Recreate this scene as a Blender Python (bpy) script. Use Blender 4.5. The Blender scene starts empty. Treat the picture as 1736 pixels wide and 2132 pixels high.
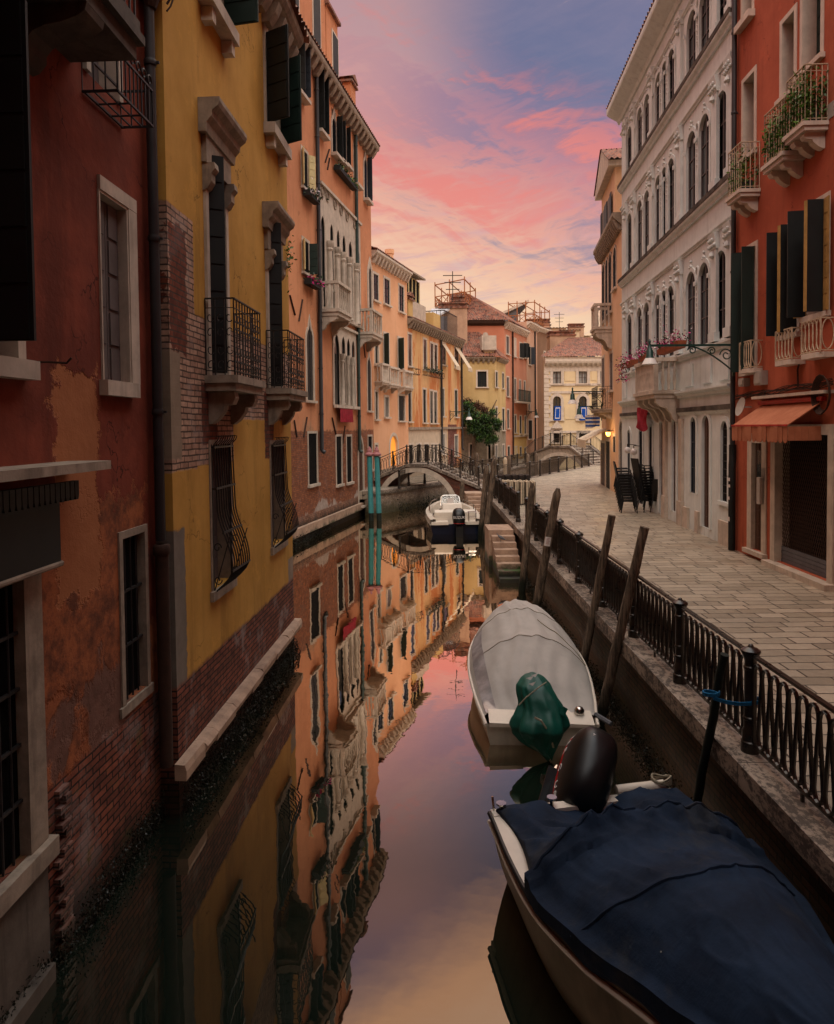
import bpy, bmesh, math, random
from mathutils import Vector, Matrix, noise as mnoise
random.seed(7)
sc = bpy.context.scene
COL = sc.collection
rad = math.radians

# ---------------------------------------------------------------- camera
FPX, CX, HOR = 1480.0, 868.0, 890.0          # focal length / centre / horizon on a 1736 x 2132 reading of the photo
PITCH, ROLL, CAMH = rad(1.9), rad(0.58), 4.4
YPP = HOR + FPX * math.tan(PITCH)
_f = Vector((0, math.cos(PITCH), -math.sin(PITCH)))
_u = Vector((0, math.sin(PITCH), math.cos(PITCH)))
_r = Vector((1, 0, 0))
RT = _r * math.cos(ROLL) - _u * math.sin(ROLL)
UPV = _u * math.cos(ROLL) + _r * math.sin(ROLL)
cam = bpy.data.cameras.new("camera")
camo = bpy.data.objects.new("camera", cam)
COL.objects.link(camo)
mw = Matrix((RT, UPV, -_f)).transposed().to_4x4()
mw.translation = Vector((0, 0, CAMH))
camo.matrix_world = mw
cam.sensor_fit = 'HORIZONTAL'
cam.sensor_width = 36.0
cam.lens = 36.0 * FPX / 1736.0
cam.shift_y = (YPP - 1066.0) / 1736.0
cam.clip_start = 0.05
cam.clip_end = 2000
sc.camera = camo

# ---------------------------------------------------------------- colour management
sc.view_settings.view_transform = 'Standard'
sc.view_settings.look = 'None'
sc.view_settings.exposure = -0.08
sc.view_settings.gamma = 1.0
sc.cycles.max_bounces = 6
sc.cycles.diffuse_bounces = 3
sc.cycles.glossy_bounces = 3
sc.cycles.use_denoising = True

def S(r, g, b, k=1.0):
    def c(x):
        x /= 255.0
        return x / 12.92 if x <= 0.04045 else ((x + 0.055) / 1.055) ** 2.4
    return (c(r) * k, c(g) * k, c(b) * k, 1.0)

class NG:
    """small node-graph helper"""
    def __init__(s, nt): s.nt = nt
    def __call__(s, t, ins=None, **a):
        n = s.nt.nodes.new(t)
        for k, v in a.items(): setattr(n, k, v)
        for k, v in (ins or {}).items(): s.set(n.inputs[k], v)
        return n
    def set(s, inp, v):
        if isinstance(v, bpy.types.NodeSocket): s.nt.links.new(v, inp)
        else: inp.default_value = v
    def math(s, op, a, b=0.0, c=None, clamp=False):
        d = {0: a, 1: b}
        if c is not None: d[2] = c
        return s('ShaderNodeMath', d, operation=op, use_clamp=clamp).outputs[0]
    def noise(s, vec, scale, detail=4.0, rough=0.6, dist=0.0):
        return s('ShaderNodeTexNoise', {'Vector': vec, 'Scale': scale, 'Detail': detail, 'Roughness': rough, 'Distortion': dist}).outputs[0]
    def mix(s, f, a, b, blend='MIX'):
        n = s('ShaderNodeMix', data_type='RGBA', blend_type=blend)
        s.set(n.inputs[0], f); s.set(n.inputs[6], a); s.set(n.inputs[7], b)
        return n.outputs[2]
    def ramp(s, f, stops):
        n = s('ShaderNodeValToRGB', {0: f})
        el = n.color_ramp.elements
        while len(el) < len(stops): el.new(0.5)
        for e, (p, c) in zip(el, stops): e.position = p; e.color = c
        return n.outputs[0]
    def rng(s, v, a, b, c=0.0, d=1.0):
        return s('ShaderNodeMapRange', {0: v, 1: a, 2: b, 3: c, 4: d}, interpolation_type='SMOOTHSTEP').outputs[0]
    def mapv(s, vec, scale=(1, 1, 1), loc=(0, 0, 0), rot=(0, 0, 0)):
        return s('ShaderNodeMapping', {0: vec, 1: loc, 2: rot, 3: scale}).outputs[0]
    def xyz(s, vec):
        n = s('ShaderNodeSeparateXYZ', {0: vec}); return n.outputs
    def comb(s, x, y, z):
        return s('ShaderNodeCombineXYZ', {0: x, 1: y, 2: z}).outputs[0]

# ---------------------------------------------------------------- world: sunset sky
SUN_EL, SUN_ROT = rad(46), rad(186)
world = bpy.data.worlds.new("World")
sc.world = world
world.use_nodes = True
nt = world.node_tree
nt.nodes.clear()
g = NG(nt)
dirv = g('ShaderNodeTexCoord').outputs['Generated']
X, Y, Z = g.xyz(dirv)
el = g.math('MULTIPLY', g.math('ARCSINE', Z), 57.2958)
az = g.math('MULTIPLY', g.math('ARCTAN2', X, Y), 57.2958)
azc = g.math('MINIMUM', g.math('MAXIMUM', az, -30.0), 30.0)
v = g.math('MULTIPLY_ADD', azc, 0.36, el)
t_ = g.math('MULTIPLY_ADD', azc, -0.16, el)
warp = g.noise(dirv, 3.2, 5, 0.6)
sv = g.comb(g.math('MULTIPLY', az, 0.035), g.math('MULTIPLY_ADD', warp, 1.1, g.math('MULTIPLY', v, 0.16)), 0.0)
st1 = g.noise(sv, 1.25, 8, 0.62, 0.7)
sv2 = g.comb(g.math('MULTIPLY', az, 0.12), g.math('MULTIPLY_ADD', warp, 1.4, g.math('MULTIPLY', t_, 0.62)), 4.0)
st2 = g.noise(sv2, 1.6, 8, 0.62, 0.9)
calm = g.rng(el, 38.0, 28.0, .15, 1.0)
vv = g.math('ADD', v, g.math('MULTIPLY', calm, g.math('ADD', g.math('MULTIPLY_ADD', st1, 15.0, -7.5), g.math('MULTIPLY_ADD', st2, 8.0, -4.0))))
sky = g.ramp(g.math('DIVIDE', vv, 90.0), [
    (0.0, S(206, 180, 172)), (0.06, S(232, 190, 162)), (0.125, S(240, 190, 152)), (0.175, S(230, 160, 132)),
    (0.225, S(216, 130, 118)), (0.262, S(190, 112, 120)), (0.298, S(120, 98, 132)), (0.335, S(94, 92, 130)), (0.39, S(112, 102, 134)),
    (0.44, S(240, 188, 152)), (0.60, S(240, 226, 214)), (1.0, S(240, 246, 250))])
mauve = g.math('MULTIPLY', g.rng(az, 9.0, -3.0), g.math('MULTIPLY', g.rng(el, 21.0, 27.0), g.rng(el, 40.0, 33.0)))
sky = g.mix(g.math('MULTIPLY', mauve, .62), sky, S(214, 156, 142))
lil = g.rng(st2, 0.50, 0.70)
low = g.rng(el, 24.0, 8.0)
sky = g.mix(g.math('MULTIPLY', g.math('MULTIPLY', lil, low), 0.55), sky, S(178, 152, 172))
gold = g.math('MULTIPLY', g.rng(st1, 0.50, 0.72), g.math('MULTIPLY', g.rng(el, 6.0, 12.0), g.rng(el, 22.0, 14.0)))
sky = g.mix(g.math('MULTIPLY', gold, 0.28), sky, S(255, 208, 150))
bandm = g.math('MULTIPLY', g.rng(v, 12.0, 18.0), g.rng(v, 31.0, 25.0))
rose = g.math('MULTIPLY', g.rng(g.math('MULTIPLY_ADD', st2, .35, st1), .66, .80), bandm)
slate = g.math('MULTIPLY', g.rng(g.math('MULTIPLY_ADD', st2, .35, st1), .66, .52), g.math('MULTIPLY', bandm, g.rng(az, -4.0, 6.0, .35, 1.0)))
sky = g.mix(g.math('MULTIPLY', slate, .85), sky, S(128, 102, 134))
sky = g.mix(g.math('MULTIPLY', rose, .85), sky, S(230, 112, 94))
# the open upper sky lights the canyon from above
up = g.rng(el, 31.5, 42.0, 1.0, 3.3)
bgc = g('ShaderNodeBackground', {0: sky, 1: up})
nsky = g('ShaderNodeTexSky', sky_type='NISHITA', sun_disc=False, sun_elevation=rad(4), sun_rotation=SUN_ROT)
bgn = g('ShaderNodeBackground', {0: nsky.outputs[0], 1: 0.05})
ad = g('ShaderNodeAddShader', {0: bgc.outputs[0], 1: bgn.outputs[0]})
wo = g('ShaderNodeOutputWorld', {0: ad.outputs[0]})

# ---------------------------------------------------------------- sun: a wide, soft afterglow
sl = bpy.data.lights.new("sun", 'SUN')
sl.energy = 1.15
sl.angle = rad(25)
sl.color = (1.0, 0.92, 0.82)
so = bpy.data.objects.new("sun", sl)
COL.objects.link(so)
sd = Vector((math.sin(SUN_ROT) * math.cos(SUN_EL), math.cos(SUN_ROT) * math.cos(SUN_EL), math.sin(SUN_EL)))
so.rotation_euler = (-sd).to_track_quat('-Z', 'Y').to_euler()
so.location = (0, -20, 40)

# ---------------------------------------------------------------- photo readings -> world
def ray(p):
    a = (p[0] - CX) / FPX; b = (YPP - p[1]) / FPX
    return RT * a + UPV * b + _f
CAMP = Vector((0, 0, CAMH))
def gp(p, z=0.0):
    d = ray(p); return CAMP + d * ((z - CAMH) / d.z)
def at(p, y):
    d = ray(p); return CAMP + d * (y / d.y)
def crop(ox, oy, s):
    return lambda x, y: ((ox + x * s) / 1.8168, (oy + y * s) / 1.8168)
cA = crop(0, 0, .6912); cB = crop(0, 1200, .6912); cC = crop(0, 2500, .7488); cD = crop(950, 0, .4691)
cE = crop(950, 900, .5628); cF = crop(1350, 900, .576); cG = crop(2200, 0, .5495); cH = crop(2200, 1000, .5863)
cI = crop(1700, 1800, .8376); cJ = crop(1700, 2250, .4608); cK = crop(1750, 2900, .8088); cL = crop(1400, 1600, .5184)
cN = crop(1150, 650, .3049); cO = crop(1700, 1000, .2074); cP = crop(1850, 1100, .288); cQ = crop(1700, 1650, .3456)
cR = crop(1700, 1350, .23456)
def c0(x, y): return (x, y)

# ---------------------------------------------------------------- mesh helpers
class MB:
    def __init__(s): s.v = []; s.f = []; s.M = None; s.mi = []; s.cm = 0
    def add(s, vs, fs):
        o = len(s.v)
        for p in vs:
            p = Vector(p)
            s.v.append(s.M @ p if s.M else p)
        for f in fs: s.f.append([o + i for i in f]); s.mi.append(s.cm)
    def box(s, x0, x1, y0, y1, z0, z1):
        s.add([(x0, y0, z0), (x1, y0, z0), (x1, y1, z0), (x0, y1, z0), (x0, y0, z1), (x1, y0, z1), (x1, y1, z1), (x0, y1, z1)],
              [(3, 2, 1, 0), (4, 5, 6, 7), (0, 1, 5, 4), (1, 2, 6, 5), (2, 3, 7, 6), (3, 0, 4, 7)])
    def quad(s, a, b, c, d): s.add([a, b, c, d], [(0, 1, 2, 3)])
    def prism(s, pts, axis, a, b):
        """polygon of 2-D points extruded along an axis"""
        n = len(pts)
        def P(p, t): return (t, p[0], p[1]) if axis == 'x' else ((p[0], t, p[1]) if axis == 'y' else (p[0], p[1], t))
        s.add([P(p, a) for p in pts] + [P(p, b) for p in pts],
              [list(range(n))[::-1], list(range(n, 2 * n))] + [(i, (i + 1) % n, n + (i + 1) % n, n + i) for i in range(n)])
    def tube(s, path, r, n=6, closed=False, flat=1.0):
        P = [Vector(p) for p in path]; m = len(P)
        if m < 2: return
        vs = []; prev = None
        for i in range(m):
            if closed: d = P[(i + 1) % m] - P[i - 1]
            else: d = P[min(i + 1, m - 1)] - P[max(i - 1, 0)]
            if d.length < 1e-9: d = Vector((0, 0, 1))
            d.normalize()
            if prev is None:
                q = Vector((0, 0, 1)) if abs(d.z) < .9 else Vector((1, 0, 0))
                a = (q - d * q.dot(d)).normalized()
            else:
                a = prev - d * prev.dot(d)
                a = a.normalized() if a.length > 1e-6 else d.orthogonal().normalized()
            prev = a; b = d.cross(a)
            rr = r[i] if isinstance(r, (list, tuple)) else r
            for k in range(n):
                t = 2 * math.pi * (k + .5) / n
                vs.append(P[i] + a * (math.cos(t) * rr) + b * (math.sin(t) * rr * flat))
        fs = []
        for i in range(m if closed else m - 1):
            j = (i + 1) % m
            for k in range(n):
                k2 = (k + 1) % n
                fs.append((i * n + k, i * n + k2, j * n + k2, j * n + k))
        if not closed: fs += [tuple(range(n))[::-1], tuple(range((m - 1) * n, m * n))]
        s.add(vs, fs)
    def lathe(s, prof, n=12, c=(0, 0, 0), sx=1.0, sy=1.0):
        vs = []; m = len(prof)
        for (r, z) in prof:
            for k in range(n):
                t = 2 * math.pi * k / n
                vs.append((c[0] + r * math.cos(t) * sx, c[1] + r * math.sin(t) * sy, c[2] + z))
        fs = [(i * n + k, i * n + (k + 1) % n, (i + 1) * n + (k + 1) % n, (i + 1) * n + k) for i in range(m - 1) for k in range(n)]
        fs += [tuple(range(n))[::-1], tuple(range((m - 1) * n, m * n))]
        s.add(vs, fs)
    def bar(s, a, b, w, t=None):
        """box-section bar between two points"""
        t = t or w
        a = Vector(a); b = Vector(b); d = (b - a).normalized()
        q = Vector((0, 0, 1)) if abs(d.z) < .9 else Vector((0, 1, 0))
        e = d.cross(q).normalized() * (w / 2); h = d.cross(e).normalized() * (t / 2)
        s.add([a - e - h, a + e - h, a + e + h, a - e + h, b - e - h, b + e - h, b + e + h, b - e + h],
              [(3, 2, 1, 0), (4, 5, 6, 7), (0, 1, 5, 4), (1, 2, 6, 5), (2, 3, 7, 6), (3, 0, 4, 7)])
    def grid(s, fn, nu, nv):
        vs = [fn(i / nu, j / nv) for j in range(nv + 1) for i in range(nu + 1)]
        s.add(vs, [(j * (nu + 1) + i, j * (nu + 1) + i + 1, (j + 1) * (nu + 1) + i + 1, (j + 1) * (nu + 1) + i) for j in range(nv) for i in range(nu)])
    def leaf(s, c, size, rnd=random, droop=0.3):
        a = Vector((rnd.gauss(0, 1), rnd.gauss(0, 1), rnd.gauss(0, 1) - droop)).normalized()
        b = a.orthogonal().normalized(); b.rotate(Matrix.Rotation(rnd.random() * 6.28, 3, a)); n = a.cross(b)
        c = Vector(c); L = size * rnd.uniform(.7, 1.3); W = L * .5
        s.add([c, c + a * L * .5 + b * W * .5 + n * L * .08, c + a * L, c + a * L * .5 - b * W * .5 - n * L * .05], [(0, 1, 2, 3)])
    def build(s, name, mat, parent=None, smooth=None, M=None):
        me = bpy.data.meshes.new(name)
        me.from_pydata([tuple(p) for p in s.v], [], s.f)
        ms = mat if isinstance(mat, (list, tuple)) else [mat]
        for m in ms: me.materials.append(m)
        if len(ms) > 1: me.polygons.foreach_set('material_index', s.mi)
        bm = bmesh.new(); bm.from_mesh(me); bmesh.ops.recalc_face_normals(bm, faces=bm.faces); bm.to_mesh(me); bm.free()
        if smooth is not None:
            me.polygons.foreach_set('use_smooth', [True] * len(me.polygons))
            me.set_sharp_from_angle(angle=rad(smooth))
        me.update()
        o = bpy.data.objects.new(name, me)
        COL.objects.link(o)
        if parent is not None: o.parent = parent
        if M is not None: o.matrix_local = M
        return o

def empty(name, loc=(0, 0, 0), rz=0.0):
    o = bpy.data.objects.new(name, None); COL.objects.link(o)
    o.location = loc; o.rotation_euler = (0, 0, rz); o.empty_display_size = .2
    return o
def tag(o, label, cat, group=None):
    o['label'] = label; o['category'] = cat
    if group: o['group'] = group
    return o
def struct(o, kind='structure'):
    o['kind'] = kind; return o
def kids(o): return [c for c in bpy.data.objects if c.parent == o]
def copy_tree(o, parent=None):
    c = o.copy(); COL.objects.link(c)
    if parent is not None: c.parent = parent
    for ch in kids(o): copy_tree(ch, c)
    return c
def rotz(a): return Matrix.Rotation(a, 4, 'Z')
def T(x, y, z): return Matrix.Translation((x, y, z))
def text_mesh(name, body, size, mat, parent, M, depth=.002):
    cu = bpy.data.curves.new(name, 'FONT'); cu.body = body; cu.size = size; cu.extrude = depth
    cu.align_x = 'CENTER'; cu.align_y = 'CENTER'
    tmp = bpy.data.objects.new(name + "_tmp", cu); COL.objects.link(tmp)
    dg = bpy.context.evaluated_depsgraph_get()
    me = bpy.data.meshes.new_from_object(tmp.evaluated_get(dg))
    bpy.data.objects.remove(tmp)
    me.materials.clear(); me.materials.append(mat)
    o = bpy.data.objects.new(name, me); COL.objects.link(o); o.parent = parent; o.matrix_local = M
    return o

# ---------------------------------------------------------------- materials
def new_mat(name):
    m = bpy.data.materials.new(name); m.use_nodes = True
    return m, NG(m.node_tree), m.node_tree.nodes['Principled BSDF']
def mul(c, k): return (c[0] * k, c[1] * k, c[2] * k, 1.0)
def bumpn(g, b, h, strength, dist=.02):
    n = g('ShaderNodeBump', {'Height': h, 'Strength': strength, 'Distance': dist})
    g.set(b.inputs['Normal'], n.outputs[0])

def brick_col(g, co, c1, c2, mortar, w=.25, h=.072, m=.011, white=0.0, moss=0.0):
    x, y, z = g.xyz(co)
    jit = g.noise(co, 2.5, 3)
    vec = g.comb(g.math('ADD', x, y), g.math('MULTIPLY_ADD', jit, .03, z), 0.0)
    bt = g('ShaderNodeTexBrick', {'Vector': vec, 'Color1': c1, 'Color2': c2, 'Mortar': mortar, 'Scale': 1.0, 'Mortar Size': m,
                                  'Mortar Smooth': .3, 'Bias': 0.0, 'Brick Width': w, 'Row Height': h})
    col = bt.outputs[0]
    n = g.noise(co, 6, 5, .7)
    col = g.mix(g.rng(n, .35, .7), mul_col(g, col, .55), col)
    if white: col = g.mix(g.math('MULTIPLY', g.rng(g.noise(co, 1.3, 6, .7), .5, .66), white), col, S(150, 138, 134))
    if moss: col = g.mix(g.math('MULTIPLY', g.rng(g.noise(co, 3.0, 6, .7), .55, .7), moss), col, S(92, 82, 40))
    return col, bt.outputs[1]
def mul_col(g, c, k): return g.mix(1.0, c, (k, k, k, 1), 'MULTIPLY')

def plaster(name, c, c2=None, crack=0.0, vari=.16, streak=.3, layers=(), bump=.25, rough=.9, algae=.55, algae_z=.7, nscale=.7):
    m, g, b = new_mat(name)
    co = g('ShaderNodeTexCoord').outputs['Object']
    x, y, z = g.xyz(co)
    n1 = g.noise(co, nscale, 7, .65); n2 = g.noise(g.mapv(co, (3.5, 3.5, .22)), 1.0, 5, .65); n3 = g.noise(co, 11, 4, .7)
    n4 = g.noise(co, 2.6, 6, .68)
    col = g.mix(g.rng(n1, .34, .66), mul(c, 1 - vari), c2 or mul(c, 1 + vari))
    col = g.mix(g.math('MULTIPLY', g.rng(n2, .5, .74), streak), col, mul(c, .5))
    col = g.mix(g.math('MULTIPLY', g.rng(n4, .52, .72), streak * .55), col, mul(c, 1.35))
    col = g.mix(g.math('MULTIPLY', g.rng(n3, .52, .75), .18), col, mul(c, .6))
    hgt = g.math('MULTIPLY_ADD', n3, .5, n4)
    if crack:
        wv = g('ShaderNodeVectorMath', {0: co, 1: g('ShaderNodeTexNoise', {'Vector': co, 'Scale': 2.2, 'Detail': 4.0}).outputs['Color']}, operation='ADD').outputs[0]
        ve = g('ShaderNodeTexVoronoi', {'Vector': wv, 'Scale': .9}, feature='DISTANCE_TO_EDGE').outputs['Distance']
        ck = g.math('MULTIPLY', g.rng(ve, .011, .002), g.math('MULTIPLY', g.rng(g.noise(co, .8, 3), .48, .6), crack))
        col = g.mix(ck, col, mul(c, .28))
        n5 = g.noise(g.mapv(co, (1.2, 1.2, .18), (3, 1, 7)), 1.3, 7, .7)
        col = g.mix(g.math('MULTIPLY', g.rng(n5, .53, .66), crack * .5), col, mul(c, .42))
        col = g.mix(g.math('MULTIPLY', g.rng(g.noise(co, 1.7, 8, .75), .56, .64), crack * .3), col, mul(c, 1.6))
    for L in layers:
        r = L(g, co, x, z, n4)
        col = g.mix(r[0], col, r[1])
        hgt = g.math('MULTIPLY_ADD', r[0], -1.3, hgt)
        if len(r) > 2: hgt = g.math('ADD', g.math('MULTIPLY', hgt, g.math('SUBTRACT', 1.0, r[0])), g.math('MULTIPLY', r[2], r[0]))
    am = g.math('MULTIPLY', g.rng(g.math('MULTIPLY_ADD', n4, -.9, z), algae_z - .45, algae_z - .95), algae)
    col = g.mix(am, col, S(22, 24, 14))
    g.set(b.inputs['Base Color'], col); b.inputs['Roughness'].default_value = rough
    b.inputs['Specular IOR Level'].default_value = .25
    bumpn(g, b, hgt, bump, .03)
    return m

def L_brick_below(h, amp=.5, c1=S(120, 62, 44), c2=S(86, 44, 36), mortar=S(96, 80, 70), white=.5, moss=.0, slope=0.0, soft=.04):
    """brick laid bare below a ragged line"""
    def L(g, co, x, z, n):
        col, f = brick_col(g, co, c1, c2, mortar, white=white, moss=moss)
        line = g.math('MULTIPLY_ADD', n, -2 * amp, g.math('MULTIPLY_ADD', x, -slope, z))
        return g.rng(line, h - amp + soft, h - amp - soft), col, g.math('MULTIPLY', f, -1.0)
    return L
def L_rect(u0, u1, z0, z1, amp, colf, soft=.015):
    """a patch with rough edges"""
    def L(g, co, x, z, n):
        n2 = g.math('MULTIPLY_ADD', g.noise(co, 3.5, 5, .7), 2 * amp, -amp)
        xx = g.math('ADD', x, n2); zz = g.math('ADD', z, n2)
        k = g.math('MULTIPLY', g.rng(xx, u0 - soft, u0 + soft), g.rng(xx, u1 + soft, u1 - soft))
        k = g.math('MULTIPLY', k, g.math('MULTIPLY', g.rng(zz, z0 - soft, z0 + soft), g.rng(zz, z1 + soft, z1 - soft)))
        r = colf(g, co)
        return (k,) + tuple(r)
    return L
def colB(c1, c2, mortar, **k):
    def f(g, co):
        col, fac = brick_col(g, co, c1, c2, mortar, **k); return col, g.math('MULTIPLY', fac, -1.0)
    return f
def colP(c, k2=.7, sc_=2.0):
    def f(g, co): return (g.mix(g.rng(g.noise(co, sc_, 6, .7), .3, .7), mul(c, k2), c),)
    return f
def L_loss(thr, c, scale=.8, zmax=None, soft=.03, zfade=1.5):
    """plaster fallen away where noise passes a threshold, mostly low on the wall"""
    def L(g, co, x, z, n):
        q = g.noise(g.mapv(co, (1, 1, .55)), scale, 8, .68, .4)
        if zmax is not None: q = g.math('ADD', q, g.rng(z, zmax, zmax - zfade, -.35, .16))
        cc = g.mix(g.rng(g.noise(co, 4, 6, .7), .3, .7), mul(c, .6), c)
        return g.rng(q, thr - soft, thr + soft), cc
    return L

def simple(name, c, rough=.6, spec=.4, metal=0.0, var=.2, scale=6.0, bump=0.0, streak=0.0, c2=None, sc3=(1, 1, 1)):
    m, g, b = new_mat(name)
    co = g('ShaderNodeTexCoord').outputs['Object']
    n = g.noise(g.mapv(co, sc3), scale, 6, .65)
    col = g.mix(g.rng(n, .3, .7), mul(c, 1 - var), c2 or mul(c, 1 + var))
    if streak:
        col = g.mix(g.math('MULTIPLY', g.rng(g.noise(g.mapv(co, (5, 5, .5)), 1.0, 5, .7), .48, .7), streak), col, mul(c, .35))
    g.set(b.inputs['Base Color'], col)
    g.set(b.inputs['Roughness'], g.rng(n, .2, .8, rough * .85, min(1, rough * 1.1)))
    b.inputs['Specular IOR Level'].default_value = spec; b.inputs['Metallic'].default_value = metal
    if bump: bumpn(g, b, g.noise(g.mapv(co, sc3), scale * 2.5, 5, .7), bump, .01)
    return m

M = {}
M['stone'] = simple('istrian stone', S(190, 176, 160), .75, .3, var=.16, scale=3, bump=.3, streak=.4)
M['stone_d'] = simple('weathered stone', S(150, 136, 120), .8, .3, var=.25, scale=5, bump=.5, streak=.5)
M['white'] = simple('white painted trim', S(205, 192, 176), .7, .3, var=.1, scale=4, streak=.25)
M['stucco_w'] = simple('pale stucco', S(210, 216, 212), .85, .25, var=.08, scale=2, bump=.15, streak=.28)
M['iron'] = simple('wrought iron', S(34, 32, 32), .5, .5, var=.3, scale=20, bump=.2)
M['iron_rail'] = simple('painted cast iron', S(40, 36, 33), .30, .7, metal=.35, var=.25, scale=9, bump=.15, c2=S(58, 50, 42))
M['iron_w'] = simple('cream painted iron', S(196, 178, 150), .55, .4, var=.15, scale=20)
M['green_iron'] = simple('green painted iron', S(26, 62, 56), .4, .5, var=.2, scale=14)
M['shut_g'] = simple('green shutter paint', S(24, 42, 36), .6, .35, var=.2, scale=3, streak=.25)
M['shut_k'] = simple('black green shutter paint', S(20, 25, 25), .6, .35, var=.25, scale=3, streak=.2)
M['shut_y'] = simple('sun bleached shutter paint', S(168, 132, 74), .65, .3, var=.2, scale=5, streak=.3)
M['shut_c'] = simple('cream shutter paint', S(206, 190, 140), .7, .3, var=.12, scale=5)
M['shut_grey'] = simple('grey shutter paint', S(98, 90, 88), .65, .3, var=.15, scale=3, streak=.3)
M['shut_blue'] = simple('blue grey shutter paint', S(52, 58, 66), .65, .3, var=.15, scale=3)
M['pipe'] = simple('dark downpipe', S(40, 42, 44), .45, .5, var=.2, scale=5, streak=.2)
M['pipe_g'] = simple('green copper downpipe', S(40, 60, 54), .5, .5, var=.2, scale=5, streak=.3)
M['rust'] = simple('rusty iron', S(60, 40, 30), .8, .3, var=.3, scale=8, bump=.4)
M['dark'] = simple('dark interior', S(10, 11, 11), .8, .1, var=.2, scale=3)
def pole_mat():
    m, g, b = new_mat('weathered mooring wood')
    co = g('ShaderNodeTexCoord').outputs['Object']
    x, y, z = g.xyz(co)
    gr = g.noise(g.mapv(co, (9, 9, .55)), 3.0, 6, .75); n = g.noise(co, 2.2, 6, .7)
    c = g.mix(g.rng(gr, .36, .64), S(58, 49, 42), S(134, 116, 98))
    c = g.mix(g.rng(n, .5, .7, 0, .6), c, S(66, 62, 54))
    c = g.mix(g.rng(g.math('MULTIPLY_ADD', n, -.8, z), .35, -.25), c, S(20, 24, 14))
    g.set(b.inputs['Base Color'], c); b.inputs['Roughness'].default_value = .85; b.inputs['Specular IOR Level'].default_value = .25
    bumpn(g, b, gr, .9, .012)
    return m
M['wood'] = pole_mat()
M['wood_g'] = simple('algae darkened wood', S(24, 32, 26), .7, .3, var=.3, scale=4, bump=.5, sc3=(5, 5, .4))
M['door'] = simple('brown door wood', S(74, 48, 34), .55, .4, var=.2, scale=4, sc3=(6, 6, .5))
M['teal'] = simple('teal mooring paint', S(66, 142, 144), .6, .35, var=.14, scale=4, streak=.3)
M['pinkcap'] = simple('pink cap paint', S(160, 104, 104), .7, .3, var=.2, scale=6)
M['red_cloth'] = simple('crimson cloth', S(150, 44, 56), .85, .2, var=.2, scale=5)
M['black'] = simple('black rattan', S(18, 19, 20), .5, .4, var=.2, scale=60, bump=.5)
M['white_gel'] = simple('white gelcoat', S(214, 202, 186), .25, .5, var=.06, scale=3, streak=.1)
M['hull_cream'] = simple('cream gelcoat', S(176, 168, 152), .35, .5, var=.12, scale=3, streak=.25)
M['navy'] = simple('navy hull paint', S(14, 22, 40), .2, .6, var=.1, scale=3)
M['seat_w'] = simple('white vinyl', S(208, 196, 180), .5, .4, var=.08, scale=3)
M['chrome'] = simple('steel tube', S(190, 186, 180), .2, .5, metal=1.0, var=.05)
M['cover_g'] = simple('grey boat cover', S(176, 168, 160), .72, .3, var=.1, scale=1.4, bump=.12, streak=.1)
M['cover_b'] = simple('navy boat cover', S(24, 34, 47), .92, .12, var=.32, scale=2.2, bump=.25)
def canvas_mat():
    m, g, b = new_mat('weathered navy canvas')
    co = g('ShaderNodeTexCoord').outputs['Object']
    n = g.noise(co, 1.5, 7, .7); n2 = g.noise(co, 7, 6, .75)
    c = g.mix(g.rng(n, .3, .7), S(15, 26, 42), S(30, 46, 68))
    c = g.mix(g.rng(g.noise(g.mapv(co, (1, 1, 1), (5, 2, 0)), 1.1, 7, .75), .52, .68, 0, .55), c, S(58, 58, 58))
    c = g.mix(g.rng(n2, .60, .74, 0, .4), c, S(66, 70, 74))
    sp = g('ShaderNodeTexVoronoi', {'Vector': co, 'Scale': 6.0}).outputs['Distance']
    c = g.mix(g.math('MULTIPLY', g.rng(sp, .045, .02), g.rng(n2, .5, .56)), c, S(150, 148, 140))
    g.set(b.inputs['Base Color'], c); b.inputs['Roughness'].default_value = .85; b.inputs['Specular IOR Level'].default_value = .2
    wv = g('ShaderNodeTexWave', {'Vector': co, 'Scale': 60.0, 'Distortion': .4}).outputs[1]
    bumpn(g, b, g.math('MULTIPLY_ADD', wv, .05, g.math('MULTIPLY_ADD', g.noise(g.mapv(co, (1.5, 5, 1), rot=(0, 0, .6)), 2.2, 5, .6), 1.0, n2)), .35, .02)
    return m
M['cover_b'] = canvas_mat()
M['tarp'] = simple('green tarpaulin', S(6, 76, 63), .5, .4, var=.22, scale=3, bump=.2)
M['clear_glass'] = simple('clear windscreen', S(150, 156, 154), .05, .6)
M['clear_glass'].node_tree.nodes['Principled BSDF'].inputs['Alpha'].default_value = .3
M['clear'] = simple('clear vinyl', S(150, 146, 146), .12, .7, var=.3, scale=3)
M['motor'] = simple('black motor cowling', S(12, 13, 15), .42, .45, var=.2, scale=4)
M['red_p'] = simple('red paint', S(170, 30, 28), .4, .4)
M['white_p'] = simple('white paint', S(220, 214, 208), .5, .4, var=.05)
M['yellow_p'] = simple('yellow paint', S(200, 160, 30), .5, .4, var=.1)
M['blue_rope'] = simple('blue rope', S(16, 96, 140), .7, .3)
M['rope'] = simple('pale rope', S(150, 140, 120), .8, .2)
M['terracotta_pot'] = simple('terracotta', S(150, 84, 56), .8, .3)
M['petal_m'] = simple('magenta petals', S(190, 40, 120), .6, .2, var=.25, scale=20)
M['petal_w'] = simple('white petals', S(220, 205, 205), .6, .2, var=.1, scale=20)
M['leaf'] = simple('garden leaves', S(58, 100, 36), .5, .35, var=.4, scale=2.5, c2=S(98, 134, 50))
M['leaf_m'] = simple('mid green leaves', S(72, 108, 42), .55, .3, var=.4, scale=2)
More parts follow.
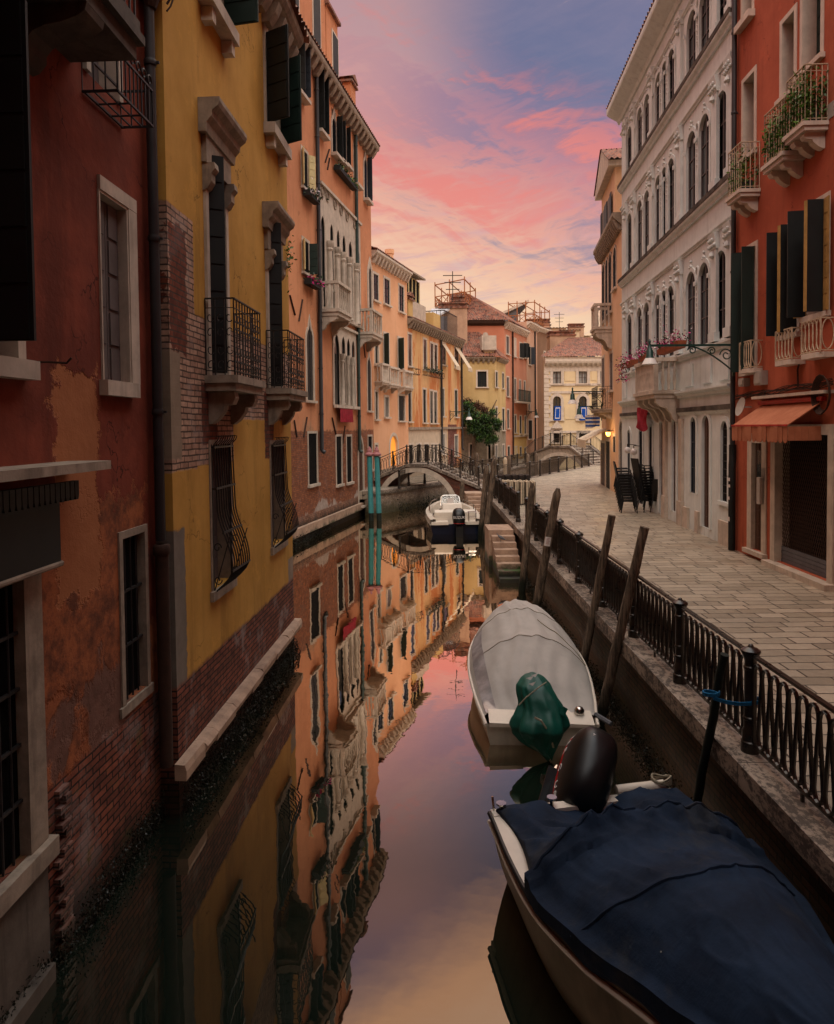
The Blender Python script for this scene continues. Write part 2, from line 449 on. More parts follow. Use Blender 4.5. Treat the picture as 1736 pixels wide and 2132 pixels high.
M['leaf_d'] = simple('dark leaves', S(36, 58, 26), .55, .3, var=.4, scale=2)
M['leaf_br'] = simple('dry creeper', S(84, 58, 46), .8, .2, var=.3, scale=3)
M['algae'] = simple('wet algae', S(24, 27, 14), .5, .35, var=.5, scale=5)
M['hull_dk'] = simple('stained shaded cream hull', S(128, 116, 96), .45, .4, var=.25, scale=2.5, streak=.4)  # stain streaks over a cream darkened to stand in for shade
M['carpet_b'] = simple('blue banner cloth', S(22, 74, 160), .8, .2, var=.12)
M['box_grey'] = simple('grey plastic box', S(168, 160, 150), .6, .3, var=.08)
M['awn_w'] = simple('cream awning cloth', S(200, 184, 160), .85, .2, var=.12)
M['paper'] = simple('paper', S(214, 206, 200), .8, .2, var=.05)
M['plank_w'] = simple('pale plank', S(190, 172, 146), .8, .25, var=.15, scale=5, sc3=(1, 1, 6))
M['plank_d'] = simple('dark plank', S(48, 38, 32), .8, .25, var=.25, scale=5)
M['skylight'] = simple('skylight glass', S(190, 196, 200), .1, .6, var=.1)
M['sheet_m'] = simple('lead grey sheet', S(92, 92, 96), .7, .3, var=.15)

def glass_mat():
    m, g, b = new_mat('old window glass')
    co = g('ShaderNodeTexCoord').outputs['Object']
    g.set(b.inputs['Base Color'], g.mix(g.noise(co, 1.2, 4), S(14, 17, 20), S(34, 38, 42)))
    b.inputs['Roughness'].default_value = .08; b.inputs['Specular IOR Level'].default_value = .6
    bumpn(g, b, g.noise(co, 3, 2), .12, .05)
    return m
M['glass'] = glass_mat()

def emit_mat(name, c, s):
    m, g, b = new_mat(name)
    g.set(b.inputs['Emission Color'], c); b.inputs['Emission Strength'].default_value = s
    g.set(b.inputs['Base Color'], c)
    return m
M['lampglow'] = emit_mat('lit lamp glass', S(255, 170, 70), 9.0)
M['doorglow'] = emit_mat('lit doorway', S(240, 150, 50), 0.9)

def curtain_mat():
    m, g, b = new_mat('lace curtain behind glass')
    co = g('ShaderNodeTexCoord').outputs['Object']
    n = g.noise(g.mapv(co, (9, 9, .6)), 1.0, 3)
    g.set(b.inputs['Base Color'], g.mix(g.rng(n, .35, .65), S(64, 70, 74), S(150, 150, 146)))
    b.inputs['Roughness'].default_value = .3
    return m
M['curtain'] = curtain_mat()

def striped(name, ca, cb, axis, period, duty=.5):
    m, g, b = new_mat(name)
    co = g('ShaderNodeTexCoord').outputs['Object']
    c = g.xyz(co)[axis]
    f = g.math('GREATER_THAN', g.math('FRACT', g.math('DIVIDE', c, period)), duty)
    n = g.noise(co, 3, 5)
    col = g.mix(f, ca, cb)
    g.set(b.inputs['Base Color'], g.mix(g.rng(n, .3, .7, 0, .35), col, mul_col(g, col, .6)))
    b.inputs['Roughness'].default_value = .85; b.inputs['Specular IOR Level'].default_value = .2
    return m
M['flag'] = striped('blue and white striped flag cloth', S(40, 84, 160), S(214, 208, 200), 2, .20)

def awning_mat():
    m, g, b = new_mat('faded orange awning cloth')
    co = g('ShaderNodeTexCoord').outputs['Object']
    x, y, z = g.xyz(co)
    n = g.noise(co, 2.5, 6, .7)
    col = g.mix(g.rng(n, .35, .7), S(160, 98, 70), S(178, 116, 86))
    seam = g.math('LESS_THAN', g.math('FRACT', g.math('DIVIDE', x, .62)), .02)
    col = g.mix(g.math('MULTIPLY', seam, .5), col, S(120, 66, 44))
    mould = g.math('MULTIPLY', g.rng(g.math('MULTIPLY_ADD', n, .55, z), 3.62, 3.30), .75)
    col = g.mix(mould, col, S(82, 66, 34))
    g.set(b.inputs['Base Color'], col); b.inputs['Roughness'].default_value = .85
    b.inputs['Specular IOR Level'].default_value = .2
    return m
M['awning'] = awning_mat()

def tile_mat():
    m, g, b = new_mat('roof tiles')
    co = g('ShaderNodeTexCoord').outputs['Object']
    vz = g('ShaderNodeTexVoronoi', {'Vector': g.mapv(co, (5, 5, 3.2)), 'Scale': 1.0}).outputs['Color']
    f = g.xyz(vz)[0]
    col = g.ramp(f, [(0, S(74, 46, 38)), (.35, S(128, 80, 62)), (.7, S(152, 102, 80)), (1, S(106, 92, 82))])
    col = g.mix(g.rng(g.noise(co, 1.2, 6, .7), .48, .7, 0, .7), col, S(74, 62, 52))
    g.set(b.inputs['Base Color'], col); b.inputs['Roughness'].default_value = .9
    return m
M['tile'] = tile_mat()

def pavement_mat():
    m, g, b = new_mat('trachyte paving slabs')
    co = g('ShaderNodeTexCoord').outputs['Object']
    x, y, z = g.xyz(co)
    wob = g.noise(co, .9, 4)
    rowid = g.math('FLOOR', g.math('DIVIDE', g.math('MULTIPLY_ADD', wob, .10, y), .27))
    rr = g('ShaderNodeTexWhiteNoise', {'W': rowid}, noise_dimensions='1D').outputs[0]
    vec = g.comb(g.math('MULTIPLY_ADD', rr, .7, x), g.math('MULTIPLY_ADD', wob, .10, y), 0.0)
    bt = g('ShaderNodeTexBrick', {'Vector': vec, 'Color1': S(182, 168, 148), 'Color2': S(146, 134, 116), 'Mortar': S(62, 54, 47), 'Scale': 1.0,
                                  'Mortar Size': .013, 'Mortar Smooth': .2, 'Bias': .05, 'Brick Width': .54, 'Row Height': .27})
    bt.offset = .37; bt.offset_frequency = 2; bt.squash = .8; bt.squash_frequency = 3
    col = bt.outputs[0]
    n = g.noise(co, 1.4, 7, .7); n2 = g.noise(co, 14, 5, .7)
    col = g.mix(g.rng(n, .35, .68, 0, .5), col, mul_col(g, col, .6))
    col = g.mix(g.rng(n2, .5, .75, 0, .4), col, mul_col(g, col, 1.3))
    col = g.mix(g.rng(g.noise(co, .6, 3), .55, .7, 0, .3), col, S(140, 114, 92))
    g.set(b.inputs['Base Color'], col)
    g.set(b.inputs['Roughness'], g.rng(n, .3, .7, .30, .58))
    b.inputs['Specular IOR Level'].default_value = .45
    h = g.math('ADD', g.math('MULTIPLY', bt.outputs[1], -1.0), g.math('MULTIPLY_ADD', n2, .22, g.math('MULTIPLY', n, .5)))
    bumpn(g, b, h, .5, .012)
    return m
M['paving'] = pavement_mat()

def kerb_mat():
    m, g, b = new_mat('pitted kerb stone')
    co = g('ShaderNodeTexCoord').outputs['Object']
    x, y, z = g.xyz(co)
    n = g.noise(g.mapv(co, (1, .55, 1)), 16, 6, .75)
    n1 = g.noise(co, 1.1, 5, .65)
    c = g.mix(g.rng(n1, .3, .7), S(168, 152, 136), S(128, 112, 98))
    c = g.mix(g.rng(g.math('MULTIPLY_ADD', n1, .35, n), .62, .74, 0, .85), c, S(58, 50, 44))
    c = g.mix(g.math('LESS_THAN', g.math('FRACT', g.math('MULTIPLY_ADD', y, 1 / 1.75, .35)), .007), c, S(50, 42, 36))
    c = g.mix(g.rng(g.math('MULTIPLY_ADD', n1, .3, z), 1.32, 1.08), c, S(46, 46, 30))
    g.set(b.inputs['Base Color'], c); b.inputs['Roughness'].default_value = .8
    bumpn(g, b, n, .5, .015)
    return m
M['kerb'] = kerb_mat()

def wall_brick_mat(name, c1, c2, mortar, green=.8, gz=1.1, white=.2):
    m, g, b = new_mat(name)
    co = g('ShaderNodeTexCoord').outputs['Object']
    x, y, z = g.xyz(co)
    vec = g.comb(g.math('ADD', x, y), z, 0.0)
    col, f = brick_col(g, co, c1, c2, mortar, white=white)
    n = g.noise(co, 2.2, 7, .7)
    gm = g.math('MULTIPLY', g.rng(g.math('MULTIPLY_ADD', n, -.9, z), gz - .35, gz - 1.15), green)
    gcol = g.mix(g.rng(g.noise(co, 5, 5), .4, .65), S(27, 32, 17), S(58, 62, 32))
    gcol = g.mix(.55, gcol, g.mix(1.0, col, S(120, 128, 72), 'MULTIPLY'))
    col = g.mix(gm, col, gcol)
    g.set(b.inputs['Base Color'], col)
    g.set(b.inputs['Roughness'], g.rng(z, .2, .8, .45, .9))
    h = g.math('ADD', g.math('MULTIPLY', f, -1.0), g.math('MULTIPLY', g.noise(co, 12, 5), .5))
    bumpn(g, b, h, .7, .02)
    return m
M['quay_brick'] = wall_brick_mat('mossy quay brick', S(150, 100, 74), S(108, 76, 56), S(46, 42, 34), .80, 1.5)
M['brick_edge'] = wall_brick_mat('worn edge brick', S(140, 100, 86), S(112, 74, 62), S(60, 48, 42), .8, .45, .6)
M['bridge_brick'] = wall_brick_mat('bridge brick', S(128, 66, 44), S(96, 52, 38), S(90, 72, 60), .9, .5)
M['far_brick'] = wall_brick_mat('pale quay brick', S(186, 168, 148), S(160, 136, 116), S(120, 104, 90), .9, .75, .5)
def step_mat():
    m, g, b = new_mat('water step stone')
    co = g('ShaderNodeTexCoord').outputs['Object']
    x, y, z = g.xyz(co)
    n = g.noise(co, 2.6, 7, .7); n2 = g.noise(co, 15, 5, .7)
    c = g.mix(g.rng(n, .3, .7), S(182, 152, 128), S(138, 112, 94))
    c = g.mix(g.rng(n2, .55, .75, 0, .6), c, S(96, 82, 70))
    c = g.mix(g.math('MULTIPLY', g.rng(g.math('MULTIPLY_ADD', n, -.5, z), .22, -.10), .97), c, S(20, 24, 12))
    c = g.mix(g.math('MULTIPLY', g.rng(n, .5, .62), g.math('MULTIPLY', g.rng(z, .05, .18), g.rng(z, .42, .25))), c, S(50, 74, 20))
    g.set(b.inputs['Base Color'], c); b.inputs['Roughness'].default_value = .75
    bumpn(g, b, g.math('MULTIPLY_ADD', n2, .5, n), .5, .02)
    return m
M['stone_step'] = step_mat()

def water_mat():
    m, g, b = new_mat('still canal water')
    out = m.node_tree.nodes['Material Output']
    m.node_tree.nodes.remove(b)
    co = g('ShaderNodeTexCoord').outputs['Object']
    h = g.math('ADD', g.noise(g.mapv(co, (1, .45, 1)), 1.1, 3, .5), g.math('MULTIPLY', g.noise(co, 5.0, 2, .5), .12))
    bp = g('ShaderNodeBump', {'Height': h, 'Strength': .03, 'Distance': .12}).outputs[0]
    deep = g('ShaderNodeBsdfDiffuse', {'Color': S(18, 26, 20), 'Normal': bp})
    gl = g('ShaderNodeBsdfGlossy', {'Color': (1.0, .87, .72, 1), 'Roughness': .012, 'Normal': bp})
    fr = g('ShaderNodeFresnel', {'IOR': 1.9, 'Normal': bp}).outputs[0]
    k = g.rng(fr, .09, .24, .06, .90)
    mx = g('ShaderNodeMixShader', {0: k, 1: deep.outputs[0], 2: gl.outputs[0]})
    g.set(out.inputs[0], mx.outputs[0])
    return m
M['water'] = water_mat()

# ---------------------------------------------------------------- facades
def arch_pts(u0, u1, z1, kind, n=10):
    """inner outline over an opening, from (u0, spring) over the top to (u1, spring)"""
    w = u1 - u0; uc = (u0 + u1) / 2
    if not kind: return [(u0, z1), (u1, z1)]
    if kind == 'round':
        r = w / 2; zs = z1 - r
        return [(uc - r * math.cos(math.pi * i / n), zs + r * math.sin(math.pi * i / n)) for i in range(n + 1)]
    if kind == 'seg':
        h = w * .18; R = (w * w / 4 + h * h) / (2 * h); a0 = math.asin(w / 2 / R); zc = z1 - R
        return [(uc + R * math.sin(-a0 + 2 * a0 * i / n), zc + R * math.cos(-a0 + 2 * a0 * i / n)) for i in range(n + 1)]
    # pointed (ogee tip when kind == 'ogee')
    H = w * .95 if kind == 'pointed' else w * 1.25
    zs = z1 - H; L = []
    m = n // 2
    for i in range(m + 1):
        t = i / m
        if kind == 'pointed':
            R = (w * w / 4 + H * H) / w; a = math.asin(min(1, H / R)) * t
            L.append((u0 + R * (1 - math.cos(a)), zs + R * math.sin(a)))
        else:
            # ogee: convex shoulder, then a concave run up into the point
            if t < .55:
                q = t / .55; a = q * math.pi / 2 * .9
                L.append((u0 + w * .36 * (1 - math.cos(a)), zs + H * .48 * math.sin(a)))
            else:
                q = (t - .55) / .45; x0 = w * .36 * (1 - math.cos(math.pi / 2 * .9)); y0 = H * .48 * math.sin(math.pi / 2 * .9)
                L.append((u0 + x0 + (w / 2 - x0) * q ** .62, zs + y0 + (H - y0) * q ** 1.35))
    return L + [(2 * uc - a, b) for a, b in L[-2::-1]]

def leaf_mesh(wd, h, boards, thick=.04, louv=False):
    mb = MB()
    if louv:
        mb.box(0, .05, -thick, 0, 0, h); mb.box(wd - .05, wd, -thick, 0, 0, h)
        for z in (0, h - .07, h * .5 - .035): mb.box(.05, wd - .05, -thick, 0, z, z + .07)
        n = max(4, int(h / .055))
        for i in range(n):
            z = .07 + (h - .14) * i / n
            mb.add([(.05, -thick + .004, z), (wd - .05, -thick + .004, z), (wd - .05, -.004, z + .045), (.05, -.004, z + .045)], [(0, 1, 2, 3)])
    else:
        mb.box(0, wd, -thick * .7, 0, 0, h)
        n = boards; d = h / n
        for i in range(n): mb.box(.03, wd - .03, -thick, -thick * .7, i * d + .012, (i + 1) * d - .012)
    return mb

class Facade:
    """one wall seen from outside: u runs left to right, w outwards, z up"""
    def __init__(s, name, label, cat, PL, PR, zb, zt, mat, depth=6.0, root=None, cap=None, side=None):
        s.PL = Vector((PL[0], PL[1], 0)); s.PR = Vector((PR[0], PR[1], 0))
        d = s.PR - s.PL; s.L = d.length; s.d = d.normalized(); s.n = Vector((s.d.y, -s.d.x, 0))
        a = math.atan2(d.y, d.x)
        s.M = T(PL[0], PL[1], 0) @ rotz(a)
        s.zb, s.zt, s.mat, s.depth = zb, zt, mat, depth
        s.holes = []
        if root is None:
            s.root = empty(name, (PL[0], PL[1], 0), a); tag(s.root, label, cat); s.R = s.M.copy(); s.child = False
        else:
            s.root = root.root; s.R = root.R; s.child = True
        s.ML = s.R.inverted() @ s.M
        s.cap = cap; s.side = side
    def part(s, mb, name, mat, parent=None, smooth=None):
        if parent is not None: return mb.build(name, mat, parent, smooth)
        return mb.build(name, mat, s.root, smooth, s.ML.copy() if s.child else None)
    def p(s, q, w=0.0):
        d = ray(q); o = s.PL + s.n * w
        t = (o - CAMP).dot(s.n) / d.dot(s.n)
        P = CAMP + d * t
        return (P - s.PL).dot(s.d), P.z
    def r(s, c, x0, y0, x1, y1, w=0.0):
        """rectangle from photo readings: top-left and bottom-right corners"""
        u0, z1 = s.p(c(x0, y0), w); u1, z0 = s.p(c(x1, y1), w)
        return u0, u1, z0, z1
    def world(s, u, w, z): return s.PL + s.d * u + s.n * w + Vector((0, 0, z))
    def trim_strip(s, mb, u0, u1, z0, z1, arch, t, w0, w1, bottom=False):
        ap = arch_pts(u0, u1, z1, arch)
        inner = [(u0, z0)] + ap + [(u1, z0)]
        outer = []
        n = len(inner)
        for i, (a, b) in enumerate(inner):
            if i == 0: outer.append((a - t, b)); continue
            if i == n - 1: outer.append((a + t, b)); continue
            if not arch: outer.append((a + (-t if i == 1 else t), b + t)); continue
            p, q = inner[i - 1], inner[i + 1]
            dx, dz = q[0] - p[0], q[1] - p[1]; l = math.hypot(dx, dz) or 1
            outer.append((a - dz / l * t, b + dx / l * t))
        for i in range(n - 1):
            a, b, c, d = inner[i], inner[i + 1], outer[i + 1], outer[i]
            mb.add([(a[0], -w0, a[1]), (b[0], -w0, b[1]), (c[0], -w0, c[1]), (d[0], -w0, d[1]),
                    (a[0], -w1, a[1]), (b[0], -w1, b[1]), (c[0], -w1, c[1]), (d[0], -w1, d[1])],
                   [(4, 5, 6, 7), (0, 1, 5, 4), (2, 3, 7, 6)] + ([(3, 0, 4, 7)] if i == 0 else []) + ([(1, 2, 6, 5)] if i == n - 2 else []))
    def win(s, u0, u1, z0, z1, arch=None, trim=.12, tw=.04, depth=.18, tm='stone', pane='glass', sill=.16, sillh=.1, sash=True,
            shut=None, name='window', bars=False, label=None, mull=2, trans=2):
        """an opening with its surround, pane, sash, sill and leaves"""
        s.holes.append((u0, u1, z0, z1, arch, depth))
        f = MB()
        s.trim_strip(f, u0, u1, z0, z1, arch, trim, -.02, tw)
        # inner reveal of the surround
        ap = [(u0, z0)] + arch_pts(u0, u1, z1, arch) + [(u1, z0)]
        e = .004
        for i in range(len(ap) - 1):
            (a, b), (c, d) = ap[i], ap[i + 1]
            uc, zc = (u0 + u1) / 2, (z0 + z1) / 2
            def sh(q): return (q[0] + (e if q[0] < uc else -e if q[0] > uc else 0), q[1] - (e if q[1] > zc else 0))
            a, b = sh(ap[i]); c, d = sh(ap[i + 1])
            f.quad((a, -tw, b), (c, -tw, d), (c, depth, d), (a, depth, b))
        o = s.part(f, name, M[tm])
        if label: o['label'] = label
        if pane:
            q = MB(); q.box(u0 - .02, u1 + .02, depth - .03, depth + .02, z0, z1)
            pn = {'glass': 'pane', 'shutter': 'closed_shutter', 'door': 'door_leaf'}.get(pane, 'pane')
            if pane in ('shut_g', 'shut_k', 'shut_grey', 'shut_blue', 'door', 'shut_c'):
                q = MB(); n = max(3, int((z1 - z0) / .3))
                half = (u1 - u0) / 2
                for k in (0, 1):
                    a0 = u0 + k * half + .006; a1 = a0 + half - .012
                    q.box(a0, a1, depth - .01, depth + .03, z0, z1)
                    dz = (z1 - z0) / n
                    for i in range(n): q.box(a0 + .04, a1 - .04, depth - .025, depth - .01, z0 + i * dz + .02, z0 + (i + 1) * dz - .02)
                s.part(q, 'door_leaf' if pane == 'door' else 'closed_shutter', M[pane], o)
            else:
                s.part(q, pn, M[pane], o)
        if sash and pane in ('glass', 'curtain'):
            q = MB(); k = .035; y0, y1 = depth - .06, depth - .03
            q.box(u0, u0 + k, y0, y1, z0, z1); q.box(u1 - k, u1, y0, y1, z0, z1); q.box(u0 + k, u1 - k, y0, y1, z0, z0 + k)
            for i in range(1, mull):
                uu = u0 + (u1 - u0) * i / mull; q.box(uu - k * .7, uu + k * .7, y0, y1, z0 + k, z1)
            for i in range(1, trans + 1):
                zz = z0 + (z1 - z0) * i / (trans + 1)
                for j in range(mull):
                    a = u0 + (u1 - u0) * j / mull + k; b = u0 + (u1 - u0) * (j + 1) / mull - k
                    q.box(a, b, y0 + .004, y1 - .004, zz - .014, zz + .014)
            s.part(q, 'sash', M['shut_blue'] if sash is True else M[sash], o)
        if sill:
            q = MB(); q.box(u0 - trim - .05, u1 + trim + .05, -sill, -.002 if tw < sill else 0, z0 - sillh, z0 - .003)
            s.part(q, 'sill', M[tm], o)
        if bars:
            q = MB(); n = max(3, int((u1 - u0) / .13)); y = .03
            for i in range(1, n): q.tube([(u0 + (u1 - u0) * i / n, y, z0), (u0 + (u1 - u0) * i / n, y, z1)], .011, 5)
            m_ = max(2, int((z1 - z0) / (.32 if bars is True else bars)))
            for i in range(1, m_): q.box(u0, u1, y - .008, y + .02, z0 + (z1 - z0) * i / m_ - .012, z0 + (z1 - z0) * i / m_ + .012)
            s.part(q, 'grille', M['iron'], o)
        if shut:
            for sd_, ang, mt in shut[:]:
                s.shutter(o, u0 if sd_ == 'L' else u1, z0 + .03, z1 - (.02 if not arch else (u1 - u0) * .25), (u1 - u0) / 2 - .01, ang, sd_, mt)
        return o
    def shutter(s, parent, u, z0, z1, wd, ang, side, mt, louv=False, boards=None, w=.05, name='shutter'):
        mb = leaf_mesh(wd, z1 - z0, boards or max(3, int((z1 - z0) / .28)), louv=louv)
        a = -rad(ang) if side == 'L' else math.pi + rad(ang)
        mb2 = MB(); mb2.M = T(u, -w, z0) @ rotz(a); mb2.add(mb.v, mb.f)
        return s.part(mb2, name, M[mt], parent)
    def finish(s, top=True, name='wall', back=True, skl=0.0):
        mb = MB()
        us = sorted(set([0, s.L] + [h[i] for h in s.holes for i in (0, 1)])); zs = sorted(set([s.zb, s.zt] + [h[i] for h in s.holes for i in (2, 3)]))
        us = [u for u in us if -1e-6 <= u <= s.L + 1e-6]; zs = [z for z in zs if s.zb - 1e-6 <= z <= s.zt + 1e-6]
        idx = {}; vs = []; fs = []
        def V(i, j):
            if (i, j) not in idx: idx[(i, j)] = len(vs); vs.append((us[i], 0, zs[j]))
            return idx[(i, j)]
        for i in range(len(us) - 1):
            for j in range(len(zs) - 1):
                uc, zc = (us[i] + us[i + 1]) / 2, (zs[j] + zs[j + 1]) / 2
                if any(h[0] < uc < h[1] and h[2] < zc < h[3] for h in s.holes): continue
                fs.append((V(i, j), V(i + 1, j), V(i + 1, j + 1), V(i, j + 1)))
        mb.add(vs, fs)
        for (u0, u1, z0, z1, arch, dp) in s.holes:
            u0c, u1c = max(0, u0), min(s.L, u1)
            ap = arch_pts(u0, u1, z1, arch)
            pl = [(u0, z0)] + ap + [(u1, z0)]
            for i in range(len(pl) - 1):
                (a, b), (c, d) = pl[i], pl[i + 1]
                mb.quad((a, 0, b), (c, 0, d), (c, dp + .05, d), (a, dp + .05, b))
            mb.quad((u0, 0, z0), (u1, 0, z0), (u1, dp + .05, z0), (u0, dp + .05, z0))
            if arch:
                h = len(ap) // 2
                for k in range(h):
                    mb.add([(u0, 0, z1), (ap[k][0], 0, ap[k][1]), (ap[k + 1][0], 0, ap[k + 1][1])], [(0, 1, 2)])
                    q0, q1 = ap[-1 - k], ap[-2 - k]
                    mb.add([(u1, 0, z1), (q0[0], 0, q0[1]), (q1[0], 0, q1[1])], [(0, 1, 2)])
        D = s.depth
        mb.quad((0, 0, s.zb), (skl, D, s.zb), (skl, D, s.zt), (0, 0, s.zt)); mb.quad((s.L, 0, s.zb), (s.L, D, s.zb), (s.L, D, s.zt), (s.L, 0, s.zt))
        if back: mb.quad((skl, D, s.zb), (s.L, D, s.zb), (s.L, D, s.zt), (skl, D, s.zt))
        if top: mb.quad((0, 0, s.zt), (s.L, 0, s.zt), (s.L, D, s.zt), (skl, D, s.zt))
        return s.part(mb, name, s.mat)
    # ---- trim pieces
    def cornice(s, z, prof, mat='stone', u0=None, u1=None, mod=None, name='cornice'):
        """prof: list of (w, dz) going up; mod: (spacing, width, w, z0, z1) modillion blocks"""
        u0 = 0 if u0 is None else u0; u1 = s.L if u1 is None else u1
        mb = MB(); mb.prism([(-.0, z + prof[0][1])] + [(-w, z + dz) for w, dz in prof] + [(-.0, z + prof[-1][1])], 'x', u0, u1)
        if mod:
            sp, wd, w, a, b = mod
            n = int((u1 - u0) / sp)
            for i in range(n + 1):
                u = u0 + (u1 - u0) * (i + .5) / (n + 1)
                mb.prism([(-.002, z + a), (-w * .45, z + a), (-w * .8, z + (a + b) / 2), (-w, z + b - .02), (-w, z + b), (-.002, z + b)], 'x', u - wd / 2, u + wd / 2)
        return s.part(mb, name, M[mat])
    def pipe(s, u, z0, z1, r=.05, mat='pipe', w=.09, foot=True, name='downpipe'):
        mb = MB(); pa = [(u, -w, z1), (u, -w, z0 + .12)]
        if foot: pa += [(u, -w - .05, z0 + .04), (u, -w - .14, z0)]
        mb.tube(pa, r, 8)
        z = z1 - .6
        while z > z0 + .3:
            mb.lathe([(r + .012, -.03), (r + .018, 0), (r + .012, .03)], 8, (u, -w, z)); mb.box(u - .012, u + .012, -w, -.002, z - .012, z + .012); z -= 1.9
        return s.part(mb, name, M[mat], smooth=50)
    def stone_balcony(s, u0, u1, z, w=.6, h=.95, nb=None, mat='stone', slab=.16, br=.45, name='balcony', brn=2, ring=False):
        b = MB(); b.box(u0, u1, -w, -.002, z - slab, z - slab * .45); b.box(u0 - .05, u1 + .05, -w - .06, -.002, z - slab * .45 + .002, z)
        o = s.part(b, name, M[mat])
        r = MB()
        r.box(u0 - .02, u1 + .02, -w - .03, -w + .13, z + h - .12, z + h)
        for a in (u0, u1):
            sx = 1 if a == u0 else -1
            r.box(min(a, a + sx * .13) - (.02 if sx > 0 else 0), max(a, a + sx * .13) + (.02 if sx < 0 else 0), -w + .13, -.002, z + h - .12, z + h)
            r.box(min(a, a + sx * .14), max(a, a + sx * .14), -w, -w + .13, z + .003, z + h - .12)
        n = nb or max(3, int((u1 - u0 - .3) / .17))
        prof = [(.035, 0), (.05, .03), (.03, .07), (.06, .3 * h), (.035, .55 * h), (.05, .6 * h), (.028, .7 * h), (.05, h - .14), (.05, h - .119)]
        for i in range(n):
            r.lathe(prof, 7, (u0 + .2 + (u1 - u0 - .4) * i / max(1, n - 1), -w + .065, z + .002))
        m_ = max(1, int((w - .2) / .18))
        for i in range(m_):
            for a in (u0 + .065, u1 - .065): r.lathe(prof, 7, (a, -w + .2 + (w - .25) * (i + .5) / m_, z + .002))
        s.part(r, 'railing', M[mat], o, 40)
        for k in range(brn):
            uu = u0 + .12 + (u1 - u0 - .24) * (k / max(1, brn - 1))
            q = MB(); zz = z - slab - .003
            q.prism([(-.002, zz), (-w * .92, zz), (-w * .92, zz - br * .18), (-w * .75, zz - br * .34), (-w * .5, zz - br * .42), (-w * .34, zz - br * .62), (-w * .26, zz - br * .86), (-w * .1, zz - br), (-.002, zz - br)], 'x', uu - .09, uu + .09)
            s.part(q, 'bracket', M[mat], o)
        return o
    def iron_balcony(s, u0, u1, z, w=.45, h=.95, mat='iron', slabm='stone_d', slab=.13, scroll=True, name='balcony', br=.35, gap=.12):
        b = MB(); b.box(u0, u1, -w, -.002, z - slab, z - slab * .5); b.box(u0 - .03, u1 + .03, -w - .04, -.002, z - slab * .5 + .002, z)
        o = s.part(b, name, M[slabm])
        r = MB()
        def run(P0, P1):
            P0 = Vector(P0); P1 = Vector(P1); L = (P1 - P0).length; dd = (P1 - P0) / L
            for zz, tt in ((h, .03), (h - .12, .014), (.06, .018)): r.bar(P0 + Vector((0, 0, zz)), P1 + Vector((0, 0, zz)), .03 if tt > .02 else tt, tt * .6)
            n = max(1, round(L / gap))
            for i in range(n + 1):
                q = P0 + dd * (L * i / n); r.bar(q + Vector((0, 0, .0)), q + Vector((0, 0, h)), .014)
            if scroll:
                for i in range(n):
                    c = P0 + dd * (L * (i + .5) / n); rr = L / n * .40
                    for zc, sgn in ((.06 + rr * 1.3, 1), (h * .34, -1), (h * .55, 1), (h * .76, -1)):
                        pa = []
                        for k in range(13):
                            t = k / 12; a = sgn * (t * 4.6 + .6); q = rr * (1 - .72 * t)
                            pa.append(c + dd * (q * math.cos(a)) + Vector((0, 0, zc + q * math.sin(a) * 1.5)))
                        r.tube(pa, .008, 4)
        run((u0 + .02, -w + .02, z), (u1 - .02, -w + .02, z)); run((u0 + .02, -.01, z), (u0 + .02, -w + .02, z)); run((u1 - .02, -.01, z), (u1 - .02, -w + .02, z))
        s.part(r, 'railing', M[mat], o)
        if br:
            for uu in (u0 + .18, u1 - .18):
                q = MB(); zz = z - slab - .003
                q.prism([(-.002, zz), (-w * .85, zz), (-w * .9, zz - br * .2), (-w * .8, zz - br * .4), (-w * .55, zz - br * .42), (-w * .5, zz - br * .6), (-w * .3, zz - br * .85), (-w * .1, zz - br), (-.002, zz - br)], 'x', uu - .08, uu + .08)
                s.part(q, 'bracket', M[slabm], o)
        return o
    def chimney(s, u, y, z0, z1, wx=.6, wy=.6, mat='white', capm='tile', flare=True, name='chimney'):
        b = MB(); b.box(u - wx / 2, u + wx / 2, y - wy / 2, y + wy / 2, z0, z1)
        o = s.part(b, name, mat if not isinstance(mat, str) else M[mat])
        c = MB(); k = .12
        c.box(u - wx / 2 - k, u + wx / 2 + k, y - wy / 2 - k, y + wy / 2 + k, z1 + .002, z1 + .1)
        c.prism([(u - wx / 2 - k, z1 + .25), (u + wx / 2 + k, z1 + .25), (u, z1 + .55)], 'y', y - wy / 2 - k, y + wy / 2 + k)
        for a in (-1, 1): c.box(u + a * wx * .4 - .05, u + a * wx * .4 + .05, y - wy / 2, y + wy / 2, z1 + .1, z1 + .25)
        s.part(c, 'chimney_cap', M[capm], o)
        return o

def tile_slope(mb, A, B, C, Dd, pitch=.24, amp=.045):
    """corrugated tile sheet; A-B eave, D-C ridge"""
    A, B, C, Dd = map(Vector, (A, B, C, Dd))
    L = (B - A).length; n = max(4, int(L / pitch)) * 4; H = (Dd - A).length; m = max(3, int(H / .38))
    nrm = (B - A).cross(Dd - A).normalized()
    if nrm.z < 0: nrm = -nrm
    def fn(i, j):
        e = A.lerp(B, i); t = Dd.lerp(C, i)
        k = j * m; fr = k - math.floor(k) if j < 1 else 1
        return e.lerp(t, j) + nrm * (amp * math.sin(i * n / 4 * 2 * math.pi) + amp * .5 * (1 - fr))
    mb.grid(fn, n, m * 2)
def extra_tile_ridge(mb, a, b, r=.12): mb.tube([a, Vector(a).lerp(Vector(b), .5), b], r, 6)

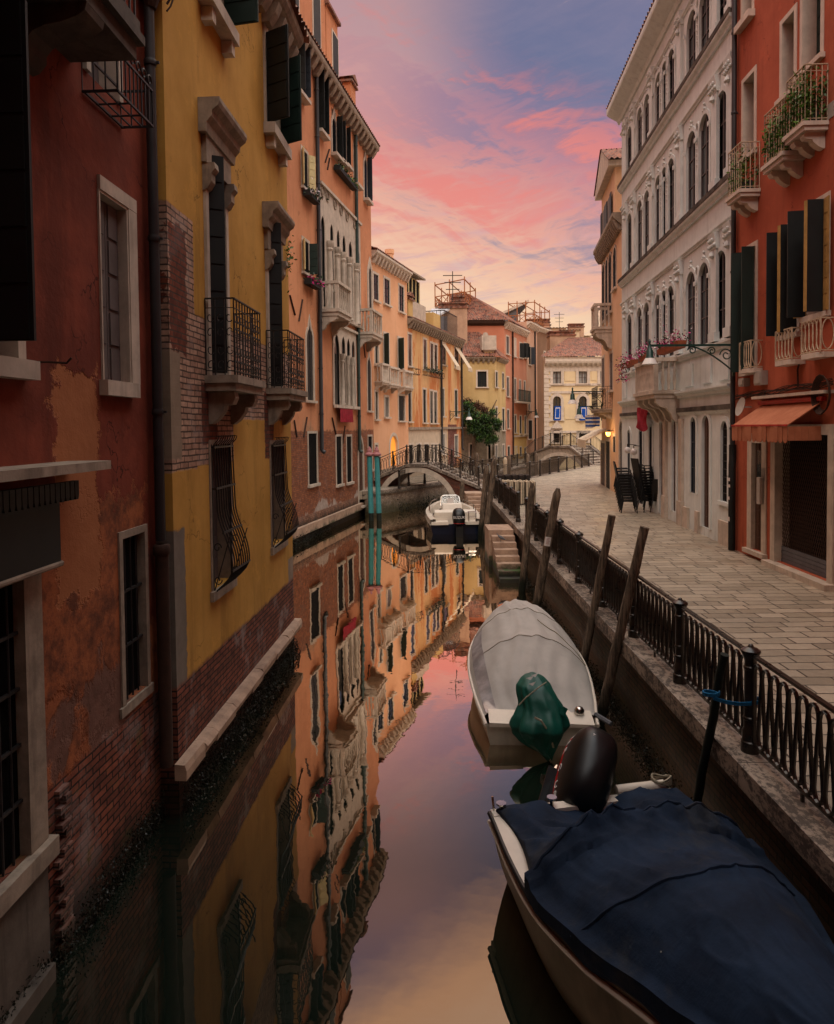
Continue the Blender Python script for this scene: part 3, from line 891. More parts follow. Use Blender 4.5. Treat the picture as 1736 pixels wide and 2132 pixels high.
def foliage(name, mat, centers, n, size, parent=None, rnd=None):
    mb = MB(); rnd = rnd or random.Random(5)
    for _ in range(n):
        c, R = rnd.choice(centers)
        while True:
            q = Vector((rnd.uniform(-1, 1), rnd.uniform(-1, 1), rnd.uniform(-1, 1)))
            if .25 < q.length < 1: break
        mb.leaf((c[0] + q.x * R[0], c[1] + q.y * R[1], c[2] + q.z * R[2]), size, rnd)
    return mb.build(name, mat, parent)

# ================================================================ LEFT BANK
M['stone_k'] = simple('shade dark stone', S(92, 84, 76), .85, .25, var=.3, scale=3, bump=.5, streak=.6)  # darker stone for the near house, underside shade put into its colour
# ---- dark red house, nearest on the left
M['red_l'] = plaster('faded red plaster', S(122, 58, 42), S(142, 70, 50), 1.0, .24, .45, bump=.4, layers=[
    L_rect(13.0, 15.7, 1.3, 3.75, .75, lambda g, co: (g.mix(g.rng(g.noise(co, 3.2, 7, .75), .38, .62), S(104, 62, 44), S(170, 100, 62)), g.noise(co, 5, 6, .75)), .05),
    L_rect(14.0, 14.75, 2.9, 4.95, .35, lambda g, co: (g.mix(g.noise(co, 4, 6, .7), S(150, 92, 58), S(178, 116, 76)),), .03),
    L_loss(.60, S(168, 100, 64), .75, 4.0, .03, 2.6),
    L_loss(.63, S(128, 92, 78), 1.1, 3.4, .02, 1.6),
    L_brick_below(1.45, .22, S(158, 92, 70), S(118, 68, 54), S(48, 38, 33), white=.6, moss=.95)], algae=.8, algae_z=.62)
def lrx(y): return -2.97 + .042 * (y - 8.0)
LR = Facade('red_house', 'dark red plaster house with bare brick foot and stone canopy, nearest on the left', 'house',
            (lrx(-8), -8), (lrx(8.02), 8.02), -.6, 19.0, M['red_l'], 6)
u0, u1 = LR.p(cA(545, 1400))[0], LR.p(cA(688, 1400))[0]
z1 = LR.p(cA(520, 1040))[1]; z0 = LR.p(cB(580, 345))[1]
o = LR.win(u0, u1, z0, z1, trim=.025, tw=.02, depth=.09, pane='shut_grey', sill=.09, sillh=.15)
q = MB(); q.box(u1 + .026, u1 + .22, -.03, -.002, z0 + .002, z1 + .022); q.box(u0 - .02, u1 + .22, -.032, -.002, z1 + .026, z1 + .16)
LR.part(q, 'stone_surround', M['stone'], o)
for zz in (z0 + .35, z1 - .35):
    q = MB(); q.box(u1 - .3, u1 - .01, .085, .104, zz, zz + .035); q.tube([(u1 - .02, .09, zz - .03), (u1 - .02, .09, zz + .06)], .016, 6)
    LR.part(q, 'hinge', M['iron'], o)
u0, u1 = LR.p(cB(668, 1500))[0], LR.p(cB(785, 1500))[0]
z1 = LR.p(cB(775, 1175))[1]; z0 = LR.p(cC(775, 95))[1]
LR.win(u0, u1 + .02, z0, z1, trim=.075, tw=.02, depth=.10, pane='dark', sill=.03, bars=.5, tm='stone_d', sash=False)
# water door with stone jambs
ud = LR.p((47, 1400))[0]; zd1 = LR.p((46, 1198))[1]; zd0 = LR.p((60, 1778))[1]
o = LR.win(ud - 1.05, ud, zd0, zd1, trim=.24, tw=.03, depth=.09, pane='dark', sill=.09, sillh=.16, tm='stone_d', sash=False, bars=.4, name='water_door')
q = MB(); q.box(ud - 1.4, ud + .2, -.04, -.002, -.6, zd0 - .165); q.box(ud - 1.5, ud + .12, -.13, -.042, -.6, zd0 - .95)
LR.part(q, 'door_plinth', M['stone_k'], o)
# cloth panel hanging in front of the door and its scalloped valance
uR = LR.p((123, 1100), .14)[0]; za = LR.p((123, 1170), .14)[1]; zb_ = LR.p((123, 1028), .14)[1]
q = MB(); q.box(uR - 1.7, uR, -.15, -.13, za, zb_)
o = LR.part(q, 'door_awning', M['shut_k'])
q = MB(); q.tube([(uR - 1.72, -.14, za - .015), (uR + .02, -.14, za - .015)], .025, 8); LR.part(q, 'awning_bar', M['stone_d'], o)
q = MB(); uV = LR.p((156, 1005), .2)[0]
n = 26
for i in range(n):
    a = uV - 1.9 + 1.9 * i / n; b = uV - 1.9 + 1.9 * (i + 1) / n - .012
    q.prism([(a, zb_ + .1), (b, zb_ + .1), (b, zb_ - .02), ((a + b) / 2 + .018, zb_ - .055), ((a + b) / 2 - .018, zb_ - .055), (a, zb_ - .02)], 'y', -.24, -.19)
LR.part(q, 'valance', M['shut_k'], o)
uS = LR.p((232, 970), .36)[0]; zS = LR.p((232, 976), .36)[1]
q = MB()
rr = random.Random(3)
pts = [(uS - 2.6, -.002), (uS - .05, -.002)] + [(uS - .1 * i * 2.6 + rr.uniform(-.01, .01), -.36 + rr.uniform(-.012, .012)) for i in range(0, 11)]
q.prism(pts, 'z', zS, zS + .075)
LR.part(q, 'stone_canopy', M['stone_d'])
# upper window: a leaf standing open, seen edge-on to the canal
o = LR.win(12.96, 13.47, 4.95, 7.25, trim=.1, pane='dark', sill=.12, sillh=.15, sash=False)
LR.shutter(o, 12.93, 5.02, 7.3, .45, 90, 'L', 'shut_k', boards=6)
# balcony slab on a scrolled corbel
b = MB(); b.box(11.4, 14.42, -.60, -.002, 7.66, 7.80); b.box(11.4, 14.47, -.66, -.002, 7.803, 7.88); b.box(11.4, 14.44, -.63, -.002, 7.883, 8.0)
o = LR.part(b, 'balcony', M['stone_k'])
q = MB(); pr_ = [(-.002, 7.657), (-.60, 7.657), (-.585, 7.60), (-.52, 7.56), (-.40, 7.52), (-.27, 7.50), (-.17, 7.46), (-.12, 7.40), (-.12, 7.34), (-.06, 7.27), (-.002, 7.25)]
for uu in (13.55, 11.7):
    q = MB(); q.prism(pr_, 'x', uu, uu + .28); LR.part(q, 'bracket', M['stone_k'], o)
r = MB()
for i in range(30): r.bar((11.5 + i * .1, -.6, 8.0), (11.5 + i * .1, -.6, 8.95), .016)
r.bar((11.45, -.6, 8.96), (14.45, -.6, 8.96), .03); r.bar((14.44, -.6, 8.96), (14.44, 0, 8.96), .03)
LR.part(r, 'railing', M['iron'], o)
# iron flower cage and the window behind it
LR.win(14.72, 15.30, 7.72, 9.3, trim=.08, pane='shut_grey', sill=0, sash=False)
r = MB(); a0, a1, ww, zz0, zz1 = 14.62, 15.40, .33, 7.50, 7.86
for z in (zz0, zz1):
    for P, Q in (((a0, 0, z), (a0, -ww, z)), ((a1, 0, z), (a1, -ww, z)), ((a0, -ww, z), (a1, -ww, z)), ((a0, -.02, z), (a1, -.02, z))): r.bar(P, Q, .02)
for i in range(10):
    u = a0 + (a1 - a0) * i / 9; r.bar((u, -ww, zz0), (u, -ww, zz1), .012)
    if i % 3 == 0: r.bar((u, 0, zz0), (u, -ww, zz0), .014)
for k in (.11, .22): r.bar((a0, -k, zz0), (a1, -k, zz0), .014)
for i in range(4):
    for a in (a0, a1): r.bar((a, -ww * i / 3, zz0), (a, -ww * i / 3, zz1), .012)
for i in range(6):
    c = a0 + (a1 - a0) * (i + .5) / 6
    r.tube([(c + .06 * math.cos(t * .5) * (1 - t / 16), -ww, zz1 + .07 + .07 * math.sin(t * .5) * (1 - t / 16)) for t in range(13)], .009, 5)
LR.part(r, 'flower_cage', M['iron'])
# shutter hook
q = MB(); P = LR.p(cB(150, 245)); 
q.tube([(P[0], -.002, P[1]), (P[0] + .02, -.16, P[1]), (P[0] + .03, -.3, P[1] - .01), (P[0] + .03, -.34, P[1] + .03)], .009, 5); LR.part(q, 'shutter_hook', M['rust'])
# toothed brick edge beside the door jamb
q = MB(); ue = LR.p((118, 1750))[0]; z = -.4; k = 0
while z < 1.38:
    q.box(ue - (.0 if k % 2 else .07) + .05 * (z > .9), ue + .14, -.045 - .02 * ((k * 7) % 3) / 2, -.001, z, z + .06); z += .072; k += 1
LR.part(q, 'brick_quoin', M['brick_edge'])
LR.finish()
# unseen block added behind the viewpoint to keep light off the near canal
q = MB(); q.box(-6, 6.2, -11.0, 3.0, 5.9, 21.0); q.box(-6, 5.0, -11, 3, -.6, 5.9); LR.part(q, 'rear_shade_block', M['red_l'])

# ---- yellow house
bc = dict(white=.55)
pinkb = colB(S(214, 176, 150), S(176, 134, 112), S(92, 74, 64), white=.5)
redb = colB(S(140, 74, 52), S(112, 60, 44), S(84, 66, 56), white=.2)
M['yellow_l'] = plaster('ochre yellow plaster', S(190, 142, 62), S(202, 154, 76), .8, .1, .28, bump=.12, layers=[
    L_rect(-.3, .80, 3.92, 6.95, .05, pinkb), L_rect(.70, 6.2, 4.55, 5.82, .03, pinkb), L_rect(.3, 2.28, 3.95, 4.75, .03, pinkb),
    L_rect(.02, .55, 5.3, 6.75, .28, redb), L_rect(1.0, 1.6, 4.2, 5.0, .12, redb), L_rect(4.0, 4.6, 3.9, 5.0, .12, redb),
    L_rect(-.3, .30, 4.05, 5.3, .10, colP(S(150, 132, 112))), L_rect(-.3, .33, -.5, 3.25, .10, colP(S(132, 122, 110))),
    L_rect(5.55, 6.3, -.5, 1.9, .06, colP(S(150, 134, 118))),
    L_brick_below(1.46, .09, S(152, 88, 68), S(112, 66, 54), S(54, 42, 37), white=.7, moss=.2)], algae=.85, algae_z=.7)
LY = Facade('yellow_house', 'ochre yellow house with belly grilles, two iron balconies and patches of bare brick', 'house', (-2.76, 8.0), (-2.47, 13.95), -.6, 11.9, M['yellow_l'], 5.5)
def pediment(F, u0, u1, zt, w=.28, h=.42, cons=True):
    b = MB()
    b.prism([(-.002, zt - h), (-w * .35, zt - h), (-w * .4, zt - h * .72), (-w * .62, zt - h * .55), (-w * .66, zt - h * .38), (-w * .92, zt - h * .25), (-w, zt - h * .12), (-w, zt), (-.002, zt)], 'x', u0, u1)
    o = F.part(b, 'pediment', M['stone_d'])
    q = MB(); q.box(u0 + .1, u1 - .1, -.07, -.002, zt - h - .34, zt - h - .003); F.part(q, 'frieze', M['stone_d'], o)
    for uu in (u0 + .12, u1 - .27):
        q = MB(); q.prism([(-.002, zt - h - .345), (-.16, zt - h - .345), (-.17, zt - h - .42), (-.12, zt - h - .48), (-.12, zt - h - .58), (-.07, zt - h - .66), (-.002, zt - h - .7)], 'x', uu, uu + .15)
        F.part(q, 'console', M['stone_d'], o)
    return o
# two tall windows with balconies
a0, a1 = LY.p(cA(1128, 1200))[0], LY.p(cA(1222, 1200))[0]
zb1 = LY.p(cB(1140, 322))[1]; zt1 = LY.p(cA(1125, 830))[1]
def tall(a0, a1, zb1, zt1, pt):
    o = LY.win(a0, a1, zb1 + .01, zt1, trim=.10, tw=.04, depth=.16, pane='shut_grey', sill=0, sash=False)
    LY.shutter(o, a0 + .01, zb1 + .05, zt1 - .03, (a1 - a0) * .46, 62, 'L', 'shut_k', boards=8, w=-.1)
    pediment(LY, a0 - .24, a1 + .26, pt)
    LY.iron_balcony(a0 - .16, a1 + .42, zb1, w=.40, h=.98, slab=.2, br=.42, gap=.13)
tall(a0, a1, zb1, zt1, LY.p(cA(1065, 512))[1])
b0, b1 = LY.p(cE(112, 700))[0], LY.p(cE(184, 700))[0]
zb2 = LY.p(cE(105, 1072))[1]; zt2 = LY.p(cE(112, 30))[1]
tall(b0, b1, zb1, zt1, LY.p(cA(1435, 1105))[1])
# top floor windows
zs3 = LY.p(cA(1210, 150))[1]
o = LY.win(a0 - .02, a1 + .1, zs3, zs3 + 2.2, trim=.1, pane='dark', sill=.2, sillh=.18, sash=False)
LY.shutter(o, a1 + .1, zs3 + .02, zs3 + 2.1, .5, 80, 'R', 'shut_g')
for uu in (a0 - .05, a1 + .05):
    q = MB(); q.box(uu, uu + .14, -.15, -.002, zs3 - .36, zs3 - .185); LY.part(q, 'bracket', M['stone'], o)
h0 = LY.p((551, 160))[0]; zs4 = LY.p((551, 258))[1]; zt4 = LY.p((551, 70))[1]
o = LY.win(h0, h0 + .98, zs4, zt4, trim=.1, pane='dark', sill=.2, sillh=.18, sash=False)
LY.shutter(o, h0, zs4 + .03, zt4 - .02, .48, 118, 'L', 'shut_k'); LY.shutter(o, h0 + .98, zs4 + .03, zt4 - .02, .48, 62, 'R', 'shut_g')
for uu in (h0 - .03, h0 + .85):
    q = MB(); q.box(uu, uu + .14, -.15, -.002, zs4 - .36, zs4 - .185); LY.part(q, 'bracket', M['stone'], o)
# belly grilles
def belly(u0, u1, z0, z1, wmax=.27):
    o = LY.win(u0, u1, z0, z1, trim=.07, tw=.015, depth=.2, pane='shut_grey', sill=.05, sillh=.13, sash=False, tm='stone_d')
    r = MB(); H = z1 - z0
    def prof(t): # t 0 top .. 1 bottom
        if t < .45: return .05 + .03 * t / .45
        if t < .84: return .08 + (wmax - .08) * (math.sin((t - .45) / .39 * math.pi / 2)) ** 1.6
        return wmax * math.cos((t - .84) / .16 * math.pi / 2) * .85 + .15 * wmax
    def pz(t): return z1 + .01 - (H + .03) * t
    n = 9
    for i in range(n):
        u = u0 + (u1 - u0) * i / (n - 1)
        r.tube([(u, -prof(k / 22), pz(k / 22)) for k in range(23)], .0105, 5)
        r.tube([(u, -prof(0), pz(0)), (u, -.10, pz(0) + .05), (u, -.12, pz(0) + .1), (u, -.08, pz(0) + .11)], .008, 4)
    for t in (.02, .30, .60, .86):
        r.box(u0 - .02, u1 + .02, -prof(t) - .012, -prof(t) + .012, pz(t) - .014, pz(t) + .014)
    for u in (u0, u1):
        r.bar((u, -.01, pz(.0)), (u, -.01, pz(1.0)), .022)
        for t in (.02, .30): r.bar((u, 0, pz(t)), (u, -prof(t), pz(t)), .02)
        r.tube([(u, -.02, pz(1)), (u, -wmax * .9, pz(.62))], .009, 4)
        for (cz, cw, R, sg) in ((.70, .07, .055, 1), (.92, .07, .055, -1)):
            r.tube([(u, -cw - R * (1 - k / 22) * math.cos(sg * k * .45), pz(cz) + R * 1.2 * (1 - k / 22) * math.sin(sg * k * .45)) for k in range(16)], .009, 4)
    LY.part(r, 'belly_grille', M['iron'], o)
belly(LY.p(cB(1156, 1000))[0], LY.p(cB(1250, 1000))[0] + .06, LY.p(cB(1165, 1495))[1], LY.p(cB(1150, 700))[1])
belly(LY.p(cE(132, 1600))[0], LY.p(cE(205, 1450))[0] + .08, LY.p(cE(150, 2070))[1], LY.p(cE(130, 1388))[1])
# eaves, ledge, downpipe
LY.cornice(11.62, [(.05, -.02), (.30, .10), (.36, .18), (.38, .28)], 'stone_d', mod=(.47, .22, .30, -.34, -.022))
q = MB(); rr = random.Random(9); u = -.12
while u < 5.98:
    l = rr.uniform(.35, .95); e = min(u + l, 6.05)
    q.prism([(-.13 + rr.uniform(-.02, .02), .47 + rr.uniform(-.03, .02)), (-.15 + rr.uniform(-.02, .015), .57 + rr.uniform(-.015, .01)), (-.12 + rr.uniform(-.02, .02), .62 + rr.uniform(-.012, .008)), (-.002, .635), (-.002, .45)], 'x', u, e - .008); u = e
LY.part(q, 'water_ledge', M['stone_step'])
LY.pipe(-.12, 3.05, 9.0, .055, 'pipe', -.10, False)
q = MB(); q.tube([(-.12, .09, 3.06), (-.12, .09, .62)], .075, 9); q.lathe([(.08, 0), (.095, .03), (.095, .1), (.08, .13)], 9, (-.12, .09, 3.0)); LY.part(q, 'drain_pipe', M['rust'], None, 50)
q = MB(); q.lathe([(.06, 0), (.10, .12), (.17, .26), (.19, .3), (.19, .42), (.16, .43)], 10, (-.12, .08, 8.98))
for k in range(8):
    t = k * math.pi / 4
    q.tube([(-.12 + math.cos(t) * (.18 + .07 * math.sin(j * .7)), .08 + math.sin(t) * (.18 + .07 * math.sin(j * .7)), 9.02 + j * .07) for j in range(9)], .012, 4)
LY.part(q, 'rain_hopper', M['rust'])
LY.finish()
rf = MB(); tile_slope(rf, (-.3, -.45, 11.92), (6.2, -.45, 11.92), (6.2, 5.5, 13.6), (-.3, 5.5, 13.6)); LY.part(rf, 'roof', M['tile'])

# ---- orange Gothic palazzo
M['orange'] = plaster('orange plaster', S(200, 134, 96), S(210, 146, 106), .6, .12, .32, bump=.1, layers=[
    L_loss(.66, S(196, 150, 116), .5, 9.0, .05, 6.0),
    L_brick_below(4.3, .25, S(182, 110, 72), S(150, 86, 58), S(118, 92, 74), white=.15),
    L_loss(.60, S(186, 168, 156), .55, 2.6, .02, 2.0),
    L_brick_below(.98, .05, S(176, 130, 104), S(156, 108, 86), S(120, 96, 82), white=.35)], algae=.9, algae_z=1.0, nscale=.3)
dlo = Vector((2.24, 11.8)).normalized()
LO = Facade('gothic_palazzo', 'tall orange Gothic palazzo with white pointed arch loggias and dark shutters', 'palazzo',
            (-4.6 - .19 * 12, 15.0), (-2.36, 38.8), -.6, 19.6, M['orange'], 9)
def W(F, c, xl, xr, yt, yb, xt=None, **k):
    """window from photo readings: jambs at xl, xr; head yt and foot yb read at the left jamb"""
    ym = (yt + yb) / 2
    u0 = F.p(c(xl, ym))[0]; u1 = F.p(c(xr, ym))[0]; z1 = F.p(c(xl, yt))[1]; z0 = F.p(c(xl, yb))[1]
    return F.win(u0, u1, z0, z1, **k)
SH = lambda *a: list(a)
og = dict(arch='ogee', trim=.16, tw=.03, depth=.03, sill=.3, sillh=.14, sash=False)
W(LO, cD, 358, 408, 290, 735, shut=SH(('L', 88, 'shut_k'), ('R', 80, 'shut_blue')), **og)
W(LO, cD, 528, 568, 545, 1045, shut=SH(('L', 100, 'shut_k'), ('R', 75, 'shut_k')), **og)
for xl, xr in ((650, 684), (698, 722), (742, 764)): 
    W(LO, cD, xl, xr, 870 + (xl - 650) * 1.25, 1235 + (xl - 650) * .95, shut=SH(('R', 75, 'shut_k'),), **og)
W(LO, cD, 828, 850, 1090, 1480, **dict(og, pane='shut_k'))
W(LO, cD, 908, 932, 1220, 1600, shut=SH(('R', 70, 'shut_blue'),), **og)
sm = dict(trim=.12, tw=.02, depth=.03, sill=.12, pane='dark', sash=False)
W(LO, cD, 408, 452, 1200, 1500, shut=SH(('L', 150, 'shut_c'), ('R', 140, 'shut_c')), **sm)
W(LO, cD, 415, 462, 1930, 2190, shut=SH(('L', 150, 'shut_c'), ('R', 95, 'shut_g')), **sm)
W(LO, cE, 373, 415, 530, 1090, arch='ogee', trim=.15, tw=.02, depth=.03, pane='shut_k', sash=False, sill=.12)
W(LO, cE, 781, 803, 760, 1160, arch='ogee', trim=.15, tw=.02, depth=.03, pane='shut_k', sash=False, sill=.12)
gr = dict(trim=.10, tw=.02, depth=.05, pane='dark', bars=.28, sash=False, sill=.1, sillh=.12)
W(LO, cE, 385, 442, 1315, 1660, **gr); W(LO, cE, 572, 608, 1335, 1660, **gr); W(LO, cE, 642, 674, 1335, 1645, **gr); W(LO, cE, 786, 812, 1335, 1560, **gr)
W(LO, cE, 722, 752, 1345, 1800, arch='pointed', trim=.16, tw=.03, depth=.05, pane='door', sill=.3, sash=False, name='water_gate')
def polifora(F, c, arches, apex, foot, pan, kind, col_x, cap_y, name, ring=None):
    """stone panel with pointed lights on columns; readings in crop coordinates"""
    ua, zt = F.p(c(*pan[0])); ub = F.p(c(*pan[1]))[0]; zf = F.p(c(*foot))[1]; za = F.p(c(*apex))[1]; zc = F.p(c(*cap_y))[1]
    us = [(F.p(c(a, cap_y[1]))[0], F.p(c(b, cap_y[1]))[0]) for a, b in arches]
    F.holes.append((us[0][0] - .05, us[-1][1] + .05, zf, za + .05, None, .10))
    PL = F.world(ua, .06, 0); PR = F.world(ub, .06, 0)
    P = Facade(None, None, None, PL, PR, zf, zt, M['stone'], .05, root=F)
    for a, b in us: P.holes.append((a - ua, b - ua, zf + .001, za, kind, -.01))
    o = P.finish(name=name, back=False)
    q = MB(); q.M = P.ML @ Matrix.Identity(4)
    q2 = MB(); q2.box(us[0][0] - .04, us[-1][1] + .04, .02, .06, zf, za + .04); k = F.part(q2, 'pane', M['glass'], None)
    for i in range(len(us) - 1):
        cm = MB(); cp = MB()
        uc = (us[i][1] + us[i + 1][0]) / 2; r = max(.07, min(.13, (us[i + 1][0] - us[i][1]) * .28))
        cm.lathe([(r * 1.3, 0), (r * 1.3, .08), (r, .14), (r * .95, (zc - zf) * .5), (r * .85, zc - zf - .3)], 9, (uc, -.14, zf))
        cp.lathe([(r * .9, 0), (r * 1.25, .1), (r * 1.0, .16), (r * 1.5, .3), (r * 1.6, .36), (r * 1.6, .44)], 8, (uc, -.14, zc - .32))
        k_ = F.part(cm, 'column', M['stone'], None, 40); F.part(cp, 'capital', M['stone'], k_, 30)
    if ring:
        for i, (a, b) in enumerate(us):
            for uc in ([(a + b) / 2] if i == 0 else []) + ([(us[i][1] + us[i + 1][0]) / 2] if i < len(us) - 1 else []):
                t = MB(); t.tube([(uc + .22 * math.cos(j * .5236), -.07, za + ring + .22 * math.sin(j * .5236)) for j in range(12)], .035, 5, closed=True)
                t.lathe([(.0, 0), (.10, 0), (.06, .03), (.0, .04)], 8, (uc, -.07, za + ring)) if False else t.box(uc - .09, uc + .09, -.085, -.062, za + ring - .09, za + ring + .09)
                F.part(t, 'roundel', M['stone_d'], None, 40)
    t = MB(); t.box(ua - .05, ub + .05, -.16, -.062, zt - .002, zt + .12); t.box(ua - .05, ub + .05, -.22, -.06, zf - .14, zf - .002); F.part(t, 'string_course', M['stone'])
polifora(LO, cN, ((196, 246), (310, 352), (393, 430), (462, 503), (538, 584), (640, 672)), (330, 650), (520, 1840), ((178, 150), (684, 900)), 'pointed', None, (350, 960), 'stone_loggia', 1.0)
polifora(LO, cE, ((550, 586), (600, 626), (636, 658), (668, 690)), (608, 660), (600, 1125), ((541, 578), (698, 800)), 'pointed', None, (600, 800), 'lower_loggia')
ub0 = LO.p(cN(196, 1560), .05)[0]; zb0 = LO.p(cN(210, 1715))[1]
LO.stone_balcony(ub0, ub0 + 1.9, zb0, .85, 1.15, nb=6, slab=.3, br=.6)
ub1 = LO.p(cN(652, 1800))[0]; zb1 = LO.p(cN(652, 1985))[1]
LO.stone_balcony(ub1, ub1 + 2.1, zb1, .8, 1.15, nb=5, slab=.3, br=.5)
W(LO, cN, 655, 690, 1010, 1690, arch='pointed', trim=.14, tw=.02, depth=.03, pane='shut_k', sill=0, sash=False)
W(LO, cN, 800, 832, 1110, 1690, arch='ogee', trim=.3, tw=.03, depth=.03, pane='shut_k', sill=0, sash=False)
# red cloth rail, anchors, pipes
for c, a, b in ((cE, (255, 385), (290, 520)), (cE, (340, 415), (316, 560)), (cE, (285, 1225), (303, 1340)), (cE, (370, 1205), (348, 1340)), (cE, (540, 1208), (565, 1320)), (cE, (627, 1265), (612, 1385)), (cE, (752, 705), (763, 805)), (cD, (625, 1205), (592, 1310)), (cD, (628, 1275), (610, 1370))):
    P, Q = LO.p(c(*a)), LO.p(c(*b)); q = MB(); q.bar((P[0], -.03, P[1]), (Q[0], -.03, Q[1]), .06, .04); LO.part(q, 'wall_anchor', M['rust'])
pu = LO.p(cD(508, 900))[0]; LO.pipe(pu, LO.p(cE(475, 1440))[1], 18.9, .085, 'pipe', .12)
pu2 = LO.p(cE(708, 1000))[0]; LO.pipe(pu2, LO.p(cE(715, 1440))[1], 18.9, .085, 'pipe_g', .12)
LO.cornice(19.22, [(.46, 0), (.50, .06), (.52, .14), (.52, .24)], 'stone_d', mod=(.62, .26, .46, -.42, -.002))
rf = MB(); tile_slope(rf, (0, -.56, 19.5), (LO.L + .1, -.56, 19.5), (LO.L + .1, 4.5, 21.0), (0, 4.5, 21.0)); LO.part(rf, 'roof', M['tile'])
# set-back attic storeys
def attic(ua, ub, y0, z1, wins):
    q = MB(); q.box(ua, ub, y0, y0 + 4, 19.7, z1); o = LO.part(q, 'attic', M['orange'])
    q = MB(); q.box(ua - .12, ub + .12, y0 - .15, y0 + 4.1, z1 + .002, z1 + .14); LO.part(q, 'attic_roof', M['tile'], o)
    for a, b, z0_, z1_ in wins:
        q = MB(); q.box(a, b, y0 - .03, y0 - .004, z0_, z1_); LO.part(q, 'window', M['white'], o)
        q = MB(); q.box(a + .12, b - .12, y0 - .045, y0 - .032, z0_ + .1, z1_ - .1); LO.part(q, 'pane', M['shut_k'], o)
a0_ = LO.p(cD(400, 100))[0]; a1_ = LO.p(cD(660, 400))[0]; a2_ = LO.p(cD(735, 500))[0]
attic(a0_ - 3, a1_ - .3, .25, 25.2, [(a0_ - .6, a0_ + .5, 20.9, 23.6), (a1_ - 2.1, a1_ - 1.0, 20.6, 23.6)])
attic(a1_ - .25, a2_, .22, 23.2, [(a1_ + .5, a1_ + 1.5, 20.3, 22.6)])
uc = LO.p(cD(855, 900))[0]; LO.chimney(uc, .6, 19.7, 21.6, .9, .8, M['orange'])
q = MB(); q.box(0, LO.L + .05, -.16, -.002, .3, .62); LO.part(q, 'water_ledge', M['stone_step'])
LO.finish()

# ---- apricot house beside the first bridge
M['apricot'] = plaster('apricot plaster', S(230, 174, 132), S(236, 184, 144), 0, .08, .16, bump=.05, layers=[L_loss(.66, S(206, 176, 150), .5, 3.5, .04, 2.0)], nscale=.3)
LA = Facade('apricot_house', 'apricot house with white balconettes and a lit arched doorway by the near footbridge', 'house', (-2.45, 39.4), (-.53, 45.4), -.6, 14.2, M['apricot'], 8)
wn = dict(trim=.13, tw=.025, depth=.07, tm='white', sill=.14, sash=False)
for xl, xr, yt, yb in ((108, 138, 232, 405), (178, 212, 262, 430), (275, 305, 310, 480)): W(LA, cF, xl, xr, yt, yb, pane='glass', **dict(wn, sash=True))
for xl, xr, yt, yb, s_ in ((118, 140, 700, 830, None), (176, 208, 628, 835, 'L'), (270, 304, 658, 862, 'L')):
    W(LA, cF, xl, xr, yt, yb, pane='shut_k', shut=[(s_, 120, 'shut_g')] if s_ else None, **wn)
for xa, xb, y in ((117, 160, 940), (172, 232, 958), (268, 324, 975)):
    ua, zz = LA.p(cF(xa, y)); ub = LA.p(cF(xb, y))[0]
    LA.stone_balcony(ua, ub, zz, .45, 1.0, nb=5, mat='white', slab=.2, br=.3)
for xl, xr, yt, yb, pn in ((120, 136, 1010, 1190, 'shut_k'), (182, 206, 1045, 1175, 'curtain'), (273, 312, 1035, 1200, 'shut_k'), (120, 134, 1360, 1430, 'dark')): W(LA, cF, xl, xr, yt, yb, pane=pn, **wn)
W(LA, cF, 218, 266, 1300, 1500, arch='round', trim=.2, tw=.03, depth=.15, pane='doorglow', sill=0, tm='white', sash=False, name='lit_doorway')
LA.cornice(13.75, [(.05, 0), (.3, .2), (.4, .3), (.4, .42)], 'white', mod=(.55, .22, .32, -.22, .2))
q = MB(); q.box(0, LA.L, -.03, -.002, -.5, 2.0); LA.part(q, 'plinth', M['stone_d'])
LA.finish()
rf = MB(); tile_slope(rf, (-.1, -.42, 14.2), (LA.L, -.42, 14.2), (LA.L, 4, 15.6), (-.1, 4, 15.6)); LA.part(rf, 'roof', M['tile'])
q = MB(); uc, zc = LA.p(cF(214, 180), -1.4); zt = LA.p(cF(214, 80), -1.4)[1]; q.lathe([(.26, 0), (.26, zt - zc + .3), (.31, zt - zc + .33), (.31, zt - zc + .6)], 12, (uc, 1.4, zc - .6)); LA.part(q, 'chimney', M['apricot'], None, 40)

# ---- rust stained ochre house
def L_streaks(cc, thr=.5, k=.85):
    def L(g, co, x, z, n):
        q = g.noise(g.mapv(co, (.7, .7, .13)), 1.0, 8, .72, .6)
        return g.math('MULTIPLY', g.rng(q, thr, thr + .09), k), cc
    return L
M['ochre'] = plaster('stained ochre plaster', S(212, 168, 112), S(222, 182, 132), 0, .1, .35, bump=.06, layers=[
    L_streaks(S(190, 100, 44), .47, .8), L_streaks(S(226, 198, 160), .57, .75),
    L_rect(-1, 9.0, -.6, 4.3, .05, colP(S(206, 188, 164), .8)), L_rect(9.1, 11.6, 1.3, 4.6, .05, colB(S(150, 88, 76), S(120, 70, 62), S(120, 96, 84), white=.3))], nscale=.35)
wn = dict(wn, depth=.05, tw=.02)
LC = Facade('stained_house', 'ochre house streaked with rust stains, white awnings at two upper windows', 'house', (-.55, 45.45), (3.62, 57.8), -.6, 11.3, M['ochre'], 6)
for xl, xr, yt, yb in ((336, 358, 630, 840), (436, 456, 665, 862), (482, 500, 690, 870), (508, 526, 700, 875), (556, 580, 690, 830), (642, 664, 708, 850)): W(LC, cF, xl, xr, yt, yb, pane='glass', **wn)
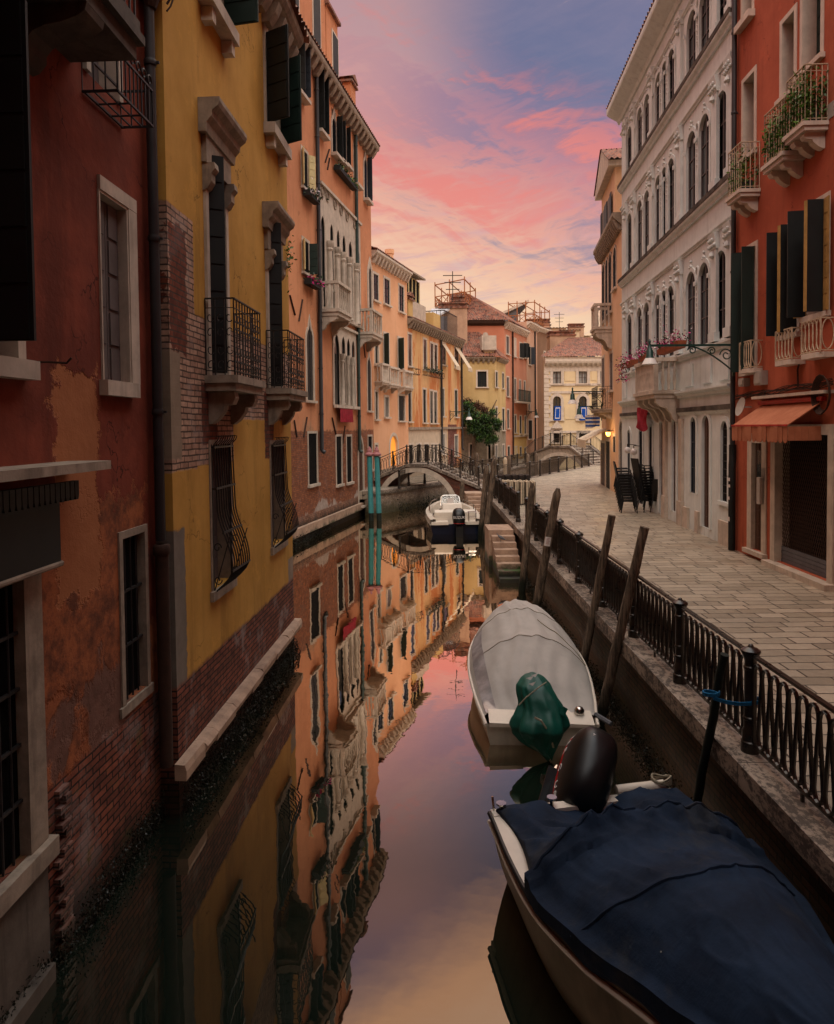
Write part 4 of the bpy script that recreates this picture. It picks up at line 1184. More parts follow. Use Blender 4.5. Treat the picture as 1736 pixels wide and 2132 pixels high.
for xl, xr, yt, yb, pn in ((336, 356, 985, 1205, 'shut_k'), (434, 454, 995, 1212, 'shut_k'), (480, 498, 1005, 1215, 'glass'), (506, 524, 1012, 1215, 'glass'), (552, 572, 990, 1170, 'shut_g'), (642, 660, 1000, 1175, 'shut_g')): W(LC, cF, xl, xr, yt, yb, pane=pn, **wn)
for xl, xr, yt, yb, pn in ((340, 366, 1360, 1490, 'dark'), (390, 420, 1358, 1490, 'glass'), (442, 466, 1356, 1490, 'dark'), (486, 500, 1358, 1490, 'glass'), (508, 526, 1358, 1490, 'glass'), (556, 576, 1290, 1420, 'curtain'), (642, 662, 1300, 1430, 'curtain')): W(LC, cF, xl, xr, yt, yb, pane=pn, **wn)
for (xl, yt, xr, yb) in ((555, 690, 590, 800), (640, 712, 676, 820)):
    u0, zt = LC.p(cF(xl, yt)); u1 = LC.p(cF(xr - 8, yt))[0]; z0 = zt - 1.7
    q = MB(); q.add([(u0, -.03, zt), (u1, -.03, zt), (u1, -1.1, z0), (u0, -1.1, z0), (u0, -.03, zt - .04), (u1, -.03, zt - .04), (u1, -1.1, z0 - .04), (u0, -1.1, z0 - .04)], [(0, 1, 2, 3), (7, 6, 5, 4), (0, 3, 7, 4), (1, 5, 6, 2), (2, 6, 7, 3), (0, 4, 5, 1)])
    q.box(u0, u1, -1.12, -1.08, z0 - .28, z0); LC.part(q, 'window_awning', M['awn_w'])
for xa, xb, y in ((430, 542, 900), (334, 380, 890)):
    ua, zz = LC.p(cF(xa, y)); ub = LC.p(cF(xb, y))[0]
    r = MB()
    for z in (zz, zz + .35): r.bar((ua, -.35, z), (ub, -.35, z), .03); r.bar((ua, 0, z), (ua, -.35, z), .03); r.bar((ub, 0, z), (ub, -.35, z), .03)
    n = max(3, int((ub - ua) / .3))
    for i in range(n + 1):
        u = ua + (ub - ua) * i / n; r.tube([(u, 0, zz), (u, -.3, zz - .05), (u, -.38, zz + .15), (u, -.35, zz + .35)], .015, 4)
    o = LC.part(r, 'window_rack', M['iron'])
    if xa == 430:
        mb = MB(); rnd = random.Random(4)
        for i in range(160): mb.leaf((rnd.uniform(ua, ub), -.18 + rnd.gauss(0, .08), zz + .3 + abs(rnd.gauss(0, .14))), .16, rnd)
        pl = mb.build('foliage', M['leaf_d']); pl.matrix_world = LC.M; tag(pl, 'row of green plants in the window racks of the rust stained house', 'plants')
LC.cornice(10.95, [(.05, 0), (.3, .2), (.42, .32), (.42, .42)], 'stone_d', mod=(.5, .2, .36, -.2, .2))
for c in ((546, 1250), (685, 1250)):
    uu = LC.p(cF(c[0], 1000))[0]; LC.pipe(min(uu, LC.L - .15), LC.p(cF(c[0], 1390))[1], 10.9, .08, 'pipe', .12)
q = MB(); q.box(0, LC.L, -.1, -.002, 4.25, 4.42); LC.part(q, 'string_course', M['stone_d'])
LC.finish()
rf = MB(); tile_slope(rf, (0, -.45, 11.35), (LC.L, -.45, 11.35), (LC.L, 3, 12.2), (0, 3, 12.2)); LC.part(rf, 'roof', M['tile'])
# roof room, chimney block, terrace railing, skylight, altana frame
M['cream_r'] = plaster('roof room plaster', S(200, 170, 112), None, 0, .08, .2, bump=.05, algae=0)
q = MB(); q.box(.2, 5.2, 1.0, 5.5, 11.4, 14.75); o = LC.part(q, 'roof_room', M['cream_r'])
q = MB(); q.box(1.9, 5.05, .85, .99, 12.9, 14.6); LC.part(q, 'roof_window', M['dark'], o)
q = MB()
for i in range(5): q.box(1.9 + i * .76, 2.02 + i * .76, .80, .849, 12.9, 14.6)
LC.part(q, 'mullion', M['shut_c'], o)
q = MB(); q.add([(0, .5, 14.8), (5.5, .5, 14.8), (5.5, 5.8, 15.5), (0, 5.8, 15.5), (0, .5, 14.92), (5.5, .5, 14.92), (5.5, 5.8, 15.62), (0, 5.8, 15.62)], [(0, 1, 2, 3), (4, 5, 6, 7), (0, 1, 5, 4), (1, 2, 6, 5), (2, 3, 7, 6), (3, 0, 4, 7)]); LC.part(q, 'roof_room_roof', M['stone_d'], o)
q = MB(); q.box(2.0, 5.0, .35, .83, 11.5, 12.85); LC.part(q, 'parapet', M['stone'])
LC.chimney(1.3, .5, 11.4, 12.7, .9, .6, M['cream_r'])
q = MB(); q.box(7.6, 9.4, .6, 3, 11.4, 12.9); LC.part(q, 'roof_block', M['cream_r'])
r = MB()
def altana_rail(r, A, B, h, sp=.28):
    A = Vector(A); B = Vector(B); n = max(2, int((B - A).length / sp))
    for z in (0.05, h): r.bar(A + Vector((0, 0, z)), B + Vector((0, 0, z)), .06)
    for i in range(n + 1):
        p = A.lerp(B, i / n); r.bar(p, p + Vector((0, 0, h)), .035)
altana_rail(r, (9.4, .3, 11.7), (13.0, .3, 11.7), 1.6); altana_rail(r, (9.4, .3, 11.7), (9.4, 3, 11.7), 1.6)
LC.part(r, 'terrace_railing', M['iron'])

# ---- olive plastered house with hipped tile roof
M['olive'] = plaster('olive ochre plaster', S(196, 168, 112), S(206, 180, 128), 0, .12, .3, bump=.06, layers=[
    L_rect(-1, 9, -1, 5.0, .35, colP(S(146, 136, 116), .75)), L_loss(.6, S(160, 150, 132), .5, 6.0, .06, 3.0)], nscale=.35)
wn = dict(wn, depth=.12, tw=.03)
OA = Facade('olive_house', 'small olive ochre house with hipped red tile roof and green shuttered windows', 'house', (3.75, 60.2), (6.75, 60.4), -.6, 10.3, M['olive'], 5)
W(OA, cR, 450, 598, 235, 485, pane='shut_k', **wn)
W(OA, cR, 205, 260, 1000, 1130, pane='shut_g', **wn)
for xl, xr, yt, yb, pn in ((330, 380, 1410, 1700, 'dark'), (624, 664, 1420, 1700, 'dark')): W(OA, cR, xl, xr, yt, yb, pane=pn, **wn)
OA.cornice(9.95, [(.05, 0), (.25, .15), (.32, .22), (.32, .35)], 'stone_d', mod=(.5, .18, .25, -.15, .15))
OA.finish()
wn = dict(wn, depth=.04, tw=.02)
OB = Facade(None, None, None, (6.755, 60.4), (8.0, 63.9), -.6, 10.3, M['olive'], 3, root=OA)
for xl, xr, yt, yb in ((744, 774, 240, 485), (848, 876, 262, 505)): W(OB, cR, xl, xr, yt, yb, pane='shut_g', **wn)
for xl, xr, yt, yb in ((742, 772, 815, 1010), (850, 884, 835, 1180)): W(OB, cR, xl, xr, yt, yb, pane='shut_g', **wn)
for xl, xr, yt, yb in ((735, 772, 1430, 1640), (850, 884, 1425, 1650)): W(OB, cR, xl, xr, yt, yb, pane='curtain', **wn)
OB.cornice(9.95, [(.05, 0), (.25, .15), (.32, .22), (.32, .35)], 'stone_d', u0=.3)
OB.finish(name='wall')
def local(F, P): return F.R.inverted() @ Vector(P)
rf = MB()
e = [local(OA, P) for P in ((3.4, 59.8, 10.32), (7.1, 60.0, 10.32), (8.4, 64.0, 10.32), (3.4, 64.0, 12.9), (5.6, 64.0, 12.9))]
tile_slope(rf, e[0], e[1], e[4], e[3]); tile_slope(rf, e[1], e[2], e[2].lerp(e[4], .9), e[4]); OA.part(rf, 'roof', M['tile'])
ch = MB(); P0 = local(OA, (6.15, 60.9, 0)); ch.box(P0.x - .42, P0.x + .42, P0.y - .4, P0.y + .4, 9.9, 10.75); o = OA.part(ch, 'chimney', M['olive'])
ch = MB(); ch.box(P0.x - .62, P0.x + .62, P0.y - .6, P0.y + .6, 10.9, 12.1); ch.add([(P0.x - .42, P0.y - .4, 10.751), (P0.x + .42, P0.y - .4, 10.751), (P0.x + .42, P0.y + .4, 10.751), (P0.x - .42, P0.y + .4, 10.751), (P0.x - .62, P0.y - .6, 10.899), (P0.x + .62, P0.y - .6, 10.899), (P0.x + .62, P0.y + .6, 10.899), (P0.x - .62, P0.y + .6, 10.899)], [(0, 1, 5, 4), (1, 2, 6, 5), (2, 3, 7, 6), (3, 0, 4, 7)]); OA.part(ch, 'chimney_cap', M['stone'], o)

# ---- terracotta house
M['terra'] = plaster('terracotta plaster', S(198, 134, 106), S(206, 144, 116), 0, .07, .2, bump=.05, nscale=.3, layers=[L_rect(2.6, 12, -1, 5.0, .02, colP(S(218, 184, 120), .92))])
M['terra2'] = plaster('terracotta plaster plain', S(190, 120, 92), S(198, 130, 102), 0, .07, .18, bump=.05, nscale=.3)
TA = Facade('terracotta_house', 'terracotta house with hipped tile roof, tall shutters and a pale yellow ground floor', 'house', (3.6, 65.0), (8.05, 65.2), -.6, 14.0, M['terra2'], 8)
TA.cornice(13.6, [(.05, 0), (.3, .2), (.36, .4), (.36, .5)], 'rust')
TA.finish()
q = MB(); P_ = TA.p(cF(843, 638)); q.lathe([(.25, 0), (.25, .05), (.1, .06)], 12, (0, 0, 0)); q2 = MB(); q2.M = T(P_[0], -.003, P_[1]) @ Matrix.Rotation(rad(90), 4, 'X'); q2.add(q.v, q.f); TA.part(q2, 'round_vent', M['stone'])
TB = Facade(None, None, None, (8.055, 65.2), (11.2, 72.4), -.6, 14.0, M['terra'], 5, root=TA)
for xl, xr, yt, yb, pn in ((980, 998, 645, 760, 'shut_grey'), (1033, 1044, 662, 778, 'white')): W(TB, cF, xl, xr, yt, yb, pane=pn, **wn)
for xl, xr in ((1068, 1084), (1096, 1110)): W(TB, cF, xl, xr, 690, 785, pane='dark', shut=[('L', 60, 'shut_k'), ('R', 60, 'shut_k')], **wn)
for xl, xr, yt, yb in ((983, 998, 915, 1040), (1033, 1044, 925, 1062), (1066, 1076, 935, 1066), (1096, 1106, 942, 1070)): W(TB, cF, xl, xr, yt, yb, pane='shut_grey', **wn)
for xl, xr, yt, yb in ((986, 998, 1130, 1250), (1034, 1046, 1165, 1280), (1068, 1080, 1170, 1284), (1100, 1110, 1172, 1286)): W(TB, cF, xl, xr, yt, yb, pane='shut_k', **wn)
for xl, xr, yt, yb, pn in ((990, 1003, 1370, 1440, 'dark'), (1036, 1050, 1375, 1450, 'shut_c'), (1070, 1080, 1375, 1430, 'dark'), (1100, 1110, 1380, 1435, 'glass')): W(TB, cF, xl, xr, yt, yb, pane=pn, **wn)
TB.cornice(13.55, [(.05, 0), (.3, .2), (.4, .3), (.4, .45)], 'white', mod=(.6, .2, .35, -.2, .2))
TB.pipe(TB.p(cF(1018, 900))[0], 1.4, 13.4, .08, 'rust', .1)
q = MB(); ua, zz = TB.p(cF(1032, 1072)); ub = TB.p(cF(1124, 1082))[0]; ub = min(ub, TB.L - .1); q.box(ua, ub, -.5, -.002, zz - .15, zz); o = TB.part(q, 'balcony', M['white'])
r = MB(); altana_rail(r, (ua, -.45, zz), (ub, -.45, zz), 1.1, .22); TB.part(r, 'railing', M['pipe_g'], o)
q = MB(); zz = TB.p(cF(1034, 1300))[1]; q.box(TB.L * .36, TB.L, -.09, -.002, zz - .12, zz + .05); TB.part(q, 'string_course', M['white'])
TB.finish(name='wall')
rf = MB(); e = [local(TA, P) for P in ((3.3, 64.6, 14.05), (8.5, 64.8, 14.05), (11.6, 72.5, 14.05), (3.3, 71, 17.6), (5.2, 71, 17.6), (9.0, 75, 16.4))]
tile_slope(rf, e[0], e[1], e[4], e[3]); tile_slope(rf, e[1], e[2], e[5], e[4]); TA.part(rf, 'roof', M['tile'])
# weathered chimney stacks and altana (roof terrace) frames
M['old_pl'] = plaster('weathered chimney plaster', S(176, 142, 118), S(190, 158, 132), 0, .2, .5, bump=.1, algae=0)
def stack(px, y, z0, w, d=1.0, pt=None, name='chimney_stack', mat=None, label='', cat='chimney'):
    P = at(px, y); Q = at(pt, y) if pt else P
    b = MB(); b.box(P.x - w / 2, P.x + w / 2, y, y + d, z0, P.z); o = b.build(name, mat or M['old_pl'])
    c = MB(); c.box(P.x - w / 2 - .1, P.x + w / 2 + .1, y - .1, y + d + .1, P.z + .002, P.z + .14); c.box(P.x - w / 2 + .02, P.x + w / 2 - .02, y + .05, y + d - .05, P.z + .14, P.z + .4); c.box(P.x - w / 2 - .08, P.x + w / 2 + .08, y - .08, y + d + .08, P.z + .402, P.z + .52)
    c.build('chimney_cap', M['tile'], o)
    return tag(o, label, cat)
stack(cO(70, 800), 62, 9, 2.4, 1.2, label='broad weathered chimney stack behind the ochre house roof', name='chimney')
stack(cO(160, 680), 62.2, 9, 1.0, 1.2, label='slim weathered chimney stack under the larger roof terrace frame', name='chimney')
q = MB(); b0_ = at(cO(-240, 780), 63); b1_ = at(cO(0, 780), 63)
def terrace(name, A, B, Cc, zf, h1, h2, mat, label, posts=2):
    """timber roof terrace: deck, lattice rail and a tall post frame"""
    A, B, Cc = Vector(A), Vector(B), Vector(Cc); Dd = A + (Cc - B)
    root = empty(name, (A.x, A.y, zf)); tag(root, label, 'roof terrace'); I = T(-A.x, -A.y, -zf)
    d = MB(); d.M = I; P = [A, B, Cc, Dd]
    d.add([(p.x, p.y, zf - .3) for p in P] + [(p.x, p.y, zf) for p in P], [(0, 1, 2, 3), (4, 5, 6, 7)] + [(i, (i + 1) % 4, 4 + (i + 1) % 4, 4 + i) for i in range(4)])
    d.build('deck', M['stone_d'], root)
    f = MB(); f.M = I; r = MB(); r.M = I
    for i in range(4):
        p, q_ = P[i], P[(i + 1) % 4]
        for k in range(posts):
            s_ = p.lerp(q_, k / posts); f.bar((s_.x, s_.y, zf), (s_.x, s_.y, zf + h2 + .25), .09)
        f.bar((p.x, p.y, zf + h2), (q_.x, q_.y, zf + h2), .08)
        r.bar((p.x, p.y, zf + h1), (q_.x, q_.y, zf + h1), .08); r.bar((p.x, p.y, zf + .12), (q_.x, q_.y, zf + .12), .06)
        n = max(2, round((q_ - p).length / 1.0))
        for k in range(n):
            a, b = p.lerp(q_, k / n), p.lerp(q_, (k + 1) / n)
            r.bar((a.x, a.y, zf + .12), (b.x, b.y, zf + h1), .05); r.bar((a.x, a.y, zf + h1), (b.x, b.y, zf + .12), .05)
    m_ = A.lerp(B, .5); n_ = Dd.lerp(Cc, .5); f.bar((m_.x, m_.y, zf + h2), (n_.x, n_.y, zf + h2), .07)
    f.build('post_frame', mat, root); r.build('lattice_rail', mat, root)
    lg = MB(); lg.M = I
    for p in P: lg.box(p.x - .12, p.x + .12, p.y - .12, p.y + .12, zf - 4, zf - .302)
    lg.build('support', M['stone_d'], root)
    return root
M['altana'] = simple('rusty timber frame', S(150, 92, 54), .8, .25, var=.2)
pa = at(cO(-250, 700), 66); pb = at(cO(275, 690), 66); pc = at(cO(498, 800), 70)
zf_ = at(cO(275, 690), 66).z
terrace('roof_terrace', (pa.x, 68.5, 0), (pb.x, 66, 0), (pc.x, 71.5, 0), zf_, .95, 2.1, M['altana'], 'tall rusty roof terrace frame, the higher of two, above the red tiled roof')
pa = at(cO(1096, 1050), 80); pb = at(cO(1552, 1050), 80); pc = at(cP(812, 450), 86)
terrace('roof_terrace', (pa.x, 81, 0), (pb.x, 80, 0), (pc.x, 87, 0), at(cO(1400, 1060), 80).z, .9, 2.25, M['altana'], 'lower roof terrace frame standing by the slanted grey dormer', 3)
# slanted grey dormer
q = MB(); A = at(cO(815, 1005), 82); B = at(cO(1400, 700), 82); 
q.prism([(A.x, A.z), (B.x, B.z), (B.x, B.z - .5), (B.x - .9, B.z - .6), (B.x - .9, A.z - 3), (A.x, A.z - 3)], 'y', 82.3, 87)
o = q.build('dormer', M['sheet_m']); tag(o, 'slanted grey sheet metal dormer rising behind the terracotta house', 'dormer')
q = MB(); q.prism([(A.x - .5, A.z - .1), (B.x + .3, B.z + .05), (B.x + .3, B.z + .35), (A.x - .5, A.z + .2)], 'y', 82.0, 87.3); q.build('dormer_roof', M['stone'], o)
q = MB(); c0_, c1_ = at(cO(20, 870), 62), at(cO(-250, 790), 62)
# skylight
q = MB(); P = [at(cF(475, 500), 60), at(cF(545, 500), 60), at(cF(610, 465), 62), at(cF(490, 465), 62)]
q.add([tuple(p) for p in P] + [(p.x, p.y, p.z - .15) for p in P], [(0, 1, 2, 3), (4, 5, 6, 7)] + [(i, (i + 1) % 4, 4 + (i + 1) % 4, 4 + i) for i in range(4)])
o = q.build('skylight', M['skylight']); tag(o, 'pale glass skylight on the roof beside the ochre house terrace', 'skylight')
q = MB(); q.box(P[0].x - .1, P[1].x + .6, 60.2, 62.2, 10, P[0].z - .16); q.build('skylight_curb', M['sheet_m'], o)

# ---- pink rendered house with tall drainpipes
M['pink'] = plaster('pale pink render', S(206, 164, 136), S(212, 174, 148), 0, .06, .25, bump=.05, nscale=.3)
M['pink_shaded'] = plaster('shaded pink render', S(134, 104, 82), S(146, 114, 90), 0, .1, .3, bump=.05, nscale=.3)  # darker copy of the pink render, the return wall's shade put into colour
PK = Facade('pink_house', 'pale pink rendered house with blue shuttered window beside the terracotta house', 'house', (11.22, 72.3), (13.0, 76.6), -.6, 15.0, M['pink'], 6)
W(PK, cF, 1128, 1140, 712, 830, pane='dark', shut=[('R', 100, 'shut_blue')], **wn); W(PK, cF, 1126, 1136, 985, 1130, arch='ogee', pane='shut_k', **wn); W(PK, cF, 1126, 1150, 1198, 1320, pane='dark', **dict(wn, bars=.5))
PK.cornice(14.6, [(.05, 0), (.3, .2), (.4, .3), (.4, .42)], 'white', mod=(.6, .2, .35, -.2, .2)); PK.pipe(PK.L * .72, 1.4, 14.6, .08, 'pipe'); PK.finish()
PB = Facade(None, None, None, (13.005, 76.6), (16.3, 82), -.6, 15.0, M['pink_shaded'], 6, root=PK)
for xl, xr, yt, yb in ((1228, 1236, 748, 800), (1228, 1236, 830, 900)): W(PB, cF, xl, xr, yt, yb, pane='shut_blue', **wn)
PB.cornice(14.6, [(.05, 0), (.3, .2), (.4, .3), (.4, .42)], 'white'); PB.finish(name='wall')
for cx_, w_, lab in ((cP(570, 455), 1.9, 'pink chimney stack nearest the slanted dormer'), (cP(648, 425), 2.6, 'tallest pink chimney stack under the lower roof terrace'), (cP(712, 500), 1.7, 'short pink chimney stack right of the tallest stack')):
    stack(cx_, 84, 12, w_, 1.6, mat=M['pink'], label=lab, name='chimney')
stack(cP(965, 590), 74, 9, 2.6, 1.6, mat=M['old_pl'], label='squat weathered chimney at the left end of the yellow palazzo roof', name='chimney')

# ---- background roofs
M['bgw'] = plaster('far cream render', S(206, 186, 156), None, 0, .05, .15, bump=0, algae=0)
def bgblock(x0, x1, y, ztop, zr, label):
    P = at(x0, y); Q = at(x1, y)
    root = empty('far_house', (P.x, y, 0)); tag(root, label, 'house')
    w = Q.x - P.x; zt = at((x0[0], ztop), y).z; rt = at((x0[0], zr), y).z
    b = MB(); b.box(0, w, 0, 8, -.6, zt); b.build('wall', M['bgw'], root)
    r = MB(); tile_slope(r, (-.3, -.3, zt + .02), (w + .3, -.3, zt + .02), (w + .3, 6, rt), (-.3, 6, rt), .4); r.build('roof', M['tile'], root)
    for i in range(max(1, int(w / 4))):
        m = MB(); m.box(1 + i * 4, 2.1 + i * 4, -.03, -.002, zt - 4.2, zt - 2.4); m.build('window', M['shut_blue'], root)
    return root
bgblock(cP(820, 500), cP(1010, 500), 100, 605.5 + 490 * .15853, 605.5 + 455 * .15853, 'far cream house with tiled roof behind the pink chimneys')
o = bgblock(cP(950, 525), cP(1185, 525), 94, 605.5 + 520 * .15853, 605.5 + 500 * .15853, 'far cream house with one small window and a chimney pot')
stack(cP(1147, 480), 96, 14, 2.0, 1.0, mat=M['old_pl'], label='small terracotta topped chimney on the far cream house', name='chimney')
bgblock(cP(1186, 560), cP(1330, 560), 97, 605.5 + 600 * .15853, 605.5 + 530 * .15853, 'farthest low cream house at the right end of the skyline')
def antenna(q_, y, zb, label):
    P = at(q_, y); m = MB(); m.bar((P.x, y, zb), (P.x, y, P.z), .06)
    for k in range(3): m.bar((P.x - .7 + k * .1, y, P.z - .3 - k * .5), (P.x + .7 - k * .1, y, P.z - .3 - k * .5), .05)
    tag(m.build('roof_aerial', M['iron']), label, 'aerial')
antenna(cP(920, 280), 96, 15, 'thin television aerial right of the lower roof terrace'); antenna((942, 565), 52, 13.5, 'thin television aerial above the apricot house roof')

# ---- pale yellow palazzo behind the second bridge
M['yel_pal'] = plaster('pale yellow stucco', S(220, 200, 160), None, 0, .06, .1, bump=.03, nscale=.3)
YX = at((1133, 900), 66).x
YP = Facade('yellow_palazzo', 'pale yellow palazzo with white quoins and blue banners behind the far bridge', 'palazzo', (YX, 66), (YX + 9.5, 66.6), -.6, 10.8, M['yel_pal'], 8)
wy = dict(trim=.26, tw=.08, depth=.2, tm='white', sill=.16, sash='door')
W(YP, cP, 835, 942, 990, 1222, pane='curtain', **wy); W(YP, cP, 1172, 1284, 982, 1218, pane='curtain', **wy); W(YP, cP, 1455, 1560, 975, 1214, pane='curtain', **wy)
for xl in (1286, 1456, 1630): W(YP, cF, xl, xl + 52, 1040, 1195, arch='round', pane='glass', **dict(wy, sash=True))
W(YP, cF, 1290, 1330, 1262, 1345, pane='dark', **wy); W(YP, cF, 1458, 1512, 1285, 1340, pane='dark', **dict(wy, bars=.4))
q = MB(); z = 1.2; k = 0
while z < 9.4: q.box(-.03, .62 if k % 2 else .42, -.09, -.002, z, z + .36); z += .4; k += 1
YP.part(q, 'quoin', M['white'])
YP.cornice(9.45, [(.05, 0), (.08, .5), (.45, .75), (.5, .9), (.5, 1.05), (.3, 1.1), (.34, 1.3)], 'white', mod=(.5, .2, .44, .45, .76))
for zz in (cF(1270, 965), cF(1270, 1015), cF(1270, 1275)):
    z = YP.p(zz)[1]; q = MB(); q.box(.65, YP.L, -.08, -.002, z - .1, z + .12); YP.part(q, 'string_course', M['white'])
for xa, xb, ya, yb in ((968, 1142, 985, 1205), (1318, 1428, 978, 1198)):
    u0, u1, z0, z1 = YP.r(cP, xa, ya, xb, yb); q = MB(); q.box(u0 + .15, u1 - .15, -.05, -.002, z0 + .15, z1 - .15); YP.part(q, 'wall_panel', M['yel_pal'])
for xa, xb, ya, yb in ((1362, 1432, 1110, 1190), (1362, 1432, 1290, 1335)):
    u0, u1, z0, z1 = YP.r(cF, xa, ya, xb, yb); q = MB(); q.box(u0, u1, -.05, -.002, z0, z1); YP.part(q, 'wall_panel', M['yel_pal'])
u0, u1, z0, z1 = YP.r(cF, 1270, 1215, 1348, 1250)
q = MB(); q.prism([(-0, 0), (u1 - u0, 0), ((u1 - u0) / 2, z1 - z0 + .25)], 'y', -.25, -.085); q2 = MB(); q2.M = T(u0, 0, z0); q2.add(q.v, q.f); YP.part(q2, 'door_pediment', M['white'])
YP.finish(skl=1.9)
rf = MB(); tile_slope(rf, (-.5, -.5, 10.8), (YP.L, -.5, 10.8), (YP.L, 8, 13.6), (4.6, 8, 13.6), .28); YP.part(rf, 'roof', M['tile'])
for k, (xl, lab) in enumerate(((1290, 'blue banner hanging in the left arched window of the yellow palazzo'), (1460, 'blue banner hanging in the arched window beside the striped flag'))):
    u0, u1, z0, z1 = YP.r(cF, xl, 1105, xl + 44, 1198, .12)
    root = empty('banner', tuple(YP.world(u0, .12, z0)), math.atan2(YP.d.y, YP.d.x)); tag(root, lab, 'banner')
    q = MB(); w, h = u1 - u0, z1 - z0
    q.grid(lambda i, j: (w * i + .1 * j, -.05 * math.sin(i * 7) - .14 * (1 - j), h * j), 12, 8); q.build('cloth', M['carpet_b'], root)
    q = MB()
    for (a, b, c, d) in ((.14, .2, .12, .9), (.8, .86, .12, .9), (.2, .8, .12, .18), (.2, .8, .84, .9)): q.grid(lambda i, j: (w * (a + (b - a) * i) + .1 * (c + (d - c) * j), -.05 * math.sin((a + (b - a) * i) * 7) - .14 * (1 - (c + (d - c) * j)) - .012, h * (c + (d - c) * j)), 6, 4)
    q.build('border', M['white_p'], root)

# ================================================================ RIGHT BANK
# ---- cream house with the hanging balcony
M['cream'] = plaster('peach cream plaster', S(222, 180, 142), S(230, 192, 156), 0, .08, .22, bump=.06, nscale=.3)
wn = dict(wn, depth=.03, tw=.015)
RC = Facade('cream_house', 'peach cream house with hanging stone balcony and small gabled attic beyond the white palazzo', 'house', (9.72, 37.4), (8.84, 30.55), -.6, 14.6, M['cream'], 7)
for xl, xr, y0_, y1_ in ((143, 158, 1835, 2230), (166, 180, 1800, 2200), (188, 206, 1765, 2160), (220, 238, 1720, 2000)):
    W(RC, cG, xl, xr, y0_, y1_, arch='round', pane='glass', trim=.14, tw=.03, depth=.03, tm='stone', sill=.12)
for xl, xr, yt, yb in ((130, 146, 610, 800), (182, 200, 580, 815)): W(RC, cH, xl, xr, yt, yb, pane='shut_grey', **wn)
for xl, xr, yt, yb, pn in ((204, 217, 1110, 1210, 'dark'), (124, 150, 1150, 1420, 'shut_grey'), (156, 182, 1140, 1450, 'shut_k')): W(RC, cH, xl, xr, yt, yb, pane=pn, **dict(wn, sill=0))
W(RC, cH, 245, 268, 1012, 1500, arch='round', pane='shut_k', trim=.14, tw=.03, depth=.05, sill=0, sash=False)
ua = RC.p(cH(62, 400), .8)[0]; ub, zz = RC.p(cH(196, 400))
RC.stone_balcony(max(.1, ua), ub, zz, .8, 1.1, nb=9, slab=.28, br=.75)
ua = RC.p(cH(62, 930), .7)[0]; ub, zz = RC.p(cH(198, 930)); RC.iron_balcony(max(.1, ua), ub, zz, w=.7, h=1.05, slab=.18, br=.3, gap=.2)
zc = RC.p(cG(290, 1440))[1]
RC.cornice(zc - .5, [(.05, 0), (.3, .2), (.42, .35), (.42, .5)], 'stone_d', mod=(.35, .15, .38, -.2, .2))
RC.zt = zc + .05
zA = RC.p(cG(262, 1060))[1]
q = MB(); q.box(0.0, 4.6, .02, 5, zc + .06, zA); o = RC.part(q, 'attic', M['cream'])
q = MB(); q.prism([(-.25, zA + .002), (4.85, zA + .002), (4.85, zA + .25), (2.3, zA + 1.6), (-.25, zA + .25)], 'y', -.3, 5); RC.part(q, 'pediment', M['stone'], o)
q = MB(); tile_slope(q, (-.4, -.35, zA + .25), (-.4, 5.2, zA + .25), (2.3, 5.2, zA + 1.68), (2.3, -.35, zA + 1.68)); tile_slope(q, (5.0, 5.2, zA + .25), (5.0, -.35, zA + .25), (2.3, -.35, zA + 1.68), (2.3, 5.2, zA + 1.68)); RC.part(q, 'attic_roof', M['tile'], o)
for a in (.7, 2.6):
    q = MB(); q.box(a, a + .9, -.04, .018, zc + .6, zA - .9); RC.part(q, 'window', M['shut_grey'], o)
    for x0, x1 in ((a - .5, a - .03), (a + .93, a + 1.4)):
        q = MB(); q.box(x0, x1, -.08, -.042, zc + .6, zA - .9); RC.part(q, 'shutter', M['shut_blue'], o)
u0, zt = RC.p(cH(120, 1060)); u1 = RC.p(cH(172, 1060))[0]
q = MB(); q.add([(u0 - 1.0, -.02, zt), (u1, -.02, zt), (u1, -1.1, zt - .55), (u0 - 1.0, -1.1, zt - .55), (u0 - 1.0, -.02, zt - .05), (u1, -.02, zt - .05), (u1, -1.1, zt - .6), (u0 - 1.0, -1.1, zt - .6)], [(0, 1, 2, 3), (7, 6, 5, 4), (0, 3, 7, 4), (1, 5, 6, 2), (2, 6, 7, 3), (0, 4, 5, 1)])
q.box(u0 - 1.0, u1, -1.12, -1.09, zt - .95, zt - .55); RC.part(q, 'awning', M['awn_w'])
RC.finish()
# lit wall lantern on the cream house
P = RC.p(cH(202, 1090)); Wd = RC.world(P[0], .0, P[1])
lr_ = empty('wall_lantern', tuple(Wd), math.atan2(RC.d.y, RC.d.x)); tag(lr_, 'lit orange wall lantern on the peach cream house', 'lantern')
q = MB(); q.bar((0, 0, .12), (0, -.22, .16), .03); q.bar((0, -.22, .16), (0, -.22, .08), .02); q.lathe([(.13, .06), (.05, .16)], 8, (0, -.22, 0)); q.lathe([(.06, -.17), (.07, -.14)], 8, (0, -.22, 0)); q.build('bracket', M['iron'], lr_)
q = MB(); q.lathe([(.05, -.14), (.10, -.06), (.11, .055)], 8, (0, -.22, 0)); q.build('lamp_glass', M['lampglow'], lr_)
pl = bpy.data.lights.new('lantern_light', 'POINT'); pl.energy = 22; pl.color = (1, .6, .25); pl.shadow_soft_size = .1
plo = bpy.data.objects.new('lantern_light', pl); COL.objects.link(plo); plo.parent = lr_; plo.location = (0, -.45, .0)

